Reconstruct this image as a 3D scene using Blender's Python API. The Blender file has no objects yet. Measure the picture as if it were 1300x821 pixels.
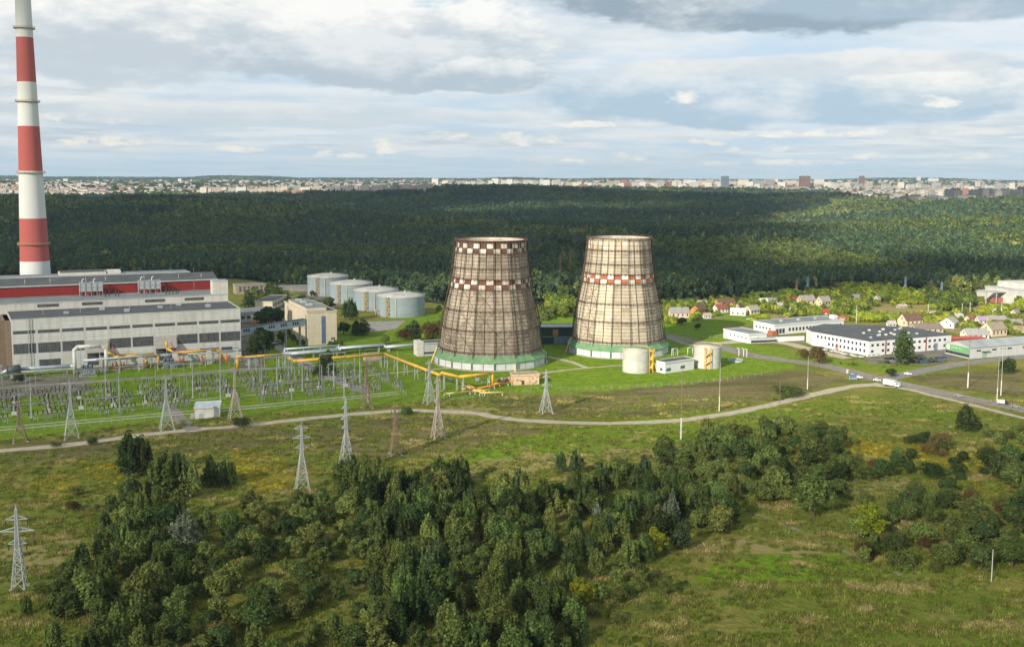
import bpy, math, random
import numpy as np
from mathutils import Vector, Matrix, noise as mnoise
random.seed(7); rng = np.random.default_rng(7)
R = math.radians
sc = bpy.context.scene
col = sc.collection

# ------------------------------------------------------------------ camera model
CAMH = 120.0; FPX = 1300.0
PITCH = math.atan(139/1300); ROLL = math.atan(5/1300)
_f = Vector((0, math.cos(PITCH), -math.sin(PITCH)))
_r0 = Vector((1, 0, 0)); _u0 = Vector((0, math.sin(PITCH), math.cos(PITCH)))
_r = math.cos(ROLL)*_r0 + math.sin(ROLL)*_u0
_u = math.cos(ROLL)*_u0 - math.sin(ROLL)*_r0
cam_d = bpy.data.cameras.new('camera'); cam = bpy.data.objects.new('camera', cam_d); col.objects.link(cam)
M = Matrix((( _r.x, _u.x, -_f.x, 0), (_r.y, _u.y, -_f.y, 0), (_r.z, _u.z, -_f.z, CAMH), (0, 0, 0, 1)))
cam.matrix_world = M
cam_d.sensor_width = 36; cam_d.lens = 36.0; cam_d.shift_y = -45/1300
cam_d.clip_start = 1.0; cam_d.clip_end = 60000
sc.camera = cam

def smooth(a, b, x):
    if a > b: return 1-smooth(b, a, x)
    t = min(1, max(0, (x-a)/(b-a))); return t*t*(3-2*t)
def terr(x, y):
    if y < 1150: return 0.0
    z = smooth(1200, 6000, y)*70 + smooth(6000, 11500, y)*44
    k = smooth(1200, 2400, y)*(1-.75*smooth(4000, 6500, y))
    z += k*24*math.sin(y/290+x/900+1.0+.5*math.sin(x/500)) + k*17*math.sin(x/420-y/600+2.2) + k*5*math.sin(x/170+y/230)
    z += 14*smooth(500, 1500, x)*smooth(1250, 1900, y) 
    hill = max(0, math.sin(x/520+.6)+.6*math.sin(x/213+2)-.35)*smooth(7800, 9800, y)*smooth(13500, 10500, y)
    return min(z, 111)+17*hill
def at(px, py, z=0.0):
    d = _f + _r*((px-650)/FPX) + _u*((365.5-py)/FPX)
    t = (z-CAMH)/d.z
    return Vector((d.x*t, d.y*t, z))
def att(px, py):                     # on the terrain
    d = _f + _r*((px-650)/FPX) + _u*((365.5-py)/FPX)
    t = 200.0; step = 20.0
    while t < 13000:
        p = Vector((d.x*t, d.y*t, CAMH+d.z*t))
        if p.z <= terr(p.x, p.y): return Vector((p.x, p.y, terr(p.x, p.y)))
        t += step*(0.5 + t/2500)
    return Vector((p.x, p.y, terr(p.x, p.y)))
def proj(x, y, z=0.0):
    v = Vector((x, y, z-CAMH)); w = v.dot(_f)
    return 650+FPX*v.dot(_r)/w, 365.5-FPX*v.dot(_u)/w

# site frame: the whole plant stands on one grid
SA = at(14, 406, 33); SB = at(305, 391.6, 33); SROT = math.atan2(SB.y-SA.y, SB.x-SA.x)
SU = Vector((math.cos(SROT), math.sin(SROT), 0)); SV = Vector((-SU.y, SU.x, 0)); SO = Vector((SA.x, SA.y, 0))
def S(u, v, z=0.0): p = SO + SU*u + SV*v; return Vector((p.x, p.y, z))
def inS(px, py, z=0.0):
    d = at(px, py, z)-SO; return d.dot(SU), d.dot(SV)

# ------------------------------------------------------------------ materials
MATS = {}
def nd(nt, t, **kw):
    n = nt.nodes.new(t)
    for k, v in kw.items(): setattr(n, k, v)
    return n
def mat(name, c, rough=0.8, c2=None, scale=0.3, detail=6, metal=0.0, spec=0.3, bump=0.0, stretch=None, rnd=0.0, thresh=None):
    if name in MATS: return MATS[name]
    m = bpy.data.materials.new(name); m.use_nodes = True; nt = m.node_tree
    b = nt.nodes['Principled BSDF']; b.inputs['Roughness'].default_value = rough
    b.inputs['Metallic'].default_value = metal; b.inputs['Specular IOR Level'].default_value = spec
    if c2 is None: c2 = tuple(x*0.72 for x in c)
    tc = nd(nt, 'ShaderNodeTexCoord'); n = nd(nt, 'ShaderNodeTexNoise'); n.inputs['Scale'].default_value = scale; n.inputs['Detail'].default_value = detail
    src = tc.outputs['Object']
    if stretch:
        mp = nd(nt, 'ShaderNodeMapping'); mp.inputs['Scale'].default_value = stretch
        nt.links.new(src, mp.inputs[0]); src = mp.outputs[0]
    nt.links.new(src, n.inputs['Vector'])
    r = nd(nt, 'ShaderNodeValToRGB'); a, bb = thresh or (0.35, 0.68)
    r.color_ramp.elements[0].position = a; r.color_ramp.elements[1].position = bb
    r.color_ramp.elements[0].color = (*c2, 1); r.color_ramp.elements[1].color = (*c, 1)
    nt.links.new(n.outputs['Fac'], r.inputs[0]); out = r.outputs[0]
    if rnd:
        oi = nd(nt, 'ShaderNodeObjectInfo'); hs = nd(nt, 'ShaderNodeHueSaturation')
        mr = nd(nt, 'ShaderNodeMapRange'); mr.inputs[3].default_value = 1-rnd; mr.inputs[4].default_value = 1+rnd
        nt.links.new(oi.outputs['Random'], mr.inputs[0]); nt.links.new(mr.outputs[0], hs.inputs['Value'])
        nt.links.new(out, hs.inputs['Color']); out = hs.outputs[0]
    nt.links.new(out, b.inputs['Base Color'])
    if bump:
        n2 = nd(nt, 'ShaderNodeTexNoise'); n2.inputs['Scale'].default_value = scale*6; nt.links.new(src, n2.inputs['Vector'])
        bp = nd(nt, 'ShaderNodeBump'); bp.inputs['Strength'].default_value = bump; nt.links.new(n2.outputs['Fac'], bp.inputs['Height']); nt.links.new(bp.outputs[0], b.inputs['Normal'])
    MATS[name] = m; return m
def panel_mat(name, c, mortar, w, h, dirt=(0.3, 0.27, 0.22), msize=0.03, dirtk=0.35, var=0.06, vertical=True, offset=0.0):
    """wall of panels: brick texture on (horizontal, z) of object space, plus streaky weathering"""
    if name in MATS: return MATS[name]
    m = bpy.data.materials.new(name); m.use_nodes = True; nt = m.node_tree
    b = nt.nodes['Principled BSDF']; b.inputs['Roughness'].default_value = 0.75; b.inputs['Specular IOR Level'].default_value = 0.25
    tc = nd(nt, 'ShaderNodeTexCoord'); sx = nd(nt, 'ShaderNodeSeparateXYZ'); nt.links.new(tc.outputs['Object'], sx.inputs[0])
    ad = nd(nt, 'ShaderNodeMath', operation='ADD'); nt.links.new(sx.outputs[0], ad.inputs[0]); nt.links.new(sx.outputs[1], ad.inputs[1])
    cx = nd(nt, 'ShaderNodeCombineXYZ'); nt.links.new(ad.outputs[0], cx.inputs[0]); nt.links.new(sx.outputs[2], cx.inputs[1])
    br = nd(nt, 'ShaderNodeTexBrick'); br.offset = offset; br.inputs['Scale'].default_value = 1.0
    br.inputs['Color1'].default_value = (*c, 1); br.inputs['Color2'].default_value = (*[x*(1-var*2) for x in c], 1)
    br.inputs['Mortar'].default_value = (*mortar, 1); br.inputs['Mortar Size'].default_value = msize
    br.inputs['Brick Width'].default_value = w; br.inputs['Row Height'].default_value = h
    nt.links.new(cx.outputs[0], br.inputs['Vector'])
    mp = nd(nt, 'ShaderNodeMapping'); mp.inputs['Scale'].default_value = (0.5, 0.5, 0.06); nt.links.new(tc.outputs['Object'], mp.inputs[0])
    n = nd(nt, 'ShaderNodeTexNoise'); n.inputs['Scale'].default_value = 0.8; n.inputs['Detail'].default_value = 8; nt.links.new(mp.outputs[0], n.inputs['Vector'])
    mr = nd(nt, 'ShaderNodeMapRange'); mr.inputs[1].default_value = 0.45; mr.inputs[2].default_value = 0.8; mr.inputs[4].default_value = dirtk
    nt.links.new(n.outputs['Fac'], mr.inputs[0])
    mx = nd(nt, 'ShaderNodeMix', data_type='RGBA'); nt.links.new(mr.outputs[0], mx.inputs[0]); nt.links.new(br.outputs['Color'], mx.inputs[6]); mx.inputs[7].default_value = (*dirt, 1)
    nt.links.new(mx.outputs[2], b.inputs['Base Color'])
    MATS[name] = m; return m

def leaf_mat(name, c, hue=0.022, val=0.36, dry=None):
    m = bpy.data.materials.new(name); m.use_nodes = True; nt = m.node_tree; nt.nodes.clear()
    out = nd(nt, 'ShaderNodeOutputMaterial'); df = nd(nt, 'ShaderNodeBsdfDiffuse'); tr = nd(nt, 'ShaderNodeBsdfTranslucent'); mx = nd(nt, 'ShaderNodeMixShader'); mx.inputs[0].default_value = 0.3
    oi = nd(nt, 'ShaderNodeObjectInfo'); ge = nd(nt, 'ShaderNodeNewGeometry'); tc = nd(nt, 'ShaderNodeTexCoord')
    n = nd(nt, 'ShaderNodeTexNoise'); n.inputs['Scale'].default_value = 0.45; n.inputs['Detail'].default_value = 3; nt.links.new(tc.outputs['Object'], n.inputs['Vector'])
    hs = nd(nt, 'ShaderNodeHueSaturation'); hs.inputs['Color'].default_value = (*c, 1)
    a = nd(nt, 'ShaderNodeMapRange'); a.inputs[3].default_value = 0.5-hue; a.inputs[4].default_value = 0.5+hue; nt.links.new(oi.outputs['Random'], a.inputs[0]); nt.links.new(a.outputs[0], hs.inputs['Hue'])
    # value: per tree * per clump noise * per leaf
    w = nd(nt, 'ShaderNodeTexWhiteNoise', noise_dimensions='1D'); nt.links.new(oi.outputs['Random'], w.inputs['W'])
    v1 = nd(nt, 'ShaderNodeMapRange'); v1.inputs[3].default_value = 1-val; v1.inputs[4].default_value = 1+val; nt.links.new(w.outputs['Value'], v1.inputs[0])
    v2 = nd(nt, 'ShaderNodeMapRange'); v2.inputs[1].default_value = .3; v2.inputs[2].default_value = .7; v2.inputs[3].default_value = 0.62; v2.inputs[4].default_value = 1.5; nt.links.new(n.outputs['Fac'], v2.inputs[0])
    v3 = nd(nt, 'ShaderNodeMapRange'); v3.inputs[3].default_value = 0.6; v3.inputs[4].default_value = 1.4; nt.links.new(ge.outputs['Random Per Island'], v3.inputs[0])
    m1 = nd(nt, 'ShaderNodeMath', operation='MULTIPLY'); nt.links.new(v1.outputs[0], m1.inputs[0]); nt.links.new(v2.outputs[0], m1.inputs[1])
    m2 = nd(nt, 'ShaderNodeMath', operation='MULTIPLY'); nt.links.new(m1.outputs[0], m2.inputs[0]); nt.links.new(v3.outputs[0], m2.inputs[1])
    nt.links.new(m2.outputs[0], hs.inputs['Value'])
    colo = hs.outputs[0]
    nt.links.new(colo, df.inputs[0]); nt.links.new(colo, tr.inputs[0]); nt.links.new(df.outputs[0], mx.inputs[1]); nt.links.new(tr.outputs[0], mx.inputs[2]); nt.links.new(mx.outputs[0], out.inputs[0])
    MATS[name] = m; return m

white_panel = panel_mat('white_panel_cladding', (0.66, 0.67, 0.65), (0.42, 0.42, 0.40), 13.756, 1.2, msize=0.06, dirtk=0.55)
brown_wall = panel_mat('brown_brick_wall', (0.24, 0.18, 0.13), (0.16, 0.12, 0.09), 3, 1.2, dirtk=0.3)
white_upper = panel_mat('white_upper_panels', (0.62, 0.61, 0.56), (0.4, 0.39, 0.36), 6.9, 2.4, dirtk=0.45)
red_clad = panel_mat('red_cladding', (0.25, 0.024, 0.02), (0.2, 0.02, 0.02), 1.5, 9, msize=0.05, dirt=(0.16, 0.03, 0.03), dirtk=0.5)
roof_grey = mat('roof_felt_dark', (0.105, 0.115, 0.12), c2=(0.07, 0.078, 0.084), scale=0.12)
roof_mid = mat('roof_sheet_grey', (0.24, 0.27, 0.28), c2=(0.16, 0.185, 0.195), scale=0.1)
roof_light = mat('roof_edge_light', (0.42, 0.45, 0.46), c2=(0.34, 0.36, 0.37), scale=0.2)
glass_dark = mat('window_glass', (0.06, 0.07, 0.08), rough=0.25, c2=(0.035, 0.04, 0.048), scale=0.8, spec=0.5)
glass_fact = panel_mat('factory_glazing', (0.085, 0.095, 0.1), (0.2, 0.2, 0.19), 1.3, 1.25, dirt=(0.16, 0.16, 0.15), msize=0.05, dirtk=0.5, var=0.25)
steel = mat('galvanised_steel', (0.5, 0.54, 0.55), rough=0.55, c2=(0.38, 0.41, 0.42), scale=0.5, metal=0.2)
steel_dark = mat('dark_rusty_steel', (0.11, 0.07, 0.048), rough=0.8, c2=(0.06, 0.04, 0.03), scale=0.4)
rust_steel = mat('rusty_lattice_steel', (0.27, 0.2, 0.15), rough=0.8, c2=(0.18, 0.12, 0.09), scale=0.5)
concrete = mat('concrete', (0.42, 0.41, 0.37), c2=(0.3, 0.29, 0.26), scale=0.4)
conc_white = mat('white_concrete', (0.66, 0.65, 0.61), c2=(0.5, 0.49, 0.45), scale=0.3)
yellow = mat('yellow_pipe_paint', (0.78, 0.47, 0.06), rough=0.45, c2=(0.62, 0.36, 0.05), scale=0.4)
yellow_pale = mat('pale_yellow_pipe_paint', (0.75, 0.6, 0.2), rough=0.5, c2=(0.6, 0.46, 0.15), scale=0.4)
orange = mat('orange_paint', (0.75, 0.27, 0.03), rough=0.5, c2=(0.6, 0.2, 0.03), scale=0.5)
redpaint = mat('red_paint', (0.5, 0.05, 0.06), rough=0.5, scale=0.5)
silver = mat('aluminium_jacket', (0.62, 0.68, 0.74), rough=0.4, c2=(0.48, 0.55, 0.62), scale=0.3, metal=0.4)
bluegrey = mat('blue_grey_paint', (0.22, 0.32, 0.42), rough=0.5, c2=(0.15, 0.22, 0.3), scale=0.4)
dark_ins = mat('brown_porcelain', (0.06, 0.035, 0.03), rough=0.35, c2=(0.035, 0.022, 0.02), scale=1)
green_paint = mat('green_sheet', (0.17, 0.31, 0.16), rough=0.6, c2=(0.11, 0.22, 0.11), scale=0.25)
louvre_white = panel_mat('white_louvre', (0.62, 0.64, 0.66), (0.42, 0.43, 0.44), 3.4, 0.8, dirtk=0.3, var=0.08)
cream = panel_mat('cream_render', (0.66, 0.59, 0.45), (0.52, 0.46, 0.36), 6, 3, dirtk=0.25, var=0.04)
red_band = mat('chimney_red', (0.46, 0.12, 0.11), c2=(0.40, 0.10, 0.09), scale=0.05, stretch=(1, 1, 0.2))
white_band = mat('chimney_white', (0.7, 0.71, 0.7), c2=(0.6, 0.62, 0.62), scale=0.05, stretch=(1, 1, 0.2))
tank_paint = panel_mat('tank_blue_grey', (0.3, 0.37, 0.4), (0.24, 0.3, 0.33), 6, 1.9, dirt=(0.22, 0.22, 0.18), dirtk=0.4, var=0.07)
tank_roof = mat('tank_roof_light', (0.5, 0.5, 0.46), c2=(0.36, 0.37, 0.35), scale=0.15)
tank_light = panel_mat('tank_pale_steel', (0.52, 0.52, 0.49), (0.4, 0.4, 0.38), 3, 1.5, dirt=(0.35, 0.32, 0.26), dirtk=0.35, var=0.08)
white_wall = panel_mat('white_render_wall', (0.66, 0.68, 0.69), (0.66, 0.66, 0.65), 6, 3.2, dirt=(0.45, 0.43, 0.38), dirtk=0.25, var=0.03)
grey_wall = panel_mat('grey_sheet_wall', (0.5, 0.52, 0.52), (0.36, 0.38, 0.38), 1.0, 8, dirtk=0.2, var=0.05)
plasticpipe = mat('white_pipe', (0.68, 0.69, 0.67), rough=0.5, c2=(0.55, 0.56, 0.54))
tyre = mat('tyre_rubber', (0.03, 0.03, 0.03))
bark = mat('tree_bark', (0.14, 0.11, 0.085), c2=(0.08, 0.065, 0.05), scale=1.5)
bark_pale = mat('birch_bark', (0.42, 0.4, 0.35), c2=(0.2, 0.18, 0.15), scale=1.5)

# ------------------------------------------------------------------ mesh builder
class MB:
    def __init__(s): s.v = []; s.f = []; s.m = []
    def face(s, pts, mi=0):
        n = len(s.v); s.v += [tuple(p) for p in pts]; s.f.append(tuple(range(n, n+len(pts)))); s.m.append(mi)
    def idx(s, pts, faces, mi=0):
        n = len(s.v); s.v += [tuple(p) for p in pts]
        for f in faces: s.f.append(tuple(n+i for i in f)); s.m.append(mi)
    def box(s, x0, x1, y0, y1, z0, z1, mi=0):
        p = [(x0,y0,z0),(x1,y0,z0),(x1,y1,z0),(x0,y1,z0),(x0,y0,z1),(x1,y0,z1),(x1,y1,z1),(x0,y1,z1)]
        s.idx(p, [(0,3,2,1),(4,5,6,7),(0,1,5,4),(1,2,6,5),(2,3,7,6),(3,0,4,7)], mi); return s
    def prism(s, pts, z0, z1, mi=0):
        n = len(pts); p = [(x,y,z0) for x,y in pts]+[(x,y,z1) for x,y in pts]
        s.idx(p, [tuple(reversed(range(n))), tuple(range(n,2*n))]+[(i,(i+1)%n,n+(i+1)%n,n+i) for i in range(n)], mi); return s
    def bar(s, p, q, w, mi=0):
        return s.tube(p, q, w*0.7071, None, 4, mi)
    def tube(s, p, q, r0, r1=None, n=8, mi=0, cap=True):
        p = Vector(p); q = Vector(q); r1 = r0 if r1 is None else r1
        d = (q-p)
        if d.length < 1e-6: return s
        d.normalize(); a = d.orthogonal().normalized(); 
        if abs(d.z) > 0.99: a = Vector((1,0,0))
        b = d.cross(a).normalized(); a = b.cross(d)
        ph = math.pi/4 if n == 4 else 0
        ring = lambda c, r: [c+a*(r*math.cos(ph+2*math.pi*i/n))+b*(r*math.sin(ph+2*math.pi*i/n)) for i in range(n)]
        fs = [(i,(i+1)%n,n+(i+1)%n,n+i) for i in range(n)]
        if cap: fs += [tuple(reversed(range(n))), tuple(range(n,2*n))]
        s.idx(ring(p,r0)+ring(q,r1), fs, mi); return s
    def path(s, pts, r, n=8, mi=0):
        for a, b in zip(pts, pts[1:]):
            d = (Vector(b)-Vector(a)).normalized()*r*0.5
            s.tube(Vector(a)-d, Vector(b)+d, r, None, n, mi)
        return s
    def lathe(s, prof, n=32, mi=0, cap=False, c=(0,0)):
        pts = []; fs = []
        for r, z in prof: pts += [(c[0]+r*math.cos(2*math.pi*i/n), c[1]+r*math.sin(2*math.pi*i/n), z) for i in range(n)]
        for k in range(len(prof)-1):
            for i in range(n): j = (i+1)%n; fs.append((k*n+i,k*n+j,(k+1)*n+j,(k+1)*n+i))
        if cap: fs.append(tuple(range((len(prof)-1)*n, len(prof)*n)))
        s.idx(pts, fs, mi); return s
    def build(s, name, mats, parent=None, smooth=False):
        me = bpy.data.meshes.new(name); me.from_pydata(s.v, [], s.f)
        for m in (mats if isinstance(mats, (list, tuple)) else [mats]): me.materials.append(m)
        if any(s.m): me.polygons.foreach_set('material_index', s.m)
        if smooth: me.polygons.foreach_set('use_smooth', [True]*len(s.f))
        me.update()
        o = bpy.data.objects.new(name, me); col.objects.link(o)
        if parent: o.parent = parent
        return o
def tag(o, label=None, cat=None, group=None, kind=None):
    if label: o['label'] = label
    if cat: o['category'] = cat
    if group: o['group'] = group
    if kind: o['kind'] = kind
    return o
def empty(name, loc, rz=0.0, label=None, cat=None, group=None):
    o = bpy.data.objects.new(name, None); col.objects.link(o); o.location = loc; o.rotation_euler = (0, 0, rz)
    return tag(o, label, cat, group)
KIDS = {}
def kids(o): return [c for c in bpy.data.objects if c.parent == o]
def snapshot(root):                         # cache of children for quick copying
    return [(c, [(g) for g in kids(c)]) for c in kids(root)]
def copy_thing(root, snap, loc, rz=0.0, scale=None, label=None, group=None, cat=None, mats=None):
    r = root.copy(); col.objects.link(r); r.location = loc; r.rotation_euler = (0, 0, rz)
    if scale is not None: r.scale = scale
    tag(r, label, cat, group)
    for c, gs in snap:
        d = c.copy(); col.objects.link(d); d.parent = r
        if mats and c.name.split('.')[0] in mats:
            d.material_slots[0].link = 'OBJECT'; d.material_slots[0].material = mats[c.name.split('.')[0]]
        for g in gs:
            e = g.copy(); col.objects.link(e); e.parent = d
    return r
def P2(*pxs): return [at(*p) for p in pxs]
def in_poly(x, y, poly):
    c = False; n = len(poly); j = n-1
    for i in range(n):
        xi, yi = poly[i]; xj, yj = poly[j]
        if (yi > y) != (yj > y) and x < (xj-xi)*(y-yi)/(yj-yi)+xi: c = not c
        j = i
    return c
def npoly(X, Y, poly):                      # vectorised point in polygon
    c = np.zeros(X.shape, bool); n = len(poly); j = n-1
    for i in range(n):
        xi, yi = poly[i]; xj, yj = poly[j]
        if yi != yj:
            t = ((yi > Y) != (yj > Y)) & (X < (xj-xi)*(Y-yi)/(yj-yi)+xi); c ^= t
        j = i
    return c
ORD = ['leftmost', 'second from the left', 'third from the left', 'fourth from the left', 'fifth from the left', 'sixth from the left', 'seventh from the left', 'eighth from the left', 'ninth from the left', 'tenth from the left', 'eleventh from the left', 'twelfth from the left', 'thirteenth from the left', 'fourteenth from the left', 'fifteenth from the left', 'sixteenth from the left', 'seventeenth from the left', 'eighteenth from the left', 'nineteenth from the left', 'twentieth from the left']
def rank_labels(items, of='of its kind'):
    """items: (object, px, description-with-place). Distinguish equals by their order from the left."""
    d = {}
    for o, px, s in items: d.setdefault(s, []).append((px, o))
    for s, l in d.items():
        l.sort(key=lambda t: t[0])
        if len(l) == 1: l[0][1]['label'] = s; continue
        for i, (px, o) in enumerate(l):
            if i == len(l)-1: w = 'rightmost'
            elif i < 12 or len(l)-1-i > 12: w = ORD[min(i, 19)]
            else: w = ORD[len(l)-1-i].replace('left', 'right')
            if len(l) > 32 and 19 <= i < len(l)-12: w = 'one of the middle ones'
            o['label'] = s + ', ' + w

# ------------------------------------------------------------------ light, sky
SUNV = Vector((-98, -138, 79)).normalized()
sl = bpy.data.lights.new('sun', 'SUN'); sl.energy = 5.0; sl.angle = R(0.53); sl.color = (1.0, 0.9, 0.74)
so = bpy.data.objects.new('sun', sl); col.objects.link(so); so.location = (-300, -400, 400)
so.rotation_euler = SUNV.to_track_quat('Z', 'Y').to_euler()
w = bpy.data.worlds.new('World'); sc.world = w; w.use_nodes = True; nt = w.node_tree; nt.nodes.clear()
L = nt.links.new
def math_(op, a, b=None, c=None, clamp=False):
    n = nt.nodes.new('ShaderNodeMath'); n.operation = op; n.use_clamp = clamp
    for i, v in enumerate((a, b, c)):
        if v is None: continue
        if hasattr(v, 'links'): L(v, n.inputs[i])
        else: n.inputs[i].default_value = v
    return n.outputs[0]
def mrange(v, a, b, c=0.0, d=1.0, sm=True):
    n = nt.nodes.new('ShaderNodeMapRange'); n.interpolation_type = 'SMOOTHSTEP' if sm else 'LINEAR'
    L(v, n.inputs[0]); n.inputs[1].default_value = a; n.inputs[2].default_value = b; n.inputs[3].default_value = c; n.inputs[4].default_value = d
    return n.outputs[0]
def noise_(vec, scale, detail=6, rough=0.55, dist=0.0):
    n = nt.nodes.new('ShaderNodeTexNoise'); n.inputs['Scale'].default_value = scale; n.inputs['Detail'].default_value = detail; n.inputs['Roughness'].default_value = rough; n.inputs['Distortion'].default_value = dist
    L(vec, n.inputs['Vector']); return n.outputs['Fac']
def mixc(f, a, b):
    n = nt.nodes.new('ShaderNodeMix'); n.data_type = 'RGBA'
    if hasattr(f, 'links'): L(f, n.inputs[0])
    else: n.inputs[0].default_value = f
    for i, v in ((6, a), (7, b)):
        if hasattr(v, 'links'): L(v, n.inputs[i])
        else: n.inputs[i].default_value = (*v, 1)
    return n.outputs[2]
sky = nt.nodes.new('ShaderNodeTexSky'); sky.sky_type = 'NISHITA'; sky.sun_disc = False
sky.sun_elevation = math.asin(SUNV.z); sky.sun_rotation = math.atan2(SUNV.x, SUNV.y)
sky.air_density = 1.0; sky.dust_density = 1.5; sky.ozone_density = 1.5
tc = nt.nodes.new('ShaderNodeTexCoord'); nz = nt.nodes.new('ShaderNodeVectorMath'); nz.operation = 'NORMALIZE'; L(tc.outputs['Generated'], nz.inputs[0])
sp = nt.nodes.new('ShaderNodeSeparateXYZ'); L(nz.outputs[0], sp.inputs[0]); dx, dy, dz = sp.outputs
zc = math_('MAXIMUM', dz, 0.0)
inv = math_('DIVIDE', 1.0, math_('ADD', zc, 0.045))
cv = nt.nodes.new('ShaderNodeCombineXYZ'); L(math_('MULTIPLY', dx, inv), cv.inputs[0]); L(math_('MULTIPLY', dy, inv), cv.inputs[1])
plane = cv.outputs[0]                                  # flat cloud deck seen in perspective
az = math_('ARCTAN2', dx, dy); el = math_('ARCSINE', dz)
ca = nt.nodes.new('ShaderNodeCombineXYZ'); L(az, ca.inputs[0]); L(math_('MULTIPLY', el, 2.6), ca.inputs[1]); angv = ca.outputs[0]
warp = math_('SUBTRACT', noise_(angv, 5.5, 4, 0.6), 0.5)
warp2 = math_('SUBTRACT', noise_(angv, 17.0, 4, 0.6), 0.5)
def blob(azc, elc, ra, re, k=0.9, k2=0.5):
    a = math_('DIVIDE', math_('SUBTRACT', az, azc), ra); e = math_('DIVIDE', math_('SUBTRACT', el, elc), re)
    d = math_('ADD', math_('MULTIPLY', a, a), math_('MULTIPLY', e, e))
    d = math_('SUBTRACT', 1.0, math_('SQRT', d))
    d = math_('ADD', d, math_('MULTIPLY', warp, k*2)); d = math_('ADD', d, math_('MULTIPLY', warp2, k2*2))
    return d, e
def AE(px, py): return math.atan((px-650)/1300), math.atan((226.5-py)/1300)
# thin high veil between the clouds
veil = mrange(noise_(plane, 0.5, 6, 0.62), 0.40, 0.62)
cover = mixc(veil, (0.56, 0.70, 0.83), (0.79, 0.83, 0.85))
# flat rows of stratocumulus seen edge on
n1 = noise_(plane, 0.30, 7, 0.6); sh = noise_(plane, 0.9, 6, 0.62)
rowc = mixc(mrange(sh, 0.38, 0.62), (0.53, 0.61, 0.68), (0.88, 0.88, 0.86))
c = mixc(math_('MULTIPLY', mrange(n1, 0.44, 0.60), 0.8), cover, rowc)
c = mixc(mrange(el, 0.0, 0.04, 0.6, 0.0), c, (0.62, 0.77, 0.86))
fluff = noise_(angv, 9, 6, 0.62); fluff2 = noise_(angv, 34, 4, 0.6)
def big(c, px, py, rx, ry, dark, light, soft=0.25, k=0.45, k2=0.22, amt=0.94, top=0.42, fl=2.5):
    a, e = AE(px, py); m, en = blob(a, e, rx/1300, ry/1300, k, k2)
    # light tops, flat grey undersides
    t = math_('ADD', math_('MULTIPLY', en, top), math_('ADD', math_('MULTIPLY', math_('SUBTRACT', fluff, 0.5), fl), math_('MULTIPLY', math_('SUBTRACT', fluff2, 0.5), .6)))
    cc = mixc(mrange(t, -0.34, 0.48), dark, light)
    # the underside is flat: fade quickly below
    return mixc(math_('MULTIPLY', mrange(m, 0.0, soft), amt), c, cc)
c = big(c, 1010, 122, 380, 46, (0.42, 0.56, 0.69), (0.78, 0.81, 0.83), soft=.2, k=.55, k2=.35, amt=.92)
c = big(c, 1190, 120, 140, 24, (0.55, 0.65, 0.73), (0.97, 0.94, 0.87), k=.7, k2=.5, amt=.8)
c = big(c, 1000, 90, 260, 16, (0.66, 0.70, 0.73), (0.86, 0.85, 0.81), k=.6, amt=.7)
c = big(c, 120, 60, 300, 70, (0.54, 0.61, 0.67), (0.95, 0.93, 0.88), k=.7, k2=.4, amt=.85)
c = big(c, 400, 48, 330, 62, (0.56, 0.62, 0.67), (0.99, 0.97, 0.92), soft=.18, k=.55, k2=.5, top=.7)
c = big(c, 470, 84, 230, 38, (0.47, 0.55, 0.62), (0.80, 0.82, 0.83), soft=.2, k=.5, k2=.5, top=.6)
c = big(c, 610, 100, 90, 24, (0.46, 0.55, 0.63), (0.86, 0.87, 0.86), soft=.18, k=.5, k2=.5)
c = big(c, 1010, -6, 350, 60, (0.28, 0.36, 0.43), (0.82, 0.83, 0.82), soft=.14, k=.3, k2=.3, top=.3, fl=2.0)
c = big(c, 1260, 14, 320, 34, (0.40, 0.50, 0.59), (0.68, 0.72, 0.75), k=.4)
c = big(c, 300, 150, 420, 16, (0.60, 0.68, 0.73), (0.80, 0.82, 0.82), k=.8, amt=.7)
um = None; ue = None
for px, py, rx, ry in ((858, 128, 30, 13), (668, 178, 46, 14), (495, 192, 26, 11), (440, 198, 50, 7), (790, 202, 34, 10), (1050, 172, 160, 6), (1186, 136, 24, 10), (1100, 198, 26, 8), (700, 204, 50, 6), (160, 186, 60, 7), (1270, 200, 60, 8), (940, 207, 90, 5), (560, 176, 40, 8), (300, 192, 50, 7), (90, 160, 60, 8), (980, 190, 50, 6), (880, 182, 40, 6), (720, 160, 60, 6)):
    a0, e0 = AE(px, py); a = math_('MULTIPLY', math_('SUBTRACT', az, a0), 1300/rx); e = math_('MULTIPLY', math_('SUBTRACT', el, e0), 1300/ry)
    e = math_('MAXIMUM', e, math_('MULTIPLY', e, -1.6))                # flat bases: the lower half is squeezed
    d = math_('SUBTRACT', 1.0, math_('MULTIPLY_ADD', a, a, math_('MULTIPLY', e, e))); um = d if um is None else math_('MAXIMUM', um, d)
um = math_('ADD', math_('MAXIMUM', um, -3.0), math_('MULTIPLY', math_('ADD', math_('MULTIPLY', math_('SUBTRACT', fluff2, 0.5), 5.0), math_('MULTIPLY', warp2, 4.0)), 1.0))
c = mixc(math_('MULTIPLY', mrange(um, 0.0, 0.7), .92), c, mixc(mrange(math_('ADD', um, math_('MULTIPLY', warp, 3.0)), 0.2, 1.8), (0.70, 0.76, 0.79), (0.99, 0.94, 0.86)))
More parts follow.
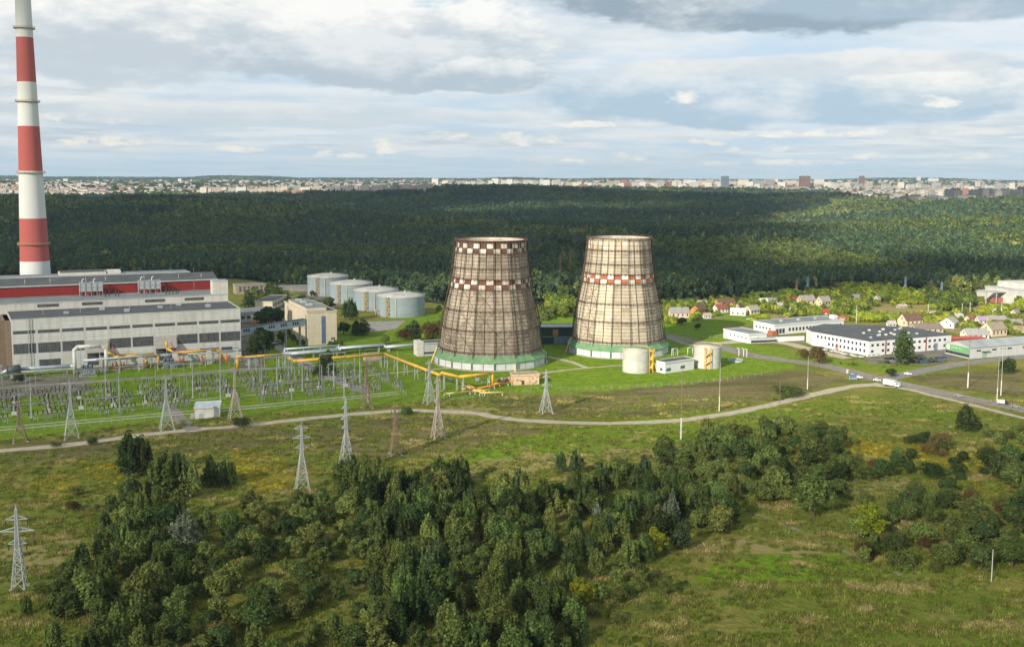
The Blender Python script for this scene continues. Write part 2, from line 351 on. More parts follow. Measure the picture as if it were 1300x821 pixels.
# clouds cover most of the sky in view; behind and overhead the deck opens more
bgS = nt.nodes.new('ShaderNodeBackground'); L(sky.outputs[0], bgS.inputs[0]); bgS.inputs[1].default_value = 0.07
bgC = nt.nodes.new('ShaderNodeBackground'); L(c, bgC.inputs[0]); bgC.inputs[1].default_value = 0.8
ms = nt.nodes.new('ShaderNodeMixShader'); L(mrange(el, 0.5, 0.9, 0.88, 0.5), ms.inputs[0])
L(bgS.outputs[0], ms.inputs[1]); L(bgC.outputs[0], ms.inputs[2])
wo = nt.nodes.new('ShaderNodeOutputWorld'); L(ms.outputs[0], wo.inputs[0])
w.cycles.sampling_method = 'NONE'
sc.view_settings.view_transform = 'Standard'; sc.view_settings.look = 'None'; sc.view_settings.gamma = 1.0
sc.view_settings.use_curve_mapping = False; sc.view_settings.exposure = 0.5

# ------------------------------------------------------------------ unseen clouds high above, cut to shade chosen parts of the land
def shade_cloud_mat(amt):
    m = bpy.data.materials.new('shade_cloud'); m.use_nodes = True; nt2 = m.node_tree; nt2.nodes.clear()
    o = nt2.nodes.new('ShaderNodeOutputMaterial'); t = nt2.nodes.new('ShaderNodeBsdfTransparent'); d = nt2.nodes.new('ShaderNodeBsdfDiffuse'); d.inputs[0].default_value = (.9, .9, .9, 1)
    tl = nt2.nodes.new('ShaderNodeBsdfTranslucent'); tl.inputs[0].default_value = (.85, .87, .9, 1)
    ms0 = nt2.nodes.new('ShaderNodeMixShader'); ms0.inputs[0].default_value = .5; nt2.links.new(d.outputs[0], ms0.inputs[1]); nt2.links.new(tl.outputs[0], ms0.inputs[2])
    at_ = nt2.nodes.new('ShaderNodeAttribute'); at_.attribute_name = 'dens'
    tc2 = nt2.nodes.new('ShaderNodeTexCoord'); n2 = nt2.nodes.new('ShaderNodeTexNoise'); n2.inputs['Scale'].default_value = 0.011; n2.inputs['Detail'].default_value = 5; nt2.links.new(tc2.outputs['Object'], n2.inputs['Vector'])
    a2 = nt2.nodes.new('ShaderNodeMath'); a2.operation = 'SUBTRACT'; nt2.links.new(n2.outputs['Fac'], a2.inputs[0]); a2.inputs[1].default_value = .5
    a3 = nt2.nodes.new('ShaderNodeMath'); a3.operation = 'MULTIPLY_ADD'; nt2.links.new(a2.outputs[0], a3.inputs[0]); a3.inputs[1].default_value = .9; nt2.links.new(at_.outputs['Fac'], a3.inputs[2])
    mr = nt2.nodes.new('ShaderNodeMapRange'); mr.interpolation_type = 'SMOOTHSTEP'; mr.inputs[1].default_value = .12; mr.inputs[2].default_value = .9; mr.inputs[4].default_value = amt; nt2.links.new(a3.outputs[0], mr.inputs[0])
    mx = nt2.nodes.new('ShaderNodeMixShader'); nt2.links.new(mr.outputs[0], mx.inputs[0]); nt2.links.new(t.outputs[0], mx.inputs[1]); nt2.links.new(ms0.outputs[0], mx.inputs[2]); nt2.links.new(mx.outputs[0], o.inputs[0])
    return m
CALT = 1350.0
COFF = Vector((SUNV.x/SUNV.z*CALT, SUNV.y/SUNV.z*CALT, CALT))
def shade_cloud(poly, cell, soft, label, holes=(), amt=.3):
    CM = shade_cloud_mat(amt)
    """poly: ground outline of the shaded land; the cloud floats up-sun of it"""
    P = np.array([(p[0], p[1]) for p in poly]); x0, y0 = P.min(0)-soft; x1, y1 = P.max(0)+soft
    nx = int((x1-x0)/cell)+2; ny = int((y1-y0)/cell)+2
    X, Y = np.meshgrid(x0+np.arange(nx)*cell, y0+np.arange(ny)*cell)
    def sdf(poly):
        D = np.full(X.shape, 1e9); n = len(poly)
        for i in range(n):
            a = np.array(poly[i][:2]); b = np.array(poly[(i+1) % n][:2]); ab = b-a; t = np.clip(((X-a[0])*ab[0]+(Y-a[1])*ab[1])/(ab@ab), 0, 1)
            D = np.minimum(D, np.hypot(X-a[0]-t*ab[0], Y-a[1]-t*ab[1]))
        return np.where(npoly(X, Y, [tuple(p[:2]) for p in poly]), D, -D)
    d = sdf(poly)
    for h in holes: d = np.minimum(d, -sdf(h))
    dens = np.clip(d/soft*0.5+0.5, 0, 1)
    vi = -np.ones(X.shape, int); vs = []; dn = []
    keep = dens > 0.01
    for j in range(ny):
        for i in range(nx):
            if keep[j, i]:
                vi[j, i] = len(vs); h = dens[j, i]**.5*(60+70*mnoise.noise(Vector((X[j, i]/260, Y[j, i]/260, 0))))
                vs.append((X[j, i], Y[j, i], h)); dn.append(dens[j, i])
    n = len(vs); vs += [(x, y, -h*0.15) for x, y, h in vs]; dn += dn; fs = []
    for j in range(ny-1):
        for i in range(nx-1):
            q = (vi[j, i], vi[j, i+1], vi[j+1, i+1], vi[j+1, i])
            if min(q) >= 0: fs.append(q); fs.append(tuple(n+k for k in reversed(q)))
    me = bpy.data.meshes.new('shade_cloud'); me.from_pydata(vs, [], fs); me.materials.append(CM)
    a = me.attributes.new('dens', 'FLOAT', 'POINT'); a.data.foreach_set('value', dn); me.polygons.foreach_set('use_smooth', [True]*len(fs))
    o = bpy.data.objects.new('shade_cloud', me); col.objects.link(o); o.location = COFF
    tag(o, label, 'shade_cloud', kind='structure'); return o
SHADE_NEAR = [at(*p) for p in ((-500, 452), (420, 440), (545, 452), (560, 500), (500, 560), (560, 640), (700, 640), (830, 590), (950, 565), (1080, 540), (1240, 545), (1600, 570))] + [Vector((520, -300, 0)), Vector((-700, -300, 0))]
shade_cloud(SHADE_NEAR, 22, 60, 'unseen broken grey cloud shaped to shade the near meadow and grove', amt=.3)
SHADE_PLANT = [at(*p) for p in ((-700, 440), (300, 448), (530, 430), (560, 395), (540, 372))] + [Vector((-100, 1130, 0)), Vector((-900, 1130, 0))]
shade_cloud(SHADE_PLANT, 24, 60, 'unseen thin grey cloud shaped to shade the power station roofs', amt=.2)
SHADE_FOREST = [Vector(p+(0,)) for p in ((-5200, 1200), (60, 1130), (150, 1020), (400, 1060), (470, 1130), (1700, 1140), (2600, 1700), (3600, 4100), (600, 4000), (-5200, 3750))]
LIT = [att(*p) for p in ((985, 350), (930, 322), (1040, 304), (960, 288), (1020, 268), (1060, 256), (1500, 248), (1600, 346), (1300, 349), (1150, 342), (1080, 356))]
LIT2 = [att(*p) for p in ((540, 268), (760, 262), (900, 258), (870, 266), (700, 275), (560, 276))]
shade_cloud(SHADE_FOREST, 60, 130, 'unseen wide flat cloud shaped to shade the western forest', (LIT, LIT2), .84)

# ------------------------------------------------------------------ haze
hm = bpy.data.materials.new('haze'); hm.use_nodes = True; hn = hm.node_tree; hn.nodes.clear()
ho = hn.nodes.new('ShaderNodeOutputMaterial'); hv = hn.nodes.new('ShaderNodeVolumePrincipled'); hv.inputs['Color'].default_value = (0.58, 0.80, 1.0, 1); hv.inputs['Density'].default_value = 4.6e-5; hv.inputs['Anisotropy'].default_value = 0.1
hn.links.new(hv.outputs[0], ho.inputs['Volume'])
hz = MB().box(-7500, 7500, -900, 13500, -2, 272).build('haze', hm); tag(hz, 'faint blue summer air haze over the whole valley', 'haze', kind='stuff')

# ------------------------------------------------------------------ ground sheet
def lines(a, b, step, out0, out1, g=1.14):
    l = list(np.arange(a, b+1e-6, step)); s = step; x = l[-1]
    while x < out1: s *= g; x += s; l.append(x)
    s = step; x = l[0]; pre = []
    while x > out0: s *= g; x -= s; pre.append(x)
    return np.array(pre[::-1]+l)
gx = lines(-420, 520, 3.2, -9000, 9000, 1.07); gy = lines(225, 1150, 3.2, -3500, 14000, 1.05)
GX, GY = np.meshgrid(gx, gy)
GZ = np.array([[terr(x, y) for x in gx] for y in gy])
# image coordinates of the vertices, jittered so zone borders are ragged
jx = GX + rng.normal(0, 1.8, GX.shape); jy = GY + rng.normal(0, 1.8, GY.shape)
vz = GZ-CAMH; ww = jx*_f.x+jy*_f.y+vz*_f.z; ww = np.where(ww < 10, 10, ww)
PX = 650+FPX*(jx*_r.x+jy*_r.y+vz*_r.z)/ww; PY = 365.5-FPX*(jx*_u.x+jy*_u.y+vz*_u.z)/ww
front = (jy > 150)
def zone(*polys):
    m = np.zeros(GX.shape, bool)
    for p in polys: m |= npoly(PX, PY, p)
    return (m & front).astype(float)
lawn = zone([(-60, 470), (300, 452), (330, 425), (560, 395), (700, 400), (850, 398), (915, 412), (985, 452), (1010, 468), (940, 476), (880, 487), (760, 496), (700, 500), (640, 498), (600, 506), (560, 508), (520, 510), (440, 518), (300, 528), (190, 536), (100, 548), (-60, 566)],
            [(545, 592), (560, 576), (640, 566), (690, 551), (735, 553), (712, 575), (640, 580)], [(880, 735), (900, 716), (980, 702), (1085, 712), (1120, 740)], [(845, 388), (980, 388), (980, 412), (860, 412)])
lawn2 = zone([(905, 436), (958, 452), (1040, 462), (1110, 474), (1180, 478), (1195, 468), (1060, 455), (990, 440), (930, 437)], [(1000, 520), (1090, 500), (1200, 520), (1260, 535), (1100, 528)], [(880, 545), (960, 525), (1010, 522), (930, 545)], [(1000, 690), (1060, 690), (1180, 732), (1120, 732)], [(530, 590), (700, 545), (1060, 505), (1060, 530), (760, 575)])*0.6
gold = zone([(292, 575), (330, 568), (372, 585), (372, 618), (330, 625), (300, 612)], [(105, 585), (170, 592), (150, 615), (110, 606)], [(40, 612), (100, 600), (104, 625), (60, 640)], [(1050, 552), (1150, 560), (1300, 590), (1300, 604), (1140, 585), (1040, 566)], [(500, 588), (525, 588), (525, 594), (500, 594)], [(1180, 600), (1300, 615), (1300, 640), (1200, 622)], [(640, 587), (672, 584), (672, 590), (640, 592)])
heath = zone([(620, 508), (760, 499), (1010, 470), (1080, 480), (1040, 492), (930, 516), (830, 527), (700, 528), (640, 522)], [(400, 535), (560, 530), (700, 545), (560, 575), (480, 585), (400, 570)], [(0, 565), (240, 540), (380, 545), (380, 560), (250, 575), (0, 590)], [(1150, 475), (1300, 470), (1300, 505), (1180, 488)])
sand = zone([(570, 590), (700, 575), (740, 590), (640, 605), (580, 606)], [(720, 575), (790, 560), (850, 575), (830, 585), (740, 588)], [(1010, 600), (1120, 600), (1180, 615), (1120, 628), (1040, 622)], [(870, 700), (960, 680), (1040, 690), (1100, 718), (960, 700), (880, 712)], [(0, 690), (90, 672), (130, 700), (80, 735), (0, 735)], [(1100, 385), (1300, 388), (1300, 402), (1180, 398), (1100, 398)], [(870, 400), (960, 388), (1000, 392), (985, 408), (890, 410)], [(985, 395), (1060, 398), (1080, 404), (1000, 406)], [(1120, 400), (1300, 402), (1300, 428), (1220, 424), (1150, 410)], [(560, 516), (600, 512), (640, 520), (600, 528), (560, 526)])
forest = np.zeros(GX.shape)
def forest_edge(px):
    xs = [-400, 0, 300, 380, 560, 600, 690, 740, 850, 930, 1000, 1100, 1180, 1240, 1300, 1700]
    ys = [350, 350, 352, 362, 384, 396, 393, 384, 384, 376, 370, 364, 366, 386, 384, 376]
    return np.interp(px, xs, ys)
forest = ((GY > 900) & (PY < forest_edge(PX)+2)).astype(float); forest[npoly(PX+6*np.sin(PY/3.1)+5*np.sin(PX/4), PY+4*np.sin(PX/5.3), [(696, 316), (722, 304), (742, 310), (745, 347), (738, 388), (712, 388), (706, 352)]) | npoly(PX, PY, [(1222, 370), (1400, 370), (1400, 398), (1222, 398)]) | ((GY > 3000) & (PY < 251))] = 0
urban = zone([(960, 425), (1050, 440), (1110, 462), (1180, 462), (1240, 452), (1210, 430), (1100, 455), (1000, 425)], [(300, 400), (345, 380), (400, 365), (470, 372), (440, 385), (380, 400), (345, 430), (330, 470), (300, 470)], [(452, 420), (460, 408), (515, 407), (500, 418)], [(-60, 480), (110, 474), (120, 498), (-60, 512)])
city = ((GY > 4300)).astype(float)*0.5
nx, ny = len(gx), len(gy)
I = np.arange(nx*ny).reshape(ny, nx)
faces = np.stack([I[:-1, :-1], I[:-1, 1:], I[1:, 1:], I[1:, :-1]], -1).reshape(-1, 4)
me = bpy.data.meshes.new('ground'); me.from_pydata(np.stack([GX, GY, GZ], -1).reshape(-1, 3).tolist(), [], faces.tolist())
def addattr(n, chans):
    a = me.attributes.new(n, 'FLOAT_COLOR', 'POINT'); a.data.foreach_set('color', np.stack([np.asarray(c_, float) for c_ in chans], -1).reshape(-1))
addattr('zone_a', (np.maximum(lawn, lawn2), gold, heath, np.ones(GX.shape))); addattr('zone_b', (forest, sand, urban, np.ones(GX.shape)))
me.polygons.foreach_set('use_smooth', [True]*len(me.polygons))
gm = bpy.data.materials.new('ground_meadow'); gm.use_nodes = True; nt = gm.node_tree; L = nt.links.new
b = nt.nodes['Principled BSDF']; b.inputs['Roughness'].default_value = 1.0; b.inputs['Specular IOR Level'].default_value = 0.05
tc = nt.nodes.new('ShaderNodeTexCoord'); ob = tc.outputs['Object']
za = nt.nodes.new('ShaderNodeVertexColor'); za.layer_name = 'zone_a'; zb = nt.nodes.new('ShaderNodeVertexColor'); zb.layer_name = 'zone_b'
sa = nt.nodes.new('ShaderNodeSeparateColor'); L(za.outputs[0], sa.inputs[0]); sb_ = nt.nodes.new('ShaderNodeSeparateColor'); L(zb.outputs[0], sb_.inputs[0])
nA = noise_(ob, 0.012, 8, 0.6, 0.5); nB = noise_(ob, 0.06, 8, 0.65, 0.4); nC = noise_(ob, 0.45, 6, 0.7); nD = noise_(ob, 0.16, 7, 0.62, 0.8)
mpg = nt.nodes.new('ShaderNodeMapping'); mpg.inputs['Scale'].default_value = (0.35, 1.0, 1.0); mpg.inputs['Rotation'].default_value = (0, 0, R(-12)); L(ob, mpg.inputs[0])
nE = noise_(mpg.outputs[0], 0.05, 8, 0.6, 0.6)
def zmask(s, k=0.55):
    return mrange(math_('ADD', s, math_('MULTIPLY', math_('SUBTRACT', nB, 0.5), k*2)), 0.32, 0.68)
c = mixc(mrange(nE, 0.38, 0.6), (0.15, 0.18, 0.03), (0.255, 0.235, 0.06))
c = mixc(mrange(nA, 0.46, 0.6), c, (0.16, 0.19, 0.03))
c = mixc(math_('MULTIPLY', mrange(nD, 0.54, 0.72), 0.6), c, (0.09, 0.11, 0.03))
c = mixc(math_('MULTIPLY', mrange(nB, 0.56, 0.72), 0.6), c, (0.33, 0.275, 0.125))
c = mixc(math_('MULTIPLY', zmask(sa.outputs[2]), 0.85), c, mixc(mrange(nE, .38, .62), (0.12, 0.105, 0.048), (0.2, 0.17, 0.085)))
c = mixc(math_('MULTIPLY', zmask(sb_.outputs[1], .7), 0.75), c, mixc(mrange(nC, .35, .65), (0.42, 0.35, 0.17), (0.28, 0.23, 0.09)))
c = mixc(math_('MULTIPLY', mrange(math_('ADD', sa.outputs[1], math_('MULTIPLY', math_('SUBTRACT', nD, 0.5), 2.6)), 0.6, 1.1), mrange(nC, .38, .6, 0.2, 0.85)), c, (0.29, 0.24, 0.02))
lawnc = mixc(mrange(nD, .35, .7), (0.13, 0.235, 0.012), (0.215, 0.30, 0.03))
lawnc = mixc(math_('MULTIPLY', mrange(nB, .55, .75), .6), lawnc, (0.17, 0.19, 0.06))
c = mixc(mrange(math_('ADD', sa.outputs[0], math_('MULTIPLY', math_('SUBTRACT', nB, 0.5), .5)), 0.3, 0.75), c, lawnc)
c = mixc(math_('MULTIPLY', zmask(sb_.outputs[2], .4), 0.9), c, mixc(mrange(nB, .4, .62), (0.24, 0.22, 0.19), (0.15, 0.14, 0.11)))
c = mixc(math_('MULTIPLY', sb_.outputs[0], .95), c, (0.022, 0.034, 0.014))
fine = mrange(nC, .25, .75, .68, 1.3, False)
vm = nt.nodes.new('ShaderNodeVectorMath'); vm.operation = 'SCALE'; L(c, vm.inputs[0]); L(fine, vm.inputs[3]); L(vm.outputs[0], b.inputs['Base Color'])
bp = nt.nodes.new('ShaderNodeBump'); bp.inputs['Strength'].default_value = 0.9; bp.inputs['Distance'].default_value = 1.2; L(math_('ADD', nC, math_('MULTIPLY', nD, 2.0)), bp.inputs['Height']); L(bp.outputs[0], b.inputs['Normal'])
me.materials.append(gm)
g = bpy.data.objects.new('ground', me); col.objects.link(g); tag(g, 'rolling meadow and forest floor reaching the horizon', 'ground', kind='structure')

# ------------------------------------------------------------------ roads
asphalt = mat('asphalt', (0.27, 0.255, 0.24), c2=(0.19, 0.18, 0.17), scale=0.25, rough=0.9, spec=0.1)
gravel = mat('gravel', (0.5, 0.45, 0.36), c2=(0.36, 0.315, 0.245), scale=0.3, rough=1, spec=0.05)
dirt = mat('dirt', (0.3, 0.25, 0.18), c2=(0.2, 0.165, 0.11), scale=0.4, rough=1, spec=0.05)
paving = mat('concrete_paving', (0.36, 0.35, 0.33), c2=(0.25, 0.24, 0.225), scale=0.3, rough=1, spec=0.05)
def catmull(P, n=8):
    P = [Vector((p[0], p[1], 0)) for p in P]; o = []
    Q = [P[0]*2-P[1]]+P+[P[-1]*2-P[-2]]
    for i in range(1, len(Q)-2):
        for k in range(n):
            t = k/n; a, b_, c_, d = Q[i-1], Q[i], Q[i+1], Q[i+2]
            o.append(0.5*((2*b_)+(c_-a)*t+(2*a-5*b_+4*c_-d)*t*t+(3*b_-a-3*c_+d)*t**3))
    o.append(P[-1]); return o
def strip(name, pts, w, z, m, label, cat='road', wob=0.0, n=8, px=True, off=0.0, dash=None):
    P = catmull([at(*p) for p in pts] if px else pts, n); mb = MB(); prev = None; acc = 0
    for i, p in enumerate(P):
        d = (P[min(i+1, len(P)-1)]-P[max(i-1, 0)]).normalized(); s_ = Vector((-d.y, d.x, 0))
        wl = w/2+wob*mnoise.noise(p*0.09); wr = w/2+wob*mnoise.noise(p*0.09+Vector((50, 0, 0)))
        cur = (p+s_*(wl+off), p-s_*(wr-off))
        if prev and (dash is None or i % 2): mb.face([(prev[0].x, prev[0].y, z), (prev[1].x, prev[1].y, z), (cur[1].x, cur[1].y, z), (cur[0].x, cur[0].y, z)])
        prev = cur
    for k, f in enumerate(mb.f): mb.f[k] = tuple(reversed(f)) if False else f
    o = mb.build(name, m); tag(o, label, cat, kind='structure'); return o
TRACK = [(-120, 580), (0, 572), (60, 567), (110, 562), (180, 552), (250, 545), (300, 541), (340, 537), (400, 530), (480, 523), (520, 521), (560, 522), (600, 524), (640, 531), (700, 535.5), (760, 537), (830, 535.5), (880, 531), (930, 524), (990, 511), (1050, 497), (1085, 490), (1118, 487)]
strip('gravel_track', TRACK, 6.6, 0.05, gravel, 'pale gravel track curving across the whole meadow', 'track', 1.6, 14)
MAIN = [(770, 408), (850, 427), (905, 438), (960, 452), (1040, 463), (1080, 472), (1120, 482), (1170, 493), (1230, 506), (1300, 520), (1420, 545)]
strip('main_road_verge', MAIN, 14.5, 0.04, dirt, 'sandy verge of the main road', 'verge', 1.5, 12)
strip('main_road', MAIN, 9.0, 0.08, asphalt, 'grey asphalt main road crossing the right side', 'road', 0, 12)
white_mark = mat('road_marking', (0.6, 0.6, 0.57), c2=(0.4, 0.4, 0.38), scale=0.6)
strip('road_marking', MAIN[2:], 0.3, 0.1, white_mark, 'white line along the near edge of the main road', 'road marking', 0, 12, off=-4.1)
strip('road_marking', MAIN[2:], 0.3, 0.1, white_mark, 'white line along the far edge of the main road', 'road marking', 0, 12, off=4.1)
strip('road_marking', MAIN[2:], 0.25, 0.1, white_mark, 'dashed white centre line of the main road', 'road marking', 0, 30, dash=1)
strip('side_road', [(1112, 484), (1150, 475), (1200, 465), (1240, 459), (1300, 453), (1400, 443)], 11, 0.06, asphalt, 'wide side road running to the grey warehouse', 'road', .6, 10)
strip('sandy_track', [(1105, 489), (1140, 492), (1180, 501), (1230, 513), (1290, 528), (1400, 552)], 4.5, 0.065, gravel, 'sandy track beside the main road', 'track', 1.2, 10)
strip('yard_road', [(905, 436), (935, 434), (965, 432), (1000, 436), (1040, 446), (1075, 455)], 10, 0.06, gravel, 'gravel yard in front of the low white buildings', 'road', 3, 10)
strip('hut_driveway', [(247, 546), (232, 535), (222, 524), (216, 517)], 7, 0.06, asphalt, 'short asphalt driveway to the substation hut', 'driveway', .5, 8)
strip('plant_road', [(345, 385), (330, 405), (340, 430), (372, 452), (402, 470), (440, 488), (468, 498)], 8, 0.06, paving, 'concrete road from the skybridge through the pipelines', 'road', .5, 8)
strip('plant_road', [S(-60, -48), S(0, -46), S(70, -48), S(125, -44), S(160, -50)], 6, 0.055, paving, 'service road between power station and switchyard', 'road', .5, 8, px=False)
strip('access_path', [(452, 478), (560, 468), (640, 464), (695, 461)], 3, 0.055, gravel, 'narrow path behind the yellow gas pipes', 'path', .6, 8)
strip('access_path', [(640, 480), (700, 472), (745, 467), (800, 463), (850, 460)], 3, 0.06, gravel, 'pale path crossing the bright lawn', 'path', .5, 8)
strip('access_path', [(690, 452), (720, 458), (745, 467)], 4, 0.065, gravel, 'short path between the two cooling towers', 'path', .6, 8)
strip('access_path', [(848, 428), (870, 436), (900, 443)], 5, 0.058, paving, 'dark lane behind the right cooling tower', 'path', .5, 8)
strip('village_lane', [(860, 408), (905, 404), (960, 396), (1010, 404), (1000, 396)], 5, 0.05, dirt, 'sandy lane through the village gardens', 'lane', 1, 8)
strip('meadow_path', [(940, 645), (990, 663), (1050, 690), (1110, 715), (1180, 745)], 1.6, 0.05, dirt, 'faint trodden path across the lower right meadow', 'path', .8, 8)
strip('meadow_path', [(640, 540), (600, 533), (540, 528), (470, 532)], 1.8, 0.052, dirt, 'faint wheel track below the gravel track', 'path', .6, 8)
for v in (-155.0, -149.0): strip('cable_channel', [S(-40, v), S(60, v-1), S(120, v-2), S(196, v)], 1.0, 0.1, conc_white, 'concrete cable channel %s' % ('along the front edge of the switchyard' if v < -150 else 'just inside the front edge of the switchyard'), 'cable channel', 0, 6, px=False)
for v in (-96.0, -124.0): strip('cable_channel', [S(-40, v), S(60, v), S(120, v), S(190, v)], 1.0, 0.1, conc_white, 'concrete cable channel %s' % ('in the back half of the switchyard' if v > -100 else 'in the middle of the switchyard'), 'cable channel', 0, 6, px=False)
mb = MB(); q = [at(*p) for p in ((452, 420), (460, 408), (515, 407), (503, 417), (480, 421))]; mb.face([(p.x, p.y, .05) for p in q]); tag(mb.build('concrete_apron', paving), 'pale concrete apron in front of the storage tanks', 'paving', kind='structure')

# ================================================================== POWER STATION
def vis_windows(root, specs, m, name='window', lab=None):
    pass
ps = empty('power_station_building', S(0, 0), SROT, 'long white panel power station hall with red upper storey', 'power station')
MB().prism([(0, 0), (137.6, 0), (137.6, 46), (-3, 46)], 0, 32.6).build('turbine_hall_wall', white_panel, ps)
MB().prism([(-60, 14), (-.6, 14), (-3.4, 46), (-60, 46)], 0, 31).build('side_wing', brown_wall, ps)
MB().prism([(-3, 5), (-.25, 5), (-3.2, 45.7), (-6, 45.7)], 0, 31).build('end_wall', brown_wall, ps)
mb = MB(); mb.prism([(0.3, 0.5), (137.2, 0.5), (137.2, 45.9), (-2.6, 45.9)], 32.6, 32.8); r = mb.build('lower_roof', roof_grey, ps)
MB().box(-.15, 137.75, -.15, .45, 32.6, 33.2).build('parapet', white_upper, ps)
MB().box(137.25, 137.75, .45, 46, 32.6, 33.2).build('parapet', white_upper, ps)
MB().prism([(-3, 46), (137.6, 46), (137.6, 84), (-7, 84)], 0, 37.6).build('bunker_wall', white_upper, ps)
MB().prism([(-60, 46.01), (-3.1, 46.01), (-7.1, 84), (-60, 84)], 0, 37.3).build('bunker_wing', white_upper, ps)
MB().box(-60, 137.4, 46.4, 83.9, 37.6, 37.8).build('middle_roof', roof_mid, ps)
MB().box(-60, 137.6, 45.8, 46.35, 37.6, 38.1).build('parapet', roof_light, ps)
MB().box(-60, 136.5, 84, 86, 37.8, 45.2).build('red_upper_wall', red_clad, ps)
MB().box(134.6, 136.5, 86.02, 118, 20, 45.2).build('red_upper_wall', red_clad, ps)
mb = MB(); mb.idx([(-60, 83.6, 45.2), (136.9, 83.6, 45.2), (136.9, 104, 49), (-60, 104, 49), (-60, 104, 45.2), (136.9, 104, 45.2)], [(0, 1, 2, 3), (0, 4, 5, 1), (3, 2, 5, 4), (0, 3, 4), (1, 5, 2)]); mb.build('upper_roof', roof_grey, ps)
MB().box(-60, 137.1, 83.1, 83.55, 44.6, 45.5).build('roof_fascia', roof_light, ps)
MB().box(-60, 120, 104.02, 128, 20, 49.3).build('boiler_house_wall', roof_mid, ps)
MB().box(-60, 120.2, 103.6, 104.0, 49.05, 49.9).build('roof_fascia', roof_light, ps)
mb = MB(); mb.box(30, 62, 112, 126, 49.3, 51.3); mb.box(63, 72, 112, 124, 49.3, 51.6); o = mb.build('roof_house', white_upper, ps)
mb = MB(); mb.box(31, 61, 111.7, 126.3, 51.3, 51.6); mb.build('roof_house_top', roof_grey, ps)
# stair tower at the right end
MB().box(127.5, 137.9, 47, 58, 37.8, 47).build('stair_tower', white_upper, ps)
MB().box(127.3, 138.1, 46.8, 58.2, 47.0, 47.4).build('stair_tower_cap', roof_light, ps)
B = 13.756
for i in range(10):
    MB().box(i*B+.7, (i+1)*B-.7, -.12, .02, 24.0, 25.9).build('ribbon_window', glass_fact, ps)
for i in (0, 1, 2, 4, 5, 7, 8, 9):
    MB().box(i*B+.55, (i+1)*B-.55, -.12, .02, 11.7, 17.9).build('hall_window', glass_fact, ps)
for i, z0, z1 in ((1, 3.4, 7.4), (8, 4.2, 7.8), (9, 4.2, 7.8)):
    MB().box(i*B+.8, (i+1)*B-.8-(5 if i == 9 else 0), -.12, .02, z0, z1).build('lower_window', glass_fact, ps)
for i in (3, 6):
    x0, x1 = i*B+.4, (i+1)*B-.3
    c = MB(); c.idx([(x0, .0, 17.6), (x1, .0, 17.6), (x1, -4.6, 10.2), (x0, -4.6, 10.2), (x0, 0, 9.3), (x1, 0, 9.3)], [(0, 3, 2, 1), (3, 4, 5, 2), (0, 4, 3), (1, 2, 5)])
    c.build('canopy', mat('canopy_sheet', (.40, .38, .35), c2=(.33, .31, .29), scale=.4), ps)
    MB().box(x0+.5, x1-.5, -.12, .02, 1.6, 9.0).build('loading_bay', glass_fact, ps)
for x in (15, 42, 82, 108): MB().box(x, x+13, 45.86, 46.02, 34.6, 36.6).build('ribbon_window', glass_fact, ps)
for x in (9.2, 10.8): MB().tube((x, -.6, 4), (x, -.6, 33.6), .18).build('downpipe', steel, ps)
for i in (1, 2, 3, 4, 5, 6, 7, 8, 9): MB().box(i*B-.12, i*B+.12, -.05, .01, .5, 32.5).build('panel_joint', white_upper, ps)
for x in (18, 40, 70, 96, 120): MB().tube((x, 22, 32.8), (x, 22, 36.5), .12).build('lightning_rod', steel, ps)
for k, (x, y) in enumerate(((30, 20), (52, 30), (66, 14), (88, 26), (101, 34), (118, 18))): MB().box(x, x+3.2, y, y+2.2, 32.8, 34.0+.3*(k % 3)).build('roof_vent', steel, ps)
for x in (58, 60.4, 64.6, 66.6, 98, 100, 102.4, 104.6, 106): MB().tube((x, 63, 37.8), (x, 63, 41.2+(x*7 % 3)*.5), .35).build('vent_stack', steel_dark, ps)
for x in (8, 24, 47, 60, 86, 110, 126): MB().tube((x, 90, 46), (x, 90, 49.4), .2).build('roof_stack', steel, ps)
for x in (22, 88):
    pass
# louvred air ducts standing on the middle roof (framed, moved as one)
def duct(u, lab):
    t = empty('air_duct_unit', S(u, 74, 37.8), SROT, lab, 'air ducts')
    for k in range(4): MB().box(k*3.7, k*3.7+3.1, 0, 5, 3.2, 8.6).build('duct', mat('duct_grey', (.4, .43, .45), c2=(.3, .33, .35), scale=.5), t)
    f = MB()
    for k in range(5):
        f.bar((k*3.7-.3, -.3, 0), (k*3.7-.3, -.3, 9.4), .25); f.bar((k*3.7-.3, 5.3, 0), (k*3.7-.3, 5.3, 9.4), .25)
    for z in (3, 6, 9): f.bar((-.3, -.3, z), (14.5, -.3, z), .22); f.bar((-.3, 5.3, z), (14.5, 5.3, z), .22)
    f.build('frame', steel, t)
    for k in range(4): MB().tube((k*3.7+1.5, 2, 0), (k*3.7+1.5, 2, 3.3), .8).build('duct_leg', redpaint if k % 2 else steel_dark, t)
    for k in (0, 2): MB().path([(k*3.7+1.5, 4, 8.6), (k*3.7+1.5, 4, 10.4), (k*3.7+2.6, 4, 11.6)], .3).build('exhaust_pipe', plasticpipe, t)
duct(42.5, 'silver duct unit in a steel frame before the red storey, nearer the chimney')
duct(81, 'silver duct unit in a steel frame before the red storey, farther from the chimney')
mst = empty('lattice_mast', S(118, 70, 37.8), SROT, 'thin lattice mast on the right end of the station roof', 'mast')
f = MB()
for z in range(0, 17, 2):
    a = .45-.018*z; f.bar((a, 0, z), (-a, 0, z+2), .12); f.bar((0, a, z), (0, -a, z+2), .12)
for sx, sy in ((1, 0), (-1, 0), (0, 1), (0, -1)): f.bar((sx*.45, sy*.45, 0), (sx*.1, sy*.1, 18), .14)
f.build('mast_frame', rust_steel, mst)

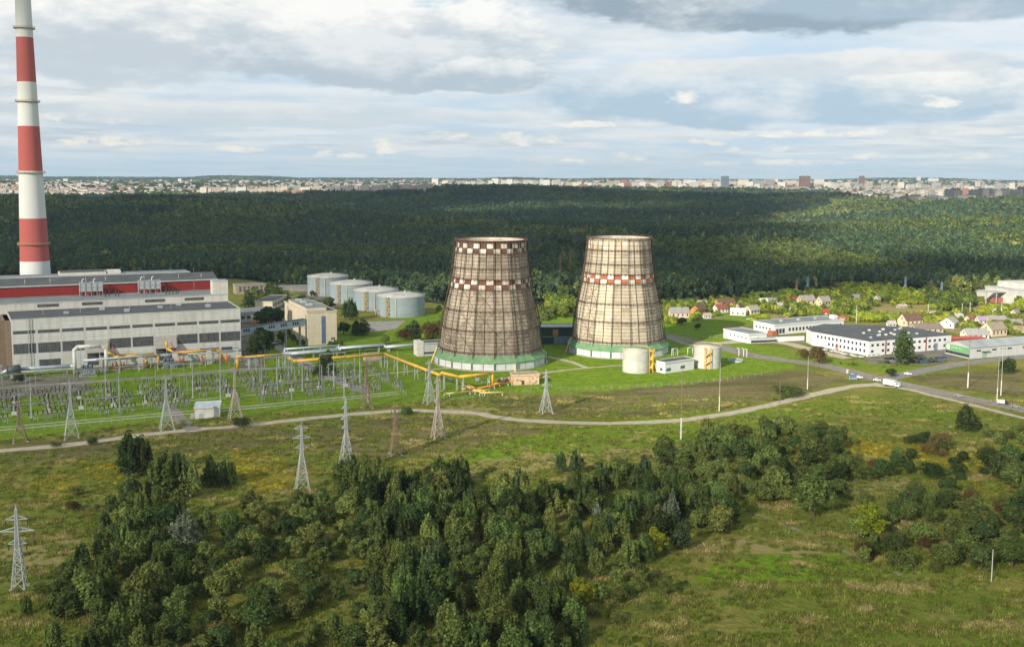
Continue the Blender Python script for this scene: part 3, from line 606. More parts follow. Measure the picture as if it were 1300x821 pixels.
# ------------------------------------------------------------------ chimney
CH = Vector((-.4675*762, 762, 0))
ch = empty('chimney', CH, 0, 'very tall red and white banded chimney beside the power station', 'chimney')
def crad(z): return 5.15+ (12.1-5.15)*max(0, (1-z/262))**1.28 if z < 262 else 5.15
def zpx(py): # height on the chimney axis for an image row
    lo, hi = 0, 300
    for _ in range(40):
        m_ = (lo+hi)/2
        if proj(CH.x, CH.y, m_)[1] > py: lo = m_
        else: hi = m_
    return lo
cuts = [0, zpx(331), zpx(277), zpx(217), zpx(160.5), zpx(104.5), zpx(48), zpx(-12), 262]
for i in range(len(cuts)-1):
    pr = [(crad(cuts[i]+(cuts[i+1]-cuts[i])*k/5), cuts[i]+(cuts[i+1]-cuts[i])*k/5) for k in range(6)]
    MB().lathe(pr, 48).build('red_band' if i % 2 else 'white_band', red_band if i % 2 else white_band, ch, True)
for py in (310, 220, 130, 37):
    z = zpx(py); r_ = crad(z); m_ = MB(); m_.lathe([(r_-.1, z), (r_+1.6, z+.1), (r_+1.6, z+.35), (r_-.1, z+.4)], 40)
    for k in range(24):
        a = k*math.pi/12; m_.bar(((r_+1.55)*math.cos(a), (r_+1.55)*math.sin(a), z+.3), ((r_+1.55)*math.cos(a), (r_+1.55)*math.sin(a), z+1.5), .14)
    for zz in (.9, 1.5): m_.lathe([(r_+1.5, z+zz), (r_+1.62, z+zz), (r_+1.62, z+zz+.14), (r_+1.5, z+zz+.14)], 40)
    m_.build('service_platform', mat('ochre_platform', (.5, .34, .16), scale=1), ch)

# ------------------------------------------------------------------ cooling towers
def tower_mat(name, warm):
    m = bpy.data.materials.new(name); m.use_nodes = True; nt2 = m.node_tree; b2 = nt2.nodes['Principled BSDF']; b2.inputs['Roughness'].default_value = .9; b2.inputs['Specular IOR Level'].default_value = .1
    a = nt2.nodes.new('ShaderNodeAttribute'); a.attribute_name = 'panel'
    tc2 = nt2.nodes.new('ShaderNodeTexCoord'); mp = nt2.nodes.new('ShaderNodeMapping'); mp.inputs['Scale'].default_value = (1, 1, .18)
    n2 = nt2.nodes.new('ShaderNodeTexNoise'); n2.inputs['Scale'].default_value = .35; n2.inputs['Detail'].default_value = 9; n2.inputs['Roughness'].default_value = .65
    nt2.links.new(tc2.outputs['Object'], mp.inputs[0]); nt2.links.new(mp.outputs[0], n2.inputs['Vector'])
    n3 = nt2.nodes.new('ShaderNodeTexNoise'); n3.inputs['Scale'].default_value = 1.6; n3.inputs['Detail'].default_value = 6; nt2.links.new(tc2.outputs['Object'], n3.inputs['Vector'])
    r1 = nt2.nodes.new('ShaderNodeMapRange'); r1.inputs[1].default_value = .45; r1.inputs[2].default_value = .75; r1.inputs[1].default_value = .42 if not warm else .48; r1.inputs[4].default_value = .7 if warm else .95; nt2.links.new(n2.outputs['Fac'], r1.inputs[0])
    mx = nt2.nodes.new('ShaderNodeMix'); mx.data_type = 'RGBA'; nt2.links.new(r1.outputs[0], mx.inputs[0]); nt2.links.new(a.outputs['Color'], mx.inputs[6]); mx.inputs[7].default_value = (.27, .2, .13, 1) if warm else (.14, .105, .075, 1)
    r2 = nt2.nodes.new('ShaderNodeMapRange'); r2.inputs[1].default_value = .3; r2.inputs[2].default_value = .7; r2.inputs[3].default_value = .72; r2.inputs[4].default_value = 1.15; nt2.links.new(n3.outputs['Fac'], r2.inputs[0])
    vs = nt2.nodes.new('ShaderNodeVectorMath'); vs.operation = 'SCALE'; nt2.links.new(mx.outputs[2], vs.inputs[0]); nt2.links.new(r2.outputs[0], vs.inputs[3])
    nt2.links.new(vs.outputs[0], b2.inputs['Base Color']); return m
def interp(z, T):
    for (z0, r0), (z1, r1) in zip(T, T[1:]):
        if z <= z1: t = (z-z0)/(z1-z0); return r0+(r1-r0)*t
    return T[-1][1]
def cooling_tower(cx, cy, lab, warm, k, ph, HT):
    t = empty('cooling_tower', (cx, cy, 0), ph, lab, 'cooling tower')
    T = [(0, 35.0), (6, 34.2), (10.3, 33.4), (24, 31.6), (36, 29.3), (49.3, 26.2), (62.5, 24.2), (73, 23.0), (80, 22.4), (84, 22.3)]
    T = [(z*HT/80, r_*k) for z, r_ in T]; N = 32
    zb = [v*HT/80 for v in (7.6, 10.3, 24, 36, 49.3, 52.6, 55.9, 62.5, 72.0, 75.2, 78.4, 80)]
    rows = []
    for a, b_ in zip(zb, zb[1:]):
        n = max(1, round((b_-a)/2.35)) if (b_-a) > 4 else 1
        rows += [a+(b_-a)*i/n for i in range(n)]
    rows.append(zb[-1])
    def P(i, z, extra=0.0):                      # 16-sided plan, two panel columns per side
        r_ = interp(z, T)+extra; c0 = 2*math.pi*(i//2)/16; c1 = 2*math.pi*(i//2+1)/16
        p = Vector((math.cos(c0), math.sin(c0), 0)); q = Vector((math.cos(c1), math.sin(c1), 0))
        v = p if i % 2 == 0 else (p+q)/2
        v = v*(r_*(1.0 if i % 2 == 0 else 1.008)); return Vector((v.x, v.y, z))
    vs, fs, cs = [], [], []
    rr = random.Random(3 if warm else 5)
    sidev = [rr.uniform(-.12, .14) for _ in range(16)]
    sidev2 = [[rr.uniform(-.14, .12) for _ in range(16)] for _ in range(12)]
    for ri in range(len(rows)-1):
        z0, z1 = rows[ri], rows[ri+1]; zm = (z0+z1)/2; band = sum(1 for q in zb if q <= zm)-1
        for i in range(N):
            g = .02; n = len(vs)
            vs += [P(i, z0), P((i+1) % N, z0) if (i+1) % N else P(0, z0), P((i+1) % N, z1), P(i, z1)]; fs.append((n, n+1, n+2, n+3))
            s_ = i//2
            v = 1+sidev[s_]+sidev2[band][s_]+rr.uniform(-.09, .09)
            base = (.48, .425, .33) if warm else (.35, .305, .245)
            cc = [x*v for x in base]
            if rr.random() < .04: cc = [x*.7 for x in cc]
            zz = zm*80/HT
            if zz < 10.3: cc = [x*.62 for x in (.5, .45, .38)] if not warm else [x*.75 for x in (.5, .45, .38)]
            if 49.3 < zz < 55.9:
                up = zz > 52.6; white = (i + (1 if up else 0)) % 2 == 0
                cc = [.68*v, .66*v, .58*v] if white else ([.40, .13, .07] if warm else [.15, .05, .035])
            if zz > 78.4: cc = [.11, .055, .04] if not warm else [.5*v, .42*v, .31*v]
            elif zz > 72.0:
                up = zz > 75.2; white = (i + (1 if up else 0)) % 2 == 0
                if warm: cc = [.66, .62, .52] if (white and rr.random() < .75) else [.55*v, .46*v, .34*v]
                else: cc = [.66*v, .64*v, .56*v] if white else [.12, .05, .035]
            cs.append([max(.02, min(.75, x)) for x in cc]+[1])
    me = bpy.data.meshes.new('shell'); me.from_pydata([tuple(v) for v in vs], [], fs)
    a = me.attributes.new('panel', 'FLOAT_COLOR', 'FACE'); a.data.foreach_set('color', [x for c_ in cs for x in c_])
    me.materials.append(tower_mat('tower_panels_warm' if warm else 'tower_panels_grey', warm)); o = bpy.data.objects.new('shell', me); col.objects.link(o); o.parent = t
    # inner lining seen over the rim
    MB().lathe([(interp(z, T)-.8, z) for z in (zb[0], 30, 50, 65, zb[-1]-.1)], 48).build('inner_lining', mat('lining', (.62, .57, .48), c2=(.42, .38, .31), scale=.2), t)
    MB().lathe([(interp(40, T)-1.0, 40.0), (.1, 41)], 32).build('inner_floor', mat('inner_dark', (.3, .28, .24)), t)
    # exterior steel lattice
    zt = HT+1.4; ex = 1.3
    for s_ in range(16):
        m_ = MB(); zz = [4.6]+zb[1:4]+[zb[4], zb[6], zb[7], zb[8], zt-1]
        for a_, b_ in zip(zz, zz[1:]): m_.bar(P(2*s_, a_, ex), P(2*s_, b_, ex), .34 if warm else .42)
        m_.build('rib', steel_dark, t)
    m_ = MB()
    for i in range(1, N, 2):
        zz = zb[1:4]+[zb[4], zb[6], zb[7], zb[8], zb[10]]
        for a_, b_ in zip(zz, zz[1:]): m_.bar(P(i, a_, .45), P(i, b_, .45), .26)
    for z in rows[1:-1]:
        for s_ in range(16): m_.bar(P(2*s_, z, .22), P((2*s_+2) % N, z, .22), .15 if warm else .2)
    m_.build('panel_battens', mat('batten', (.12, .085, .06), scale=.5), t)
    for z in [zb[1], zb[2], zb[3], zb[4], zb[6], zb[7], zb[8], HT]:
        m_ = MB()
        for s_ in range(16):
            for e_, dz_, w_ in ((1.7, 0, .2), (.4, 0, .26), (1.7, 1.15, .12)): m_.bar(P(2*s_, z, e_)+Vector((0, 0, dz_)), P((2*s_+2) % N, z, e_)+Vector((0, 0, dz_)), w_)
            for q in range(4):
                pa = P(2*s_, z, 1.7).lerp(P((2*s_+2) % N, z, 1.7), q/4); pb = P(2*s_, z, .4).lerp(P((2*s_+2) % N, z, .4), q/4)
                m_.bar(pa, pa+Vector((0, 0, 1.15)), .13); m_.bar(pa, pb, .16); m_.bar(pb, pa.lerp(pb, 0.2)+Vector((0, 0, -1.4)), .13)
        m_.build('ring_gallery', steel_dark, t)
    m_ = MB()
    for z0, z1 in ((zb[1], zb[2]), (zb[2], zb[3]), (zb[3], zb[4])):
        for s_ in range(16):
            if (not warm and (s_*7+int(z0)) % 3) or (warm and s_ % 4 == 1):
                m_.bar(P(2*s_, z0, .8), P((2*s_+2) % N, z1, .8), .12); m_.bar(P((2*s_+2) % N, z0, .8), P(2*s_, z1, .8), .12)
    m_.build('cross_bracing', steel_dark, t)
    # base: white louvred ring, green posts, green skirt roof
    Rr = 37.2*k; rp = [Vector((Rr*math.cos(2*math.pi*i/16), Rr*math.sin(2*math.pi*i/16), 0)) for i in range(16)]
    sk = MB()
    for i in range(16):
        a_, b_ = rp[i], rp[(i+1) % 16]; d = (b_-a_); L_ = d.length; d.normalize(); nrm = Vector((d.y, -d.x, 0))
        for h0, h1 in ((.035, .485), (.515, .965)):
            m_ = MB(); p0, p1 = a_+d*L_*h0, a_+d*L_*h1
            m_.prism([(p0.x, p0.y), (p1.x, p1.y), (p1.x-nrm.x*.3, p1.y-nrm.y*.3), (p0.x-nrm.x*.3, p0.y-nrm.y*.3)], .5, 4.9); m_.build('louvre_panel', louvre_white, t)
        a2, b2 = a_*1.015, b_*1.015; c2_, d2 = P(2*((i+1) % 16), 8.2*HT/80, .2), P(2*i, 8.2*HT/80, .2)
        sk.face([a2+Vector((0, 0, 4.7)), b2+Vector((0, 0, 4.7)), c2_, d2]); sk.face([a2+Vector((0, 0, 4.7)), a2+Vector((0, 0, 5.15)), b2+Vector((0, 0, 5.15)), b2+Vector((0, 0, 4.7))])
        sk.face([a2+Vector((0, 0, 5.15)), b2+Vector((0, 0, 5.15)), c2_+Vector((0, 0, .4)), d2+Vector((0, 0, .4))])
    sk.build('skirt_roof', green_paint, t)
    for i in range(16): MB().bar(rp[i]*1.006, rp[i]*1.006+Vector((0, 0, 4.95)), .75).build('post', mat('green_post', (.07, .2, .1)), t)
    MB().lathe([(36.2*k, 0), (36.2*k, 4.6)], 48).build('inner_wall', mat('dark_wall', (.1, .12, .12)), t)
    MB().lathe([(38*k, 0), (38*k, .45), (36.5*k, .5)], 48).build('basin', concrete, t)
    m_ = MB(); a0 = -math.pi*.93-ph                                   # inclined stair on the left flank
    v0 = Vector((math.cos(a0), math.sin(a0), 0)); m_.bar(v0*39.8*k, v0*35.5*k+Vector((0, 0, 10.5)), .8); m_.build('stair', yellow_pale, t)
    return t
t1c = at(623, 458); t2c = at(784.2, 444.5)
cooling_tower(t1c.x, t1c.y, 'dirty brown grey cooling tower with dark red and white checks', False, 1.0, R(5.0), 80.5)
cooling_tower(t2c.x, t2c.y, 'sunlit cream cooling tower with orange red and white checks', True, .955, R(9), 79.5)

# ------------------------------------------------------------------ tanks
def big_tank(px, py, r_, h, lab, a0):
    c_ = at(px, py); t = empty('storage_tank', c_, 0, lab, 'storage tank')
    MB().lathe([(r_, 0), (r_, h)], 64).build('tank_wall', tank_paint, t, True)
    MB().lathe([(r_+.15, h), (r_+.15, h+.35), (r_*.66, h+1.7), (r_*.33, h+2.6), (.05, h+2.9)], 64).build('roof', tank_roof, t, True)
    MB().lathe([(r_+.3, h-.5), (r_+.3, h-.1), (r_+.01, h-.1)], 64).build('rim', roof_light, t)
    m_ = MB()
    for k in range(40):
        a = k*math.pi/20; p = Vector((r_*math.cos(a), r_*math.sin(a), h+.3)); m_.bar(p, p+Vector((0, 0, 1.1)), .1)
    m_.lathe([(r_-.05, h+1.3), (r_+.05, h+1.3), (r_+.05, h+1.4)], 48); m_.build('railing', steel, t)
    s_ = MB(); a = R(a0); d = Vector((math.cos(a), math.sin(a), 0)); q = Vector((-d.y, d.x, 0)); c0 = d*(r_+.2); n = 5
    for e in (-1.5, 1.5): s_.bar(c0+q*e+d*1.2, c0+q*e+d*1.2+Vector((0, 0, h+1)), .28)
    for i in range(n):
        z0, z1 = h*i/n, h*(i+1)/n; e = 1.5 if i % 2 else -1.5
        s_.bar(c0+q*e+d+Vector((0, 0, z0)), c0-q*e+d+Vector((0, 0, z1)), .5); s_.bar(c0-q*1.8+d+Vector((0, 0, z1)), c0+q*1.8+d+Vector((0, 0, z1)), .5)
    s_.build('stair', mat('ochre_stair', (.5, .36, .16), scale=.8), t)
    MB().tube((math.cos(R(a0+22))*(r_+.5), math.sin(R(a0+22))*(r_+.5), 0), (math.cos(R(a0+22))*(r_+.5), math.sin(R(a0+22))*(r_+.5), h), .3).build('downpipe', conc_white, t)
    MB().tube((3, 2, h+2), (3, 2, h+4.2), .7).build('roof_vent', conc_white, t)
big_tank(416.5, 373.5, 20.8, 19, 'blue grey storage tank farthest left and farthest back', -110)
big_tank(446, 382.5, 20.8, 18, 'blue grey storage tank second from the left', -115)
big_tank(477.5, 391.5, 20.4, 17.5, 'blue grey storage tank third from the left with patched wall', -108)
big_tank(509.5, 399.5, 20.6, 17.3, 'nearest blue grey storage tank at the right of its row', -118)
def small_tank(px, pyf, r_, h, lab, a0):
    c_ = at(px, pyf); c_.y += r_; c_.x += r_*c_.x/c_.y; t = empty('water_tank', c_, 0, lab, 'water tank')
    MB().lathe([(r_, 0), (r_, h)], 48).build('tank_wall', tank_light, t, True)
    MB().lathe([(r_+.1, h), (r_+.1, h+.25), (.05, h+1.2)], 48).build('roof', tank_roof, t, True)
    m_ = MB()
    for k in range(28):
        a = k*math.pi/14; p = Vector((r_*math.cos(a), r_*math.sin(a), h+.2)); m_.bar(p, p+Vector((0, 0, 1.1)), .12)
    m_.lathe([(r_-.06, h+1.2), (r_+.06, h+1.2), (r_+.06, h+1.35)], 36); m_.build('railing', yellow_pale, t)
    a = R(a0); d = Vector((math.cos(a), math.sin(a), 0)); q = Vector((-d.y, d.x, 0)); s_ = MB(); c0 = d*(r_+.2)
    for e in (c0-q*1.7, c0+q*1.7, c0-q*1.7+d*2.2, c0+q*1.7+d*2.2): s_.bar(e, e+Vector((0, 0, h+1)), .3)
    n = 5
    for i in range(n):
        z0, z1 = h*i/n, h*(i+1)/n; A_, B_ = (c0-q*1.6, c0+q*1.6) if i % 2 else (c0+q*1.6, c0-q*1.6)
        s_.idx([A_+d*.3+Vector((0, 0, z0)), A_+d*1.9+Vector((0, 0, z0)), B_+d*1.9+Vector((0, 0, z1)), B_+d*.3+Vector((0, 0, z1)), A_+d*.3+Vector((0, 0, z0+.5)), A_+d*1.9+Vector((0, 0, z0+.5)), B_+d*1.9+Vector((0, 0, z1+.5)), B_+d*.3+Vector((0, 0, z1+.5))], [(0, 3, 2, 1), (4, 5, 6, 7), (0, 1, 5, 4), (2, 3, 7, 6), (1, 2, 6, 5), (3, 0, 4, 7)])
        s_.box(min((B_+d*.3).x, (B_+d*1.9).x)-.4, max((B_+d*.3).x, (B_+d*1.9).x)+.4, min((B_).y, (B_+d*1.9).y), max(B_.y, (B_+d*1.9).y), z1-.1, z1+.4)
    s_.build('stair_tower', yellow, t)
small_tank(807.5, 474.3, 8.6, 13.6, 'pale round water tank with yellow stair left of the pump house', -20)
small_tank(897.5, 468.4, 8.7, 13.2, 'pale round water tank with yellow stair right of the pump house', -100)

# ------------------------------------------------------------------ generic block with window parts
def block(name, o, rot, Lx, Wy, h, wall, roof, lab, cat, front=(), left=(), right=(), parapet=True, over=.2):
    """front = list of (x0,x1,z0,z1,name,material) on y=0; left on x=0; right on x=Lx"""
    t = empty(name, o, rot, lab, cat)
    MB().box(0, Lx, 0, Wy, 0, h).build('wall', wall, t)
    MB().box(-over, Lx+over, -over, Wy+over, h+.001, h+.45).build('roof', roof, t)
    if parapet:
        m_ = MB(); e = over+.05
        for a in ((-e, Lx+e, -e-.2, -e), (-e, Lx+e, Wy+e, Wy+e+.2), (-e-.2, -e, -e, Wy+e), (Lx+e, Lx+e+.2, -e, Wy+e)): m_.box(*a, h-.2, h+.7)
        m_.build('parapet', wall, t)
    for side, lst in (('f', front), ('l', left), ('r', right)):
        for a, b_, z0, z1, nm, mt in lst:
            m_ = MB()
            if side == 'f': m_.box(a, b_, -.1, .02, z0, z1)
            elif side == 'l': m_.box(-.1, .02, a, b_, z0, z1)
            else: m_.box(Lx-.02, Lx+.1, a, b_, z0, z1)
            m_.build(nm, mt, t)
    return t
def wins(x0, x1, n, w_, z0, z1, nm='window', m_=None):
    st = (x1-x0)/n; return [(x0+st*(i+.5)-w_/2, x0+st*(i+.5)+w_/2, z0, z1, nm, m_ or glass_dark) for i in range(n)]
# cream office block joined by the skybridge
oc = at(390.8, 438.7)
of = block('office_block', oc, SROT, 21.5, 72, 23.8, cream, roof_grey, 'cream office block with a narrow blue window strip', 'office building',
      front=[(10.2, 13.3, .8, 20.8, 'stair_glazing', mat('blue_glazing', (.06, .1, .2), rough=.3, c2=(.16, .22, .34), scale=.8)), (17.2, 18.2, 3, 5, 'window', glass_dark), (18.8, 19.8, 3, 5, 'window', glass_dark)],
      left=[(3.2, 4.6, 3, 22, 'window_strip', glass_dark), (60, 61.4, 4, 22, 'window_strip', glass_dark)]+[(8+i*5.2, 10.6+i*5.2, z, z+1.3, 'window', mat('cream_blind', (.45, .38, .27), rough=.5)) for i in range(9) for z in (4.5, 11)])
MB().box(.4, 15, 4, 60, 24.3, 26.8).build('penthouse', cream, of); MB().box(.2, 15.2, 3.8, 60.2, 26.8, 27.2).build('penthouse_roof', roof_mid, of)
for y_ in (12, 30, 44): MB().box(3, 7, y_, y_+5, 27.2, 28.6).build('roof_vent', steel, of)
# skybridge
pa = S(137.9, 6.5, 0); pb = at(388.5, 439.5)+SV*5; dd = Vector((pb.x-pa.x, pb.y-pa.y, 0)); ln = dd.length; ra = math.atan2(dd.y, dd.x)
sb2 = empty('skybridge', pa, ra, 'pale blue covered footbridge between station and office', 'footbridge')
MB().box(0, ln, -1.6, 1.6, 14.6, 19).build('gallery', mat('pale_blue_panel', (.42, .5, .58), c2=(.34, .42, .5), scale=.4), sb2); MB().box(-.1, ln+.1, -1.9, 1.9, 19, 19.35).build('roof', roof_grey, sb2); MB().box(0, ln, -1.8, 1.8, 14.2, 14.6).build('floor_beam', conc_white, sb2)
for g_ in range(5):
    for k_ in range(3): MB().box(2+g_*(ln-3)/5+k_*2, 3.2+g_*(ln-3)/5+k_*2, -1.72, -1.58, 16, 18).build('window', glass_dark, sb2)
for x_ in (.18, .43, .7, .93): MB().box(ln*x_-.5, ln*x_+.5, -.7, .7, 0, 14.2).build('pillar', concrete, sb2)
# low buildings behind
block('service_building', at(302, 410), SROT+.15, 38, 26, 8, mat('pale_wall', (.5, .5, .47)), roof_mid, 'low grey roofed service building behind the skybridge', 'building', front=wins(2, 36, 7, 3, 3, 5.5))
block('service_building', at(346, 393), SROT+1.1, 52, 16, 7, cream, roof_grey, 'long low cream building behind the office block', 'building', front=wins(2, 50, 9, 2.6, 2.6, 5))
block('service_building', at(344, 371), SROT-.1, 70, 14, 5, concrete, roof_mid, 'long flat grey shed at the forest edge left of the tanks', 'building')
block('service_building', at(300, 374), SROT, 30, 18, 9, mat('buff_wall', (.42, .36, .28)), roof_mid, 'buff two storey building right of the red storey', 'building', front=wins(2, 28, 6, 2.2, 3, 5)+wins(2, 28, 6, 2.2, 6, 7.6))
for k_, (px, py) in enumerate(((322, 411), (329, 410.5), (336, 410), (343, 408.5))):
    c_ = at(px, py); t = empty('silo_tank', c_, 0, 'short cream cylinder with orange foot behind the skybridge, %s of four' % ORD[k_], 'cylinder', 'cream cylinders behind the skybridge')
    MB().lathe([(2.1, 1.6), (2.1, 6.6), (1.2, 7.3), (.05, 7.5)], 20).build('body', mat('cream_paint', (.7, .62, .42)), t, True); MB().lathe([(2.16, 0), (2.16, 1.7)], 20).build('foot_band', orange, t, True)
block('pump_hut', at(479, 401.5), SROT, 6, 6, 5, mat('pinkish_wall', (.5, .4, .34)), concrete, 'small pinkish hut at the foot of the third storage tank', 'hut')
block('pipe_hut', at(464, 459), SROT, 10, 5, 4, mat('pinkish_brick', (.5, .38, .3)), roof_light, 'small pink brick hut under the yellow pipe', 'hut')
# white screen building left of tower 1
bb = block('pump_station', at(530.5, 452.5), SROT-.1, 30, 10, 8.5, grey_wall, roof_grey, 'grey pump station with white end wall left of the brown cooling tower', 'pump station')
MB().box(-.35, 4, -.35, 10.3, 0, 10).build('end_wall', conc_white, bb); MB().box(4.2, 29.8, -.12, .02, 1.5, 2.8).build('window_band', glass_dark, bb)
# green building between the towers
gb = block('green_building', at(686, 437), R(3), 42, 18, 12, mat('dark_green_cladding', (.03, .075, .06), c2=(.02, .055, .045), scale=.2), roof_light, 'dark green building between the two cooling towers', 'building')
MB().box(9, 13, -.14, .02, 6.3, 11).build('door', mat('orange_board', (.5, .3, .12)), gb); MB().box(-.1, 42.1, -.3, -.02, 5.4, 5.8).build('ledge', concrete, gb); MB().box(10, 42.05, -.25, -.03, .3, 5.2).build('lower_cladding', bluegrey, gb)
# brick pump hut by the gas pipes
hb = block('brick_hut', at(651.5, 488.8), SROT-.25, 15.5, 8, 5.6, mat('patched_render', (.62, .47, .32), c2=(.3, .17, .12), scale=.55, thresh=(.38, .46)), mat('hut_roof', (.36, .31, .27)), 'small peeling ochre hut beside the yellow gas pipes', 'hut')
MB().box(5, 6.6, -.12, .02, .2, 2.6).build('door', steel_dark, hb)
# white pump house between the water tanks
pu = at(844, 474.2); wp = block('pump_house', pu, math.atan2(*(at(881, 468.8)-pu).yx), (at(881, 468.8)-pu).length, 8.5, 6.6, white_wall, roof_grey, 'white pump house between the two water tanks', 'pump house',
      front=[(1.2, 5, 1.3, 3.2, 'window', mat('greenish_glass', (.12, .17, .15), rough=.3)), (13.4, 17.2, 1.7, 3.6, 'window', MATS.get('greenish_glass'))], left=[(2, 4.5, 1.3, 3.2, 'window', MATS.get('greenish_glass'))])
# switchyard hut
hu = at(247.5, 531.8); sh_ = block('switchyard_hut', hu, SROT-.2, 12, 13, 5.4, conc_white, silver, 'white hut with pale blue roof in the switchyard', 'hut')
MB().box(-2.4, -.3, .5, 9.5, 0, .9).build('ramp', concrete, sh_); MB().box(2, 4, -.1, .02, .1, 2.8).build('door', steel, sh_)

# ================================================================== PIPES
def pipe_thing(name, pts, r_, m, lab, sup=14, cat='pipeline', sm=None, root=None):
    """pts in site coordinates (u, v, z); the pipe stands on its own trestles"""
    o0 = pts[0]; t = root or empty(name, S(o0[0], o0[1]), SROT, lab, cat); q = [(p[0]-o0[0], p[1]-o0[1], p[2]) for p in pts]
    MB().path(q, r_, 10).build('pipe', m, t, True)
    fl = MB(); 
    for a, b_ in zip(q, q[1:]):
        a, b_ = Vector(a), Vector(b_); L_ = (b_-a).length
        if L_ > 8: 
            d = (b_-a).normalized(); fl.tube(a+d*L_*.5-d*.2, a+d*L_*.5+d*.2, r_*1.25, None, 10)
    if fl.v: fl.build('flange', m, t)
    for a, b_ in zip(q, q[1:]):
        a, b_ = Vector(a), Vector(b_); h_ = Vector((b_.x-a.x, b_.y-a.y, 0)).length
        if h_ < 5: continue
        n = max(1, int(h_/sup))
        for i in range(n+1):
            p = a.lerp(b_, (i+.15)/(n+.3))
            if p.z-r_ < .4: continue
            d = (b_-a).normalized(); s_ = Vector((-d.y, d.x, 0)).normalized()*max(.9, r_*1.4); top = p.z-r_
            m_ = MB(); m_.bar((p.x-s_.x, p.y-s_.y, 0), (p.x-s_.x*.7, p.y-s_.y*.7, top), .35); m_.bar((p.x+s_.x, p.y+s_.y, 0), (p.x+s_.x*.7, p.y+s_.y*.7, top), .35); m_.bar((p.x-s_.x, p.y-s_.y, top), (p.x+s_.x, p.y+s_.y, top), .3)
            if top > 5: m_.bar((p.x-s_.x, p.y-s_.y, top*.3), (p.x+s_.x*.8, p.y+s_.y*.8, top*.7), .2)
            m_.build('support', sm or steel, t)
    return t
pipe_thing('gas_pipeline', [(126, -50, 2), (126, -50, 9.5), (130.2, -50, 8.6), (154.5, -49, 8.6), (156.3, -73.5, 8.2), (214.5, -71.5, 8.2), (221.6, -151, 8), (221.9, -153.5, 9.8), (229.5, -160, 8), (251, -158.5, 8), (251, -158.5, 1.6), (256, -158, 1.6)], .85, yellow, 'long yellow gas pipeline on tall grey trestles', 15)
pipe_thing('gas_pipeline', [(229, -168, 1.8), (238, -167, 1.9), (262, -158, 1.9), (291, -147, 1.9)], .5, orange, 'low orange pipe running to the peeling hut', 9)
def lowpipe(pxs, r_, m, lab, z=1.8): 
    pts = [inS(x, y, z)+(z,) for x, y in pxs]; pts = [pts[0][:2]+(.3,)]+pts; return pipe_thing('gas_pipe', pts, r_, m, lab, 9)
lowpipe([(563.5, 501.5), (566, 499.5), (600, 496), (623, 494.5)], .42, yellow_pale, 'low pale yellow pipe nearest the gravel track')
lowpipe([(588, 488.5), (600, 493.5), (612, 498.5), (641, 497.5)], .42, yellow_pale, 'low pale yellow pipe bent beside the orange pipe')
lowpipe([(594, 488), (604, 493), (616, 497)], .36, yellow, 'short yellow pipe behind the pale yellow one')
# valve skid by the hut
vs_ = empty('valve_station', at(633, 487), SROT, 'rusty valve station left of the peeling hut', 'valve station')
for k_, (a, b_) in enumerate(((0, 0), (2.5, 1), (5, .5), (7.5, 1.4))): MB().lathe([(.9, 0), (.9, 2.6+.5*(k_ % 2)), (.3, 3.4)], 12, c=(a, b_)).build('vessel', (rust_steel, concrete)[k_ % 2], vs_)
MB().path([(-3, 2, 1.6), (10, 2, 1.6), (10, 2, 3)], .35).build('pipe', orange, vs_); MB().tube((11.5, 1.5, 0), (11.5, 1.5, 10.5), .42).build('vent_pipe', yellow_pale, vs_)
for k_, (px, py, s_) in enumerate(((589, 497, 1), (606, 485, 1.2), (613, 489, 1), (571, 484, .8))):
    c_ = at(px, py); t = empty('control_cabinet', c_, SROT, 'small grey cabinet among the yellow pipes, %s of four' % ('nearest', 'farthest but one', 'rightmost', 'leftmost')[k_], 'cabinet', 'cabinets among the gas pipes')
    MB().box(-.8*s_, .8*s_, -.5, .5, .8, 2.6*s_).build('body', conc_white if k_ == 0 else steel, t); MB().box(-.9*s_, .9*s_, -.6, .6, 2.6*s_, 2.75*s_).build('roof', steel_dark, t); m_ = MB(); [m_.bar((x*s_, y, 0), (x*s_, y, .8), .15) for x in (-.6, .6) for y in (-.3, .3)]; m_.build('frame', steel, t)
# bundle of jacketed heat pipes along the station and on to the right
def bundle(v0, z, r_, dv, n, u0, u1, loop, lab, m=silver):
    for k_ in range(n):
        v = v0+k_*dv; pts = [(u0, v, z), (loop[0], v, z), (loop[0], v, z+loop[2]), (loop[0]+.01, v+loop[3], z+loop[2]), (loop[1], v+loop[3], z+loop[2]), (loop[1], v, z+loop[2]), (loop[1]+.01, v, z), (u1, v, z)] if loop else [(u0, v, z), (u1, v, z)]
        pipe_thing('heat_pipe', pts, r_, m, '%s, %s of its bundle' % (lab, ('nearest', 'second nearest', 'third nearest', 'farthest')[k_]), 16, 'pipeline', concrete).__setitem__('group', lab)
bundle(-20, 3.6, .62, 2.0, 3, 163, 256, (200, 232, 0.8, 3.2), 'silver jacketed heat pipe right of the concrete road')
bundle(-11.5, 2.6, .8, 2.4, 2, 163, 240, None, 'thick silver pipe behind the looped heat pipes', bluegrey)
pipe_thing('heat_pipe', [(163, -16, 2), (163, -16, 6.4), (200, -16, 6.4), (200, -16, 3)], .55, silver, 'raised silver pipe crossing the concrete road', 12)
pipe_thing('flue_pipe', [(-6, -12, 2.6), (-2, -13, 4.6), (32, -14, 4.4), (33.5, -16, 4.6)], 1.15, silver, 'fat silver pipe before the left end of the station')
pipe_thing('flue_pipe', [(34, -20, 1), (34, -20, 15), (36, -20, 17), (50, -20, 16.6), (52, -20, 15), (52, -20, 1)], 1.1, plasticpipe, 'white arch shaped pipe before the station', 60)
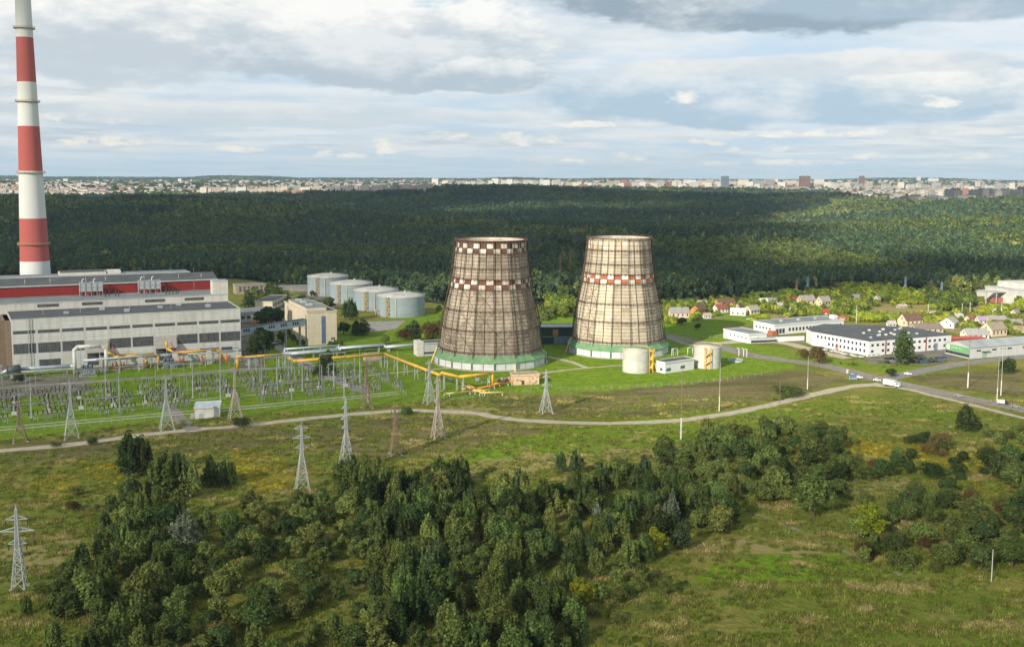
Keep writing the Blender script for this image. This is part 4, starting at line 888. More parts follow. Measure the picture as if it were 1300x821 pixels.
pipe_thing('flue_pipe', [(-13, -22, .5), (-13, -22, 7), (-11, -22, 8), (-6, -20, 8)], 1.0, plasticpipe, 'white elbow pipe at the left edge', 60)
dr = empty('drum', S(-3, -17, 0), SROT, 'dark drum before the left corner of the station', 'drum'); MB().tube((0, 0, 5.2), (7, 1, 5.2), 2.6, None, 20).build('drum_shell', mat('dark_steel_blue', (.1, .12, .14), rough=.5), dr, True); MB().box(.5, 6.5, -2, 2, 0, 2.8).build('saddle', concrete, dr)
for n_, (u_, le, lab) in enumerate(((62, 29, 'left'), (97.5, 32, 'middle'), (127, 14, 'right'))):
    if n_ < 2:
        pipe_thing('gas_pipe', [(u_-8.5, -9, 15), (u_-8.5, -9, 11), (u_-4.5, -14, 8.4), (u_+le-10, -14, 8.6), (u_+le-8, -14, 7.4), (u_+le-8, -14, 1)], .8, yellow, 'bent yellow pipe on the %s manifold before the station' % lab, 60)
        pipe_thing('gas_pipe', [(u_-5.5, -8, 14), (u_-4, -10, 9), (u_+le-12, -9.5, 7.8), (u_+le-7, -11, 5)], .4, mat('faded_red_paint', (.42, .12, .09)), 'thin red pipe on the %s manifold before the station' % lab, 60)
    mf = empty('valve_manifold', S(u_, -13, 0), SROT, 'orange and red valve manifold before the station, the %s one' % lab, 'valve manifold', 'valve manifolds before the station')
    for k_ in range(6 if n_ < 2 else 4):
        x_ = -6+k_*2.3+(9 if k_ > 3 else 0); MB().lathe([(.3, 0), (.9, .3), (.9, 2.2+(k_ % 3)*.8), (.35, 3.4+(k_ % 3)*.8), (.6, 4+(k_ % 3)*.8)], 10, c=(x_, (k_ % 2)*2)).build('valve', (orange, yellow, redpaint, yellow)[k_ % 4] if k_ != 2 else orange, mf)
    MB().path([(-7, -1, 1.6), (12, -1, 1.6)], .3).build('header_pipe', orange, mf); MB().box(-7, 13, -2.2, 3, 0, .3).build('plinth', concrete, mf)
for k_, u_ in enumerate((50, 72, 93, 114, 131)):
    t = empty('concrete_pier', S(u_, -17), SROT, 'tall white concrete pier before the station, %s' % ORD[k_], 'pier', 'concrete piers before the station'); MB().box(-1.5, 1.5, -.5, .5, 0, 9.3).build('shaft', conc_white, t); MB().box(-1.9, 1.9, -.8, .8, 9.3, 9.8).build('cap', concrete, t)
pipe_thing('bus_duct', [(46, -26, 9.6), (83, -26, 9.6)], .55, steel, 'grey bus duct on tall posts left of the white pipe', 12)
pipe_thing('bus_duct', [(100, -24, 8.6), (130, -24, 8.6)], .4, steel, 'grey bus duct on tall posts before the right end of the station', 10)
pipe_thing('heat_pipe', [(40, -7.5, 6.2), (136, -7.5, 6.2)], .9, silver, 'silver pipe along the foot of the station wall', 12)
def transformer(u_, v_, lab, sc_=1.0):
    t = empty('transformer', S(u_, v_), SROT, lab, 'transformer', 'transformers before the station'); t.scale = (sc_,)*3
    MB().box(-4, 4, -2, 2, .6, 4.6).build('tank', bluegrey, t); MB().box(-5, 5, -3, 3, 0, .5).build('plinth', concrete, t)
    m_ = MB(); [m_.box(-3.8+i*.9, -3.3+i*.9, -3, -2.05, 1, 4.2) for i in range(9)]; m_.build('radiator', steel, t)
    MB().tube((-4, 0, 5.9), (3, 0, 5.9), .75, None, 14).build('conservator', bluegrey, t)
    for x_ in (-2.5, 0, 2.5): MB().lathe([(.3, 4.6), (.34, 6.4), (.12, 7.3)], 8, c=(x_, -1)).build('bushing', dark_ins, t)
transformer(89, -20, 'blue grey transformer in the middle before the station', .9); transformer(41, -27, 'blue grey transformer under the white arch pipe'); transformer(139, -30, 'blue grey transformer at the right end of the station', .8)

# ================================================================== SWITCHYARD
yard_steel = mat('weathered_yard_steel', (.28, .31, .31), rough=.7, c2=(.18, .2, .2), scale=.5, rnd=.25)
def disconnector():
    t = empty('disconnector', (0, 0, 0), SROT, 'grey switchyard disconnector with dark insulators', 'disconnector', 'disconnectors standing in rows in the switchyard')
    m_ = MB()
    for x_ in (-1.9, 1.9):
        m_.bar((x_, 0, 0), (x_, 0, 3.0), .3)
    m_.bar((0, 0, 0), (0, 0, 3.0), .26); m_.bar((-2.2, 0, 3.0), (2.2, 0, 3.0), .2); m_.box(.4, 1.2, -.3, .3, .9, 2.0); m_.build('stand', yard_steel, t)
    for x_ in (-2, 0, 2): MB().lathe([(.14, 3.1), (.34, 3.3), (.2, 3.8), (.34, 4.1), (.2, 4.5), (.34, 4.8), (.14, 5.3)], 7, c=(x_, 0)).build('insulator', dark_ins, t)
    MB().path([(-2, 0, 5.35), (-.9, .0, 6.3)], .08, 4).build('blade', conc_white, t); return t
dc = disconnector(); snap = snapshot(dc); items = []; first = True
rows = (-80, -87, -104, -112, -119, -134, -142)
rnames = ['back row', 'second row from the back', 'third row from the back', 'middle row', 'third row from the front', 'second row from the front', 'front row']
for ri, v in enumerate(rows):
    u = -24.0+(ri*2.3 % 4)
    while u < 192:
        u += 6.4; u += 7 if (u+24) % 27 < 6.4 else 0; 
        if 84 < u < 104 and v < -128 or (150 < u < 158 and v > -90) or random.random() < .1: continue
        if u > 150 and v > -84: continue
        p = S(u, v); o = dc if first else copy_thing(dc, snap, p, SROT); o.location = p; first = False
        items.append((o, proj(*p)[0], 'dark tipped disconnector in the %s' % rnames[ri]))
rank_labels(items)
def breaker():
    t = empty('circuit_breaker', (0, 0, 0), SROT, 'x', 'circuit breaker', 'circuit breakers in the switchyard')
    MB().box(-1.2, 1.2, -.6, .6, .9, 2.4).build('cabinet', conc_white, t); m_ = MB(); [m_.bar((x, y, 0), (x, y, .9), .2) for x in (-1, 1) for y in (-.5, .5)]; m_.build('frame', steel, t)
    for x_ in (-.9, 0, .9): MB().lathe([(.2, 2.4), (.3, 3.2), (.2, 3.4), (.3, 4.6), (.35, 4.7), (.35, 5.1)], 7, c=(x_, 0)).build('pole_column', dark_ins if x_ else steel, t)
    return t
br = breaker(); snap = snapshot(br); items = []
for k_ in range(26):
    u = -14+(k_ % 13)*15.6; v = (-99, -126)[k_//13]
    if 84 < u < 104 and v < -120: u += 12
    p = S(u, v); o = br if k_ == 0 else copy_thing(br, snap, p, SROT); o.location = p
    items.append((o, proj(*p)[0], 'white cabinet circuit breaker in the %s of the switchyard' % ('back half' if v > -110 else 'front half')))
rank_labels(items)
def gantry(span=16.0, h=12.0):
    t = empty('gantry', (0, 0, 0), SROT, 'x', 'gantry', 'steel gantries of the switchyard')
    for s_ in (0, span):
        m_ = MB()
        for a, b_ in ((-.8, -.5), (.8, .5)): m_.bar((s_, a, 0), (s_, b_*.5, h), .26)
        for k_ in range(6):
            z = k_*h/6; w0 = .8-.55*k_/6; m_.bar((s_, -w0, z), (s_, w0*.9, z+h/6), .13)
        m_.build('post', yard_steel, t)
    m_ = MB()
    for y_ in (-.45, .45): m_.bar((-.5, y_, h), (span+.5, y_, h), .2); m_.bar((-.5, 0, h+.9), (span+.5, 0, h+.9), .18)
    n = 12
    for k_ in range(n):
        x0 = span*k_/n; m_.bar((x0, -.45, h), (x0+span/n/2, 0, h+.9), .1); m_.bar((x0+span/n/2, 0, h+.9), (x0+span/n, -.45, h), .1); m_.bar((x0, .45, h), (x0+span/n, -.45, h), .1)
    m_.build('beam', yard_steel, t)
    for k_ in range(3):
        x_ = span*(k_+.5)/3; MB().lathe([(.1, h-1.9), (.3, h-1.6), (.14, h-1.2), (.3, h-.9), (.14, h-.5), (.1, h)], 6, c=(x_, -.3)).build('insulator_string', dark_ins, t)
    return t
ga = gantry(); snap = snapshot(ga); items = []; first = True
for v, us, hs, nm in ((-73, range(-30, 150, 21), 1.0, 'back row'), (-108, range(-32, 190, 20), .9, 'middle row'), (-147, (-34, 0, 34, 121, 155), .82, 'front row'), (-88, (-20, 31, 82, 133, 168), 1.15, 'tall row behind the middle')):
    for u in us:
        p = S(u, v); o = ga if first else copy_thing(ga, snap, p, SROT); o.location = p; o.scale = (1, 1, hs); first = False
        items.append((o, proj(*p)[0], 'grey steel gantry in the %s' % nm))
rank_labels(items)
# lightning masts
m_root = empty('lightning_mast', (0, 0, 0), 0, 'x', 'mast', 'slender masts of the switchyard'); m_ = MB(); m_.tube((0, 0, 0), (0, 0, 13), .32, .2, 7); m_.build('pole', steel, m_root); MB().tube((0, 0, 13), (0, 0, 21), .14, .05, 5).build('spike', steel, m_root); MB().box(-.6, .6, -.6, .6, 0, .5).build('footing', concrete, m_root)
snap = snapshot(m_root); items = []
for k_, (px, py) in enumerate(((135, 508), (152, 519), (40, 530), (424, 490), (437, 505), (352, 497), (384, 496), (457, 485), (467, 510), (505, 490), (362, 478), (280, 512), (245, 505))):
    p = at(px, py); o = m_root if k_ == 0 else copy_thing(m_root, snap, p); o.location = p; items.append((o, px, 'slender grey lightning mast standing in the switchyard'))
rank_labels(items)
# wire fence along the yard and lawn: posts and thin wires, one thing per run
mesh_m = mat('fence_wire', (.4, .42, .42), scale=2)
def fence(pxs, h, lab, step=5.0, site=False):
    P = [S(*p) for p in pxs] if site else [at(*p) for p in pxs]; t = empty('wire_fence', P[0], 0, lab, 'fence'); o0 = P[0]; a = MB(); b_ = MB()
    for p, q in zip(P, P[1:]):
        n = max(1, int((q-p).length/step))
        for i in range(n):
            r_ = p.lerp(q, i/n)-o0; MB().bar(r_, r_+Vector((0, 0, h)), .14).build('post', concrete, t)
        for z in (.3, h*.5, h-.1): b_.bar(p-o0+Vector((0, 0, z)), q-o0+Vector((0, 0, z)), .035)
    b_.build('wires', mesh_m, t)
fence([(-40, -162), (80, -163.5)], 2.4, 'wire fence in front of the switchyard left of the hut', site=True); fence([(104, -163), (198, -160), (199, -80)], 2.4, 'wire fence round the right end of the switchyard', site=True)
fence([(563, 508), (600, 508), (700, 492), (722, 496)], 2.2, 'wire fence below the yellow pipes'); fence([(722, 496), (830, 491), (915, 484), (975, 476)], 2.0, 'wire fence along the lower edge of the bright lawn'); fence([(300, 366), (400, 359), (560, 384)], 2.5, 'fence at the forest edge behind the tanks')
fence([(918, 428), (850, 431)], 2.0, 'dark fence behind the right water tank')

# ================================================================== PYLONS
def pylon(px, py, ptop, base, arms, lab, m, rot=0.2, bw=.24, top_w=.7, waist=.55):
    c_ = at(px, py); 
    lo, hi = 5, 60
    for _ in range(30):
        h = (lo+hi)/2
        if proj(c_.x, c_.y, h)[1] > ptop: lo = h
        else: hi = h
    t = empty('lattice_pylon', c_, rot, lab, 'pylon')
    body_top = h*.97; zw = h*waist; wd = lambda z: (base+(top_w*1.5-base)*(z/zw)) if z < zw else (top_w*1.5+(top_w*.5-top_w*1.5)*((z-zw)/(h-zw)))
    m_ = MB(); zs = [0]; z = 0
    while z < body_top-1.2: z += max(1.5, wd(z)*.95); zs.append(min(z, body_top))
    cor = lambda z, i: Vector((wd(z)/2*(1 if i in (0, 3) else -1), wd(z)/2*(1 if i < 2 else -1), z))
    for z0, z1 in zip(zs, zs[1:]):
        for i in range(4):
            j = (i+1) % 4; m_.bar(cor(z0, i), cor(z1, i), bw); m_.bar(cor(z0, i), cor(z1, j), bw*.62); m_.bar(cor(z0, j), cor(z1, i), bw*.62)
            if z1 > 3: m_.bar(cor(z1, i), cor(z1, j), bw*.6)
    m_.bar((0, 0, body_top-.5), (0, 0, h), bw); m_.build('lattice_body', m, t)
    for zf, la in arms:
        z = h*zf; w_ = wd(z)/2
        for s_ in (-1, 1):
            a = MB(); tip = Vector((s_*la, 0, z+.1))
            for y_ in (-1, 1): a.bar((s_*w_, y_*w_, z), tip, bw*.75); a.bar((s_*w_, y_*w_, z+1.3), tip, bw*.6)
            for k_ in range(1, 4):
                f_ = k_/4; a.bar(Vector((s_*w_, w_, z)).lerp(tip, f_), Vector((s_*w_, w_, z+1.3)).lerp(tip, f_-.1), bw*.45); a.bar(Vector((s_*w_, -w_, z)).lerp(tip, f_), Vector((s_*w_, w_, z)).lerp(tip, f_-.15), bw*.45)
            a.build('cross_arm', m, t)
            MB().lathe([(.05, z-1.9), (.17, z-1.7), (.08, z-1.2), (.17, z-.9), (.05, z-.1)], 6, c=(s_*(la-.15), 0)).build('insulator', dark_ins, t)
    for i in range(4): c0 = cor(0, i); MB().box(c0.x-.45, c0.x+.45, c0.y-.45, c0.y+.45, 0, .5).build('footing', concrete, t)
    return t
A3 = ((.62, 2.6), (.76, 3.6), (.9, 2.8))
psteel = mat('pylon_steel', (.44, .47, .47), rough=.6, c2=(.32, .35, .35), scale=.5)
pylon(25, 746, 640, 3.6, ((.53, 2.6), (.68, 4.9), (.82, 3.1)), 'lattice pylon at the bottom left corner, cut by the lower edge', psteel, .15, .21)
pylon(384, 622, 535, 5.2, A3, 'white lattice pylon with three short arms beside the dark trees', psteel, .35, .21)
pylon(440, 600, 505, 6.0, ((.60, 1.9), (.72, 2.2), (.86, 1.8)), 'broad white lattice pylon whose feet hide behind dark trees', psteel, .5, .22)
pylon(502, 577, 513, 4.6, ((.6, 1.8), (.75, 2.4), (.9, 1.8)), 'rusty brown lattice pylon in the middle meadow', rust_steel, .3, .22)
pylon(556, 556, 478, 5.2, ((.6, 1.8), (.76, 2.4), (.9, 1.8)), 'tall rusty white lattice pylon just below the gravel track', mat('pale_rust_steel', (.46, .42, .38), c2=(.33, .27, .22), scale=.4), .4, .26)
pylon(545, 512, 455, 5.0, ((.55, 2.4), (.72, 3.2), (.88, 2.4)), 'grey lattice pylon beside the yellow pipe left of the brown tower', psteel, .6, .22)
pylon(693, 524, 468, 5.6, ((.62, 2.4), (.8, 2.0)), 'lone white lattice pylon below the cooling towers', psteel, .3, .24)
pylon(91, 556, 481, 6.2, (), 'white lattice tower before the left half of the switchyard', psteel, SROT, .23)
pylon(26, 560, 508, 5.8, (), 'brownish lattice tower at the left edge of the switchyard', rust_steel, SROT, .26)
pylon(212, 545, 476, 6.4, ((.93, 2.2),), 'white lattice tower left of the switchyard hut', psteel, SROT, .23)
pylon(299, 533, 465, 6.4, ((.93, 2.2),), 'pale rusty lattice tower right of the switchyard hut', mat('pale_rust_steel'  , (.46, .42, .38)), SROT, .23)
pylon(466, 518, 455, 4.6, ((.85, 2),), 'brown lattice tower at the right end of the switchyard', rust_steel, SROT, .24)
pylon(1025, 372, 350, 3.6, ((.7, 2.4), (.85, 2.4)), 'distant grey pylon at the edge of the forest above the village', bluegrey, .3, .5)
pylon(1011, 372, 354, 3.2, ((.8, 2),), 'distant brown pylon left of the grey forest edge pylon', rust_steel, .3, .45)
pylon(1149, 372, 350, 3.2, ((.7, 2.2), (.85, 2.2)), 'distant slim grey pylon above the yellow bushes', bluegrey, .3, .5)
pylon(1182, 372, 354, 3, ((.8, 1.8),), 'distant slim brown pylon above the village', rust_steel, .3, .45)
pylon(1195, 377, 357, 3, ((.8, 1.8),), 'distant slim pylon nearest the white warehouse', bluegrey, .3, .45)
pylon(711, 358, 322, 5, ((.7, 3), (.85, 3)), 'distant pylon seen between the two cooling towers', rust_steel, .3, .5)
pylon(724, 342, 314, 5, ((.7, 3), (.85, 3)), 'distant pylon beside the right cooling tower top', rust_steel, .3, .5)

def pole(px, py, ptop, lab, m=None, arm=0, r_=.2, foot=True):
    c_ = at(px, py); lo, hi = 3, 60
    for _ in range(30):
        h = (lo+hi)/2
        if proj(c_.x, c_.y, h)[1] > ptop: lo = h
        else: hi = h
    t = empty('utility_pole', c_, 0, lab, 'pole'); MB().tube((0, 0, 0), (0, 0, h), r_, r_*.6, 8).build('shaft', m or concrete, t)
    if foot: MB().tube((0, 0, 0), (0, 0, h*.32), r_*1.5, r_*1.3, 8).build('lower_sleeve', conc_white, t)
    if arm: MB().bar((-arm, 0, h-.6), (arm, 0, h-.6), .16).build('cross_arm', steel_dark, t); m_ = MB(); [m_.tube((x, 0, h-.6), (x, 0, h-.1), .09, None, 5) for x in (-arm+.1, 0, arm-.1)]; m_.build('insulator', dark_ins, t)
pole(864.5, 558, 470, 'tall two tone pole in the meadow below the pump house', rust_steel, 0, .3); pole(913, 522, 461, 'thin pole beside the track right of the tall two tone pole', None, 1.0)
pole(1025, 494, 452, 'pole on the meadow left of the road junction', None, 1.0); pole(989, 534, 481, 'thin rusty pole below the gravel track', rust_steel, 1.0, foot=False)
pole(1228.5, 492, 432, 'rust and white pole before the green warehouse', rust_steel, 1.0, .28); pole(1265.5, 510, 455, 'thin pole at the main road near the right edge', None, 1.2)
pole(1270.5, 502, 441, 'taller thin pole beside the main road near the right edge', None, 1.4); pole(1258.5, 738, 697, 'short pale pole in the bottom right corner', conc_white, 0, .17, False)
pole(660, 738, 702, 'pale pole among the trees at the bottom middle', conc_white, 0, .17, False); pole(1178, 402, 386, 'pale pole in the yellow field', conc_white, 0, .3, False); pole(1231, 402, 383, 'pale pole right of the dark bushes in the yellow field', conc_white, 0, .3, False)
pole(1221, 402, 385, 'pale pole in the yellow field, left of its neighbour', conc_white, 0, .3, False); pole(1271, 402, 383, 'pale pole in front of the white warehouse', conc_white, 0, .3, False); pole(1087, 410, 388, 'pale pole behind the long white building', conc_white, 0, .3, False); pole(325, 470, 452, 'lamp pole under the skybridge', steel, 0, .25, False)
for k_, (px, py) in enumerate(((938, 452), (944, 452.5), (948, 453))): 
    t = empty('vent_pipe', at(px, py), 0, 'white bent vent pipe right of the right water tank, %s of three' % ('leftmost', 'middle', 'rightmost')[k_], 'vent pipe', 'vent pipes beside the water tank'); MB().path([(0, 0, 0), (0, 0, 5.2), (-1.4, 0, 5.6)], .28).build('tube', plasticpipe, t)
for k_, (px, py, w_, h_) in enumerate(((853, 452, 7, 5), (873, 451, 6, 5))): pipe_thing('overhead_pipe', [inS(px, py)+(0,), inS(px, py)+(h_,), inS(px+w_, py-1, )+(h_,), inS(px+w_, py-1)+(0,)], .22, plasticpipe, 'white pipe frame behind the pump house, the %s one' % ('left', 'right')[k_], 50)
t = empty('water_basin', at(934, 458.5), 0, 'small round dark basin right of the right water tank', 'basin'); MB().lathe([(5, 0), (5, 1.2), (4.6, 1.25), (4.5, .7)], 28).build('rim', steel, t); MB().lathe([(4.5, .7), (.05, .72)], 28).build('surface', mat('dark_water', (.02, .03, .03), rough=.2), t)

# ================================================================== BUILDINGS ON THE RIGHT
def frm(a, b_): d = b_-a; return a, math.atan2(d.y, d.x), Vector((d.x, d.y, 0)).length
# long low white building behind
o_, r_, l_ = frm(at(982.7, 425.3), at(1071, 417.6))
w1 = block('white_workshop', o_, r_, l_, 24, 7.6, white_wall, roof_mid, 'long white workshop with grey roof behind the big white office', 'workshop',
      front=wins(14, l_-2, 16, 1.9, 2.2, 4.8)+wins(1.5, 11, 3, 2.4, 1, 4.6), left=wins(3, 22, 5, 1.7, 3.6, 5))
MB().box(-3.2, 1.5, -1.6, 4, 0, 3.4).build('brick_porch', mat('orange_brick', (.45, .16, .08)), w1); MB().box(l_-7, l_-3, 4, 9, 8, 11).build('roof_house', white_wall, w1)
for x_ in (16, 34, 52): MB().box(x_, x_+2, 10, 12, 8.1, 9.5).build('roof_vent', steel, w1)
o_, r_, l_ = frm(at(918.4, 428.8), at(950.5, 435.8))
block('white_annex', o_, r_, l_, 17, 6.4, white_wall, roof_mid, 'low white annex nearest the right water tank', 'annex', front=wins(6, l_-1, 5, 1.3, 3, 4.2))
o_, r_, l_ = frm(at(951.5, 436), at(1024, 432.8))
bw_ = empty('white_yard_wall', o_, r_, 'low white wall with dark parking bays before the long workshop', 'wall'); MB().box(0, l_*.45, 0, 4, 0, 3.2).build('wall', white_wall, bw_); MB().box(l_*.45, l_, 3, 4.2, 0, 3.4).build('far_wall', white_wall, bw_); MB().box(-.1, l_*.45, -.4, 4.2, 3.2, 3.5).build('roof', roof_light, bw_)
for i in range(9): MB().box(1.2+i*l_*.048, 1.2+i*l_*.048+2.2, -.1, .02, .4, 2.2).build('bay', glass_dark, bw_)
# big white two storey office
Cc, Rr_, Lc = at(1102, 451.5), at(1207, 442.6), at(1031, 438.2)
mo = empty('white_office', Cc, 0, 'big white two storey office with dark flat roof', 'office building')
dR = (Rr_-Cc); dL = (Lc-Cc); H_ = 10.0; uR = dR.normalized(); nR = Vector((-uR.y, uR.x, 0)); uL = dL.normalized()
fp = [Vector((0, 0, 0)), dR, dR+nR*42, nR*60+dL*.35+uR*30, dL+nR*14+uR*6, dL]
MB().prism([(p.x, p.y) for p in fp], 0, H_).build('wall', white_wall, mo)
cen = sum(fp, Vector())/6; MB().prism([((p.x-cen.x)*1.006+cen.x, (p.y-cen.y)*1.006+cen.y) for p in fp], H_+.002, H_+.4).build('roof', roof_grey, mo)
def facewin(org, u_, out, s0, s1, z0, z1, nm='window', m_=None, par=None):
    a = org+u_*s0+out*.1; b_ = org+u_*s1+out*.1; q = MB(); q.prism([(a.x, a.y), (b_.x, b_.y), (b_.x-out.x*.14, b_.y-out.y*.14), (a.x-out.x*.14, a.y-out.y*.14)], z0, z1); return q.build(nm, m_ or glass_dark, par)
oR = -nR; oL = Vector((uL.y, -uL.x, 0)); oL = oL if oL.dot(Vector((-.5, -1, 0))) > 0 else -oL
LR, LL = dR.length, dL.length
for i in range(15):
    s = 2.5+i*(LR-5)/15
    facewin(Vector(), uR, oR, s, s+2.1, 6.2, 7.9, par=mo)
    if i % 3 != 1: facewin(Vector(), uR, oR, s, s+2.1, 2.0, 3.7, par=mo)
facewin(Vector(), uR, oR, 15.0, 16.2, .2, 9.6, 'red_downpipe', mat('red_brown_paint', (.3, .1, .06)), mo); facewin(Vector(), uR, oR, 52, 53.2, .2, 9.6, 'red_downpipe', MATS['red_brown_paint'], mo); facewin(Vector(), uR, oR, 60, 63.5, .1, 5, 'gate', bluegrey, mo)
for i in range(13):
    s = 2.5+i*(LL-5)/13
    facewin(Vector(), uL, oL, s, s+1.6, 6.2, 8.2, par=mo)
    if i < 10: facewin(Vector(), uL, oL, s, s+1.6, 2.0, 4, par=mo)
facewin(Vector(), uL, oL, 26, 29, .1, 4.4, 'door', mat('pinkish_door', (.5, .3, .25)), mo)
for i in range(16):
    a = dR*random.uniform(.1, .85)+nR*random.uniform(8, 38); MB().box(a.x, a.x+1.6, a.y, a.y+1.6, H_+.4, H_+1.4).build('roof_vent', conc_white if i % 2 else steel, mo)
# green warehouse with sign
Cw, Rw, Lw = at(1230.8, 455.6), at(1330, 447.5), at(1199.5, 448.3)
wh = empty('grey_warehouse', Cw, 0, 'grey metal warehouse with a green sign band on its end', 'warehouse'); dR = Rw-Cw; dL = Lw-Cw; HW = 7.4; uR = dR.normalized(); uL = dL.normalized(); nR = Vector((-uR.y, uR.x, 0)); oR = -nR; oL = Vector((uL.y, -uL.x, 0)); oL = oL if oL.y < 0 else -oL
fp = [Vector(), dR, dR+dL, dL]; MB().prism([(p.x, p.y) for p in fp], 0, HW).build('wall', grey_wall, wh)
q = MB(); e = [Vector()-uL*.4+oR*.3-uR*.3, dR+oR*.3+uR, dR+dL*.5+uR, dL*.5-uR*.4, dL+uL*.5-uR*.3, dR+dL+uL*.5+uR]; zz = [HW, HW, HW+3, HW+3, HW, HW]; pts = [p+Vector((0, 0, z+.01)) for p, z in zip(e, zz)]
q.idx(pts+[p+Vector((0, 0, .25)) for p in pts], [(0, 1, 2, 3), (3, 2, 5, 4), (6, 7, 8, 9), (9, 8, 11, 10), (0, 1, 7, 6), (0, 3, 9, 6), (3, 4, 10, 9)]); q.build('roof', mat('warehouse_roof', (.36, .39, .4), c2=(.27, .3, .31), scale=.1, stretch=(1, .2, 1)), wh)
q = MB(); q.idx([Vector((0, 0, HW)), dL+Vector((0, 0, HW)), dL*.5+Vector((0, 0, HW+3))], [(0, 1, 2)]); q.build('gable', grey_wall, wh)
LL = dL.length; sgn = facewin(Vector(), uL, oL, .4, LL-.2, 3.3, 7.3, 'sign', mat('green_sign', (.12, .32, .14), c2=(.16, .38, .18), scale=.4), wh)
def disc(org, u_, out, s, z, r0, r1, nm, m_, par):
    q = MB(); n = 20; A_ = [org+u_*(s+r1*math.cos(2*math.pi*i/n))+out*.16+Vector((0, 0, z+r1*math.sin(2*math.pi*i/n))) for i in range(n)]; B_ = [org+u_*(s+r0*math.cos(2*math.pi*i/n))+out*.16+Vector((0, 0, z+r0*math.sin(2*math.pi*i/n))) for i in range(n)]
    q.idx(A_+B_, [(i, (i+1) % n, n+(i+1) % n, n+i) for i in range(n)]); return q.build(nm, m_, par)
sw = mat('sign_white', (.78, .8, .74)); disc(Vector(), uL, oL, LL-3.2, 5.3, .75, 1.75, 'emblem', sw, sgn)
facewin(Vector()+oL*.1, uL, oL, LL-3.8, LL-2.6, 5.1, 5.5, 'emblem_bar', sw, sgn)
# unreadable pale lettering strokes on the sign band
pl = mat('sign_pale_letters', (.42, .6, .42))
for k_, (s0, s1, z0, z1) in enumerate(((LL-7, LL-6.4, 5.0, 6.3), (LL-8.4, LL-7.3, 5.0, 5.9), (LL-9.7, LL-8.8, 5.0, 5.9), (LL-11, LL-10.1, 5, 6.2), (LL-12.3, LL-11.4, 5, 5.9), (LL-14.6, LL-13.6, 5, 6.2), (LL-16, LL-15, 5, 5.9))):
    if s0 > 1: facewin(Vector()+oL*.08, uL, oL, s0, s1, z0, z1, 'lettering', pl, sgn)
facewin(Vector(), uL, oL, .5, LL-.3, .8, 3.0, 'shop_window', glass_dark, wh)
for s in (6, 20, 34, 48, 62): facewin(Vector(), uR, oR, s, s+3.8, 4.7, 5.8, 'window', glass_dark, wh)
facewin(Vector(), uR, oR, 11, 15.5, .1, 4.4, 'door', mat('sage_door', (.35, .42, .36)), wh); q = MB(); a = uR*10+oR*.2; b_ = uR*17+oR*.2; q.prism([(a.x, a.y), (b_.x, b_.y), (b_.x+oR.x*1.6, b_.y+oR.y*1.6), (a.x+oR.x*1.6, a.y+oR.y*1.6)], 4.5, 4.75); q.build('door_canopy', green_paint, wh)
facewin(Vector(), uR, oR, 27.2, 27.8, 0, 7.3, 'downpipe', steel, wh)
# white warehouse at the top right
a_ = at(1262, 383); vw = block('white_warehouse', at(1284, 386), R(12), 60, 40, 13, mat('off_white_sheet', (.66, .65, .6), c2=(.5, .49, .46), scale=.15), roof_light, 'tall white warehouse at the right edge below the forest', 'warehouse', front=[(3, 8, .2, 6, 'gate', roof_grey)])
MB().box(14, 60, 10, 40, 13.4, 19).build('upper_storey', MATS['off_white_sheet'], vw); MB().box(-22, -.2, 8, 22, 10.5, 11.4).build('canopy', roof_light, vw); MB().box(-21.6, -21, 9, 10, 0, 10.5).build('canopy_post', steel, vw); MB().box(-10, -9.4, 9, 10, 0, 10.5).build('canopy_post', steel, vw); MB().box(-9, -.3, 12, 20, 0, 5).build('red_container', mat('faded_red', (.4, .13, .1)), vw)
block('white_shed', at(1240, 376), R(8), 26, 10, 5, conc_white, roof_light, 'low white shed among dark trees left of the white warehouse', 'shed')

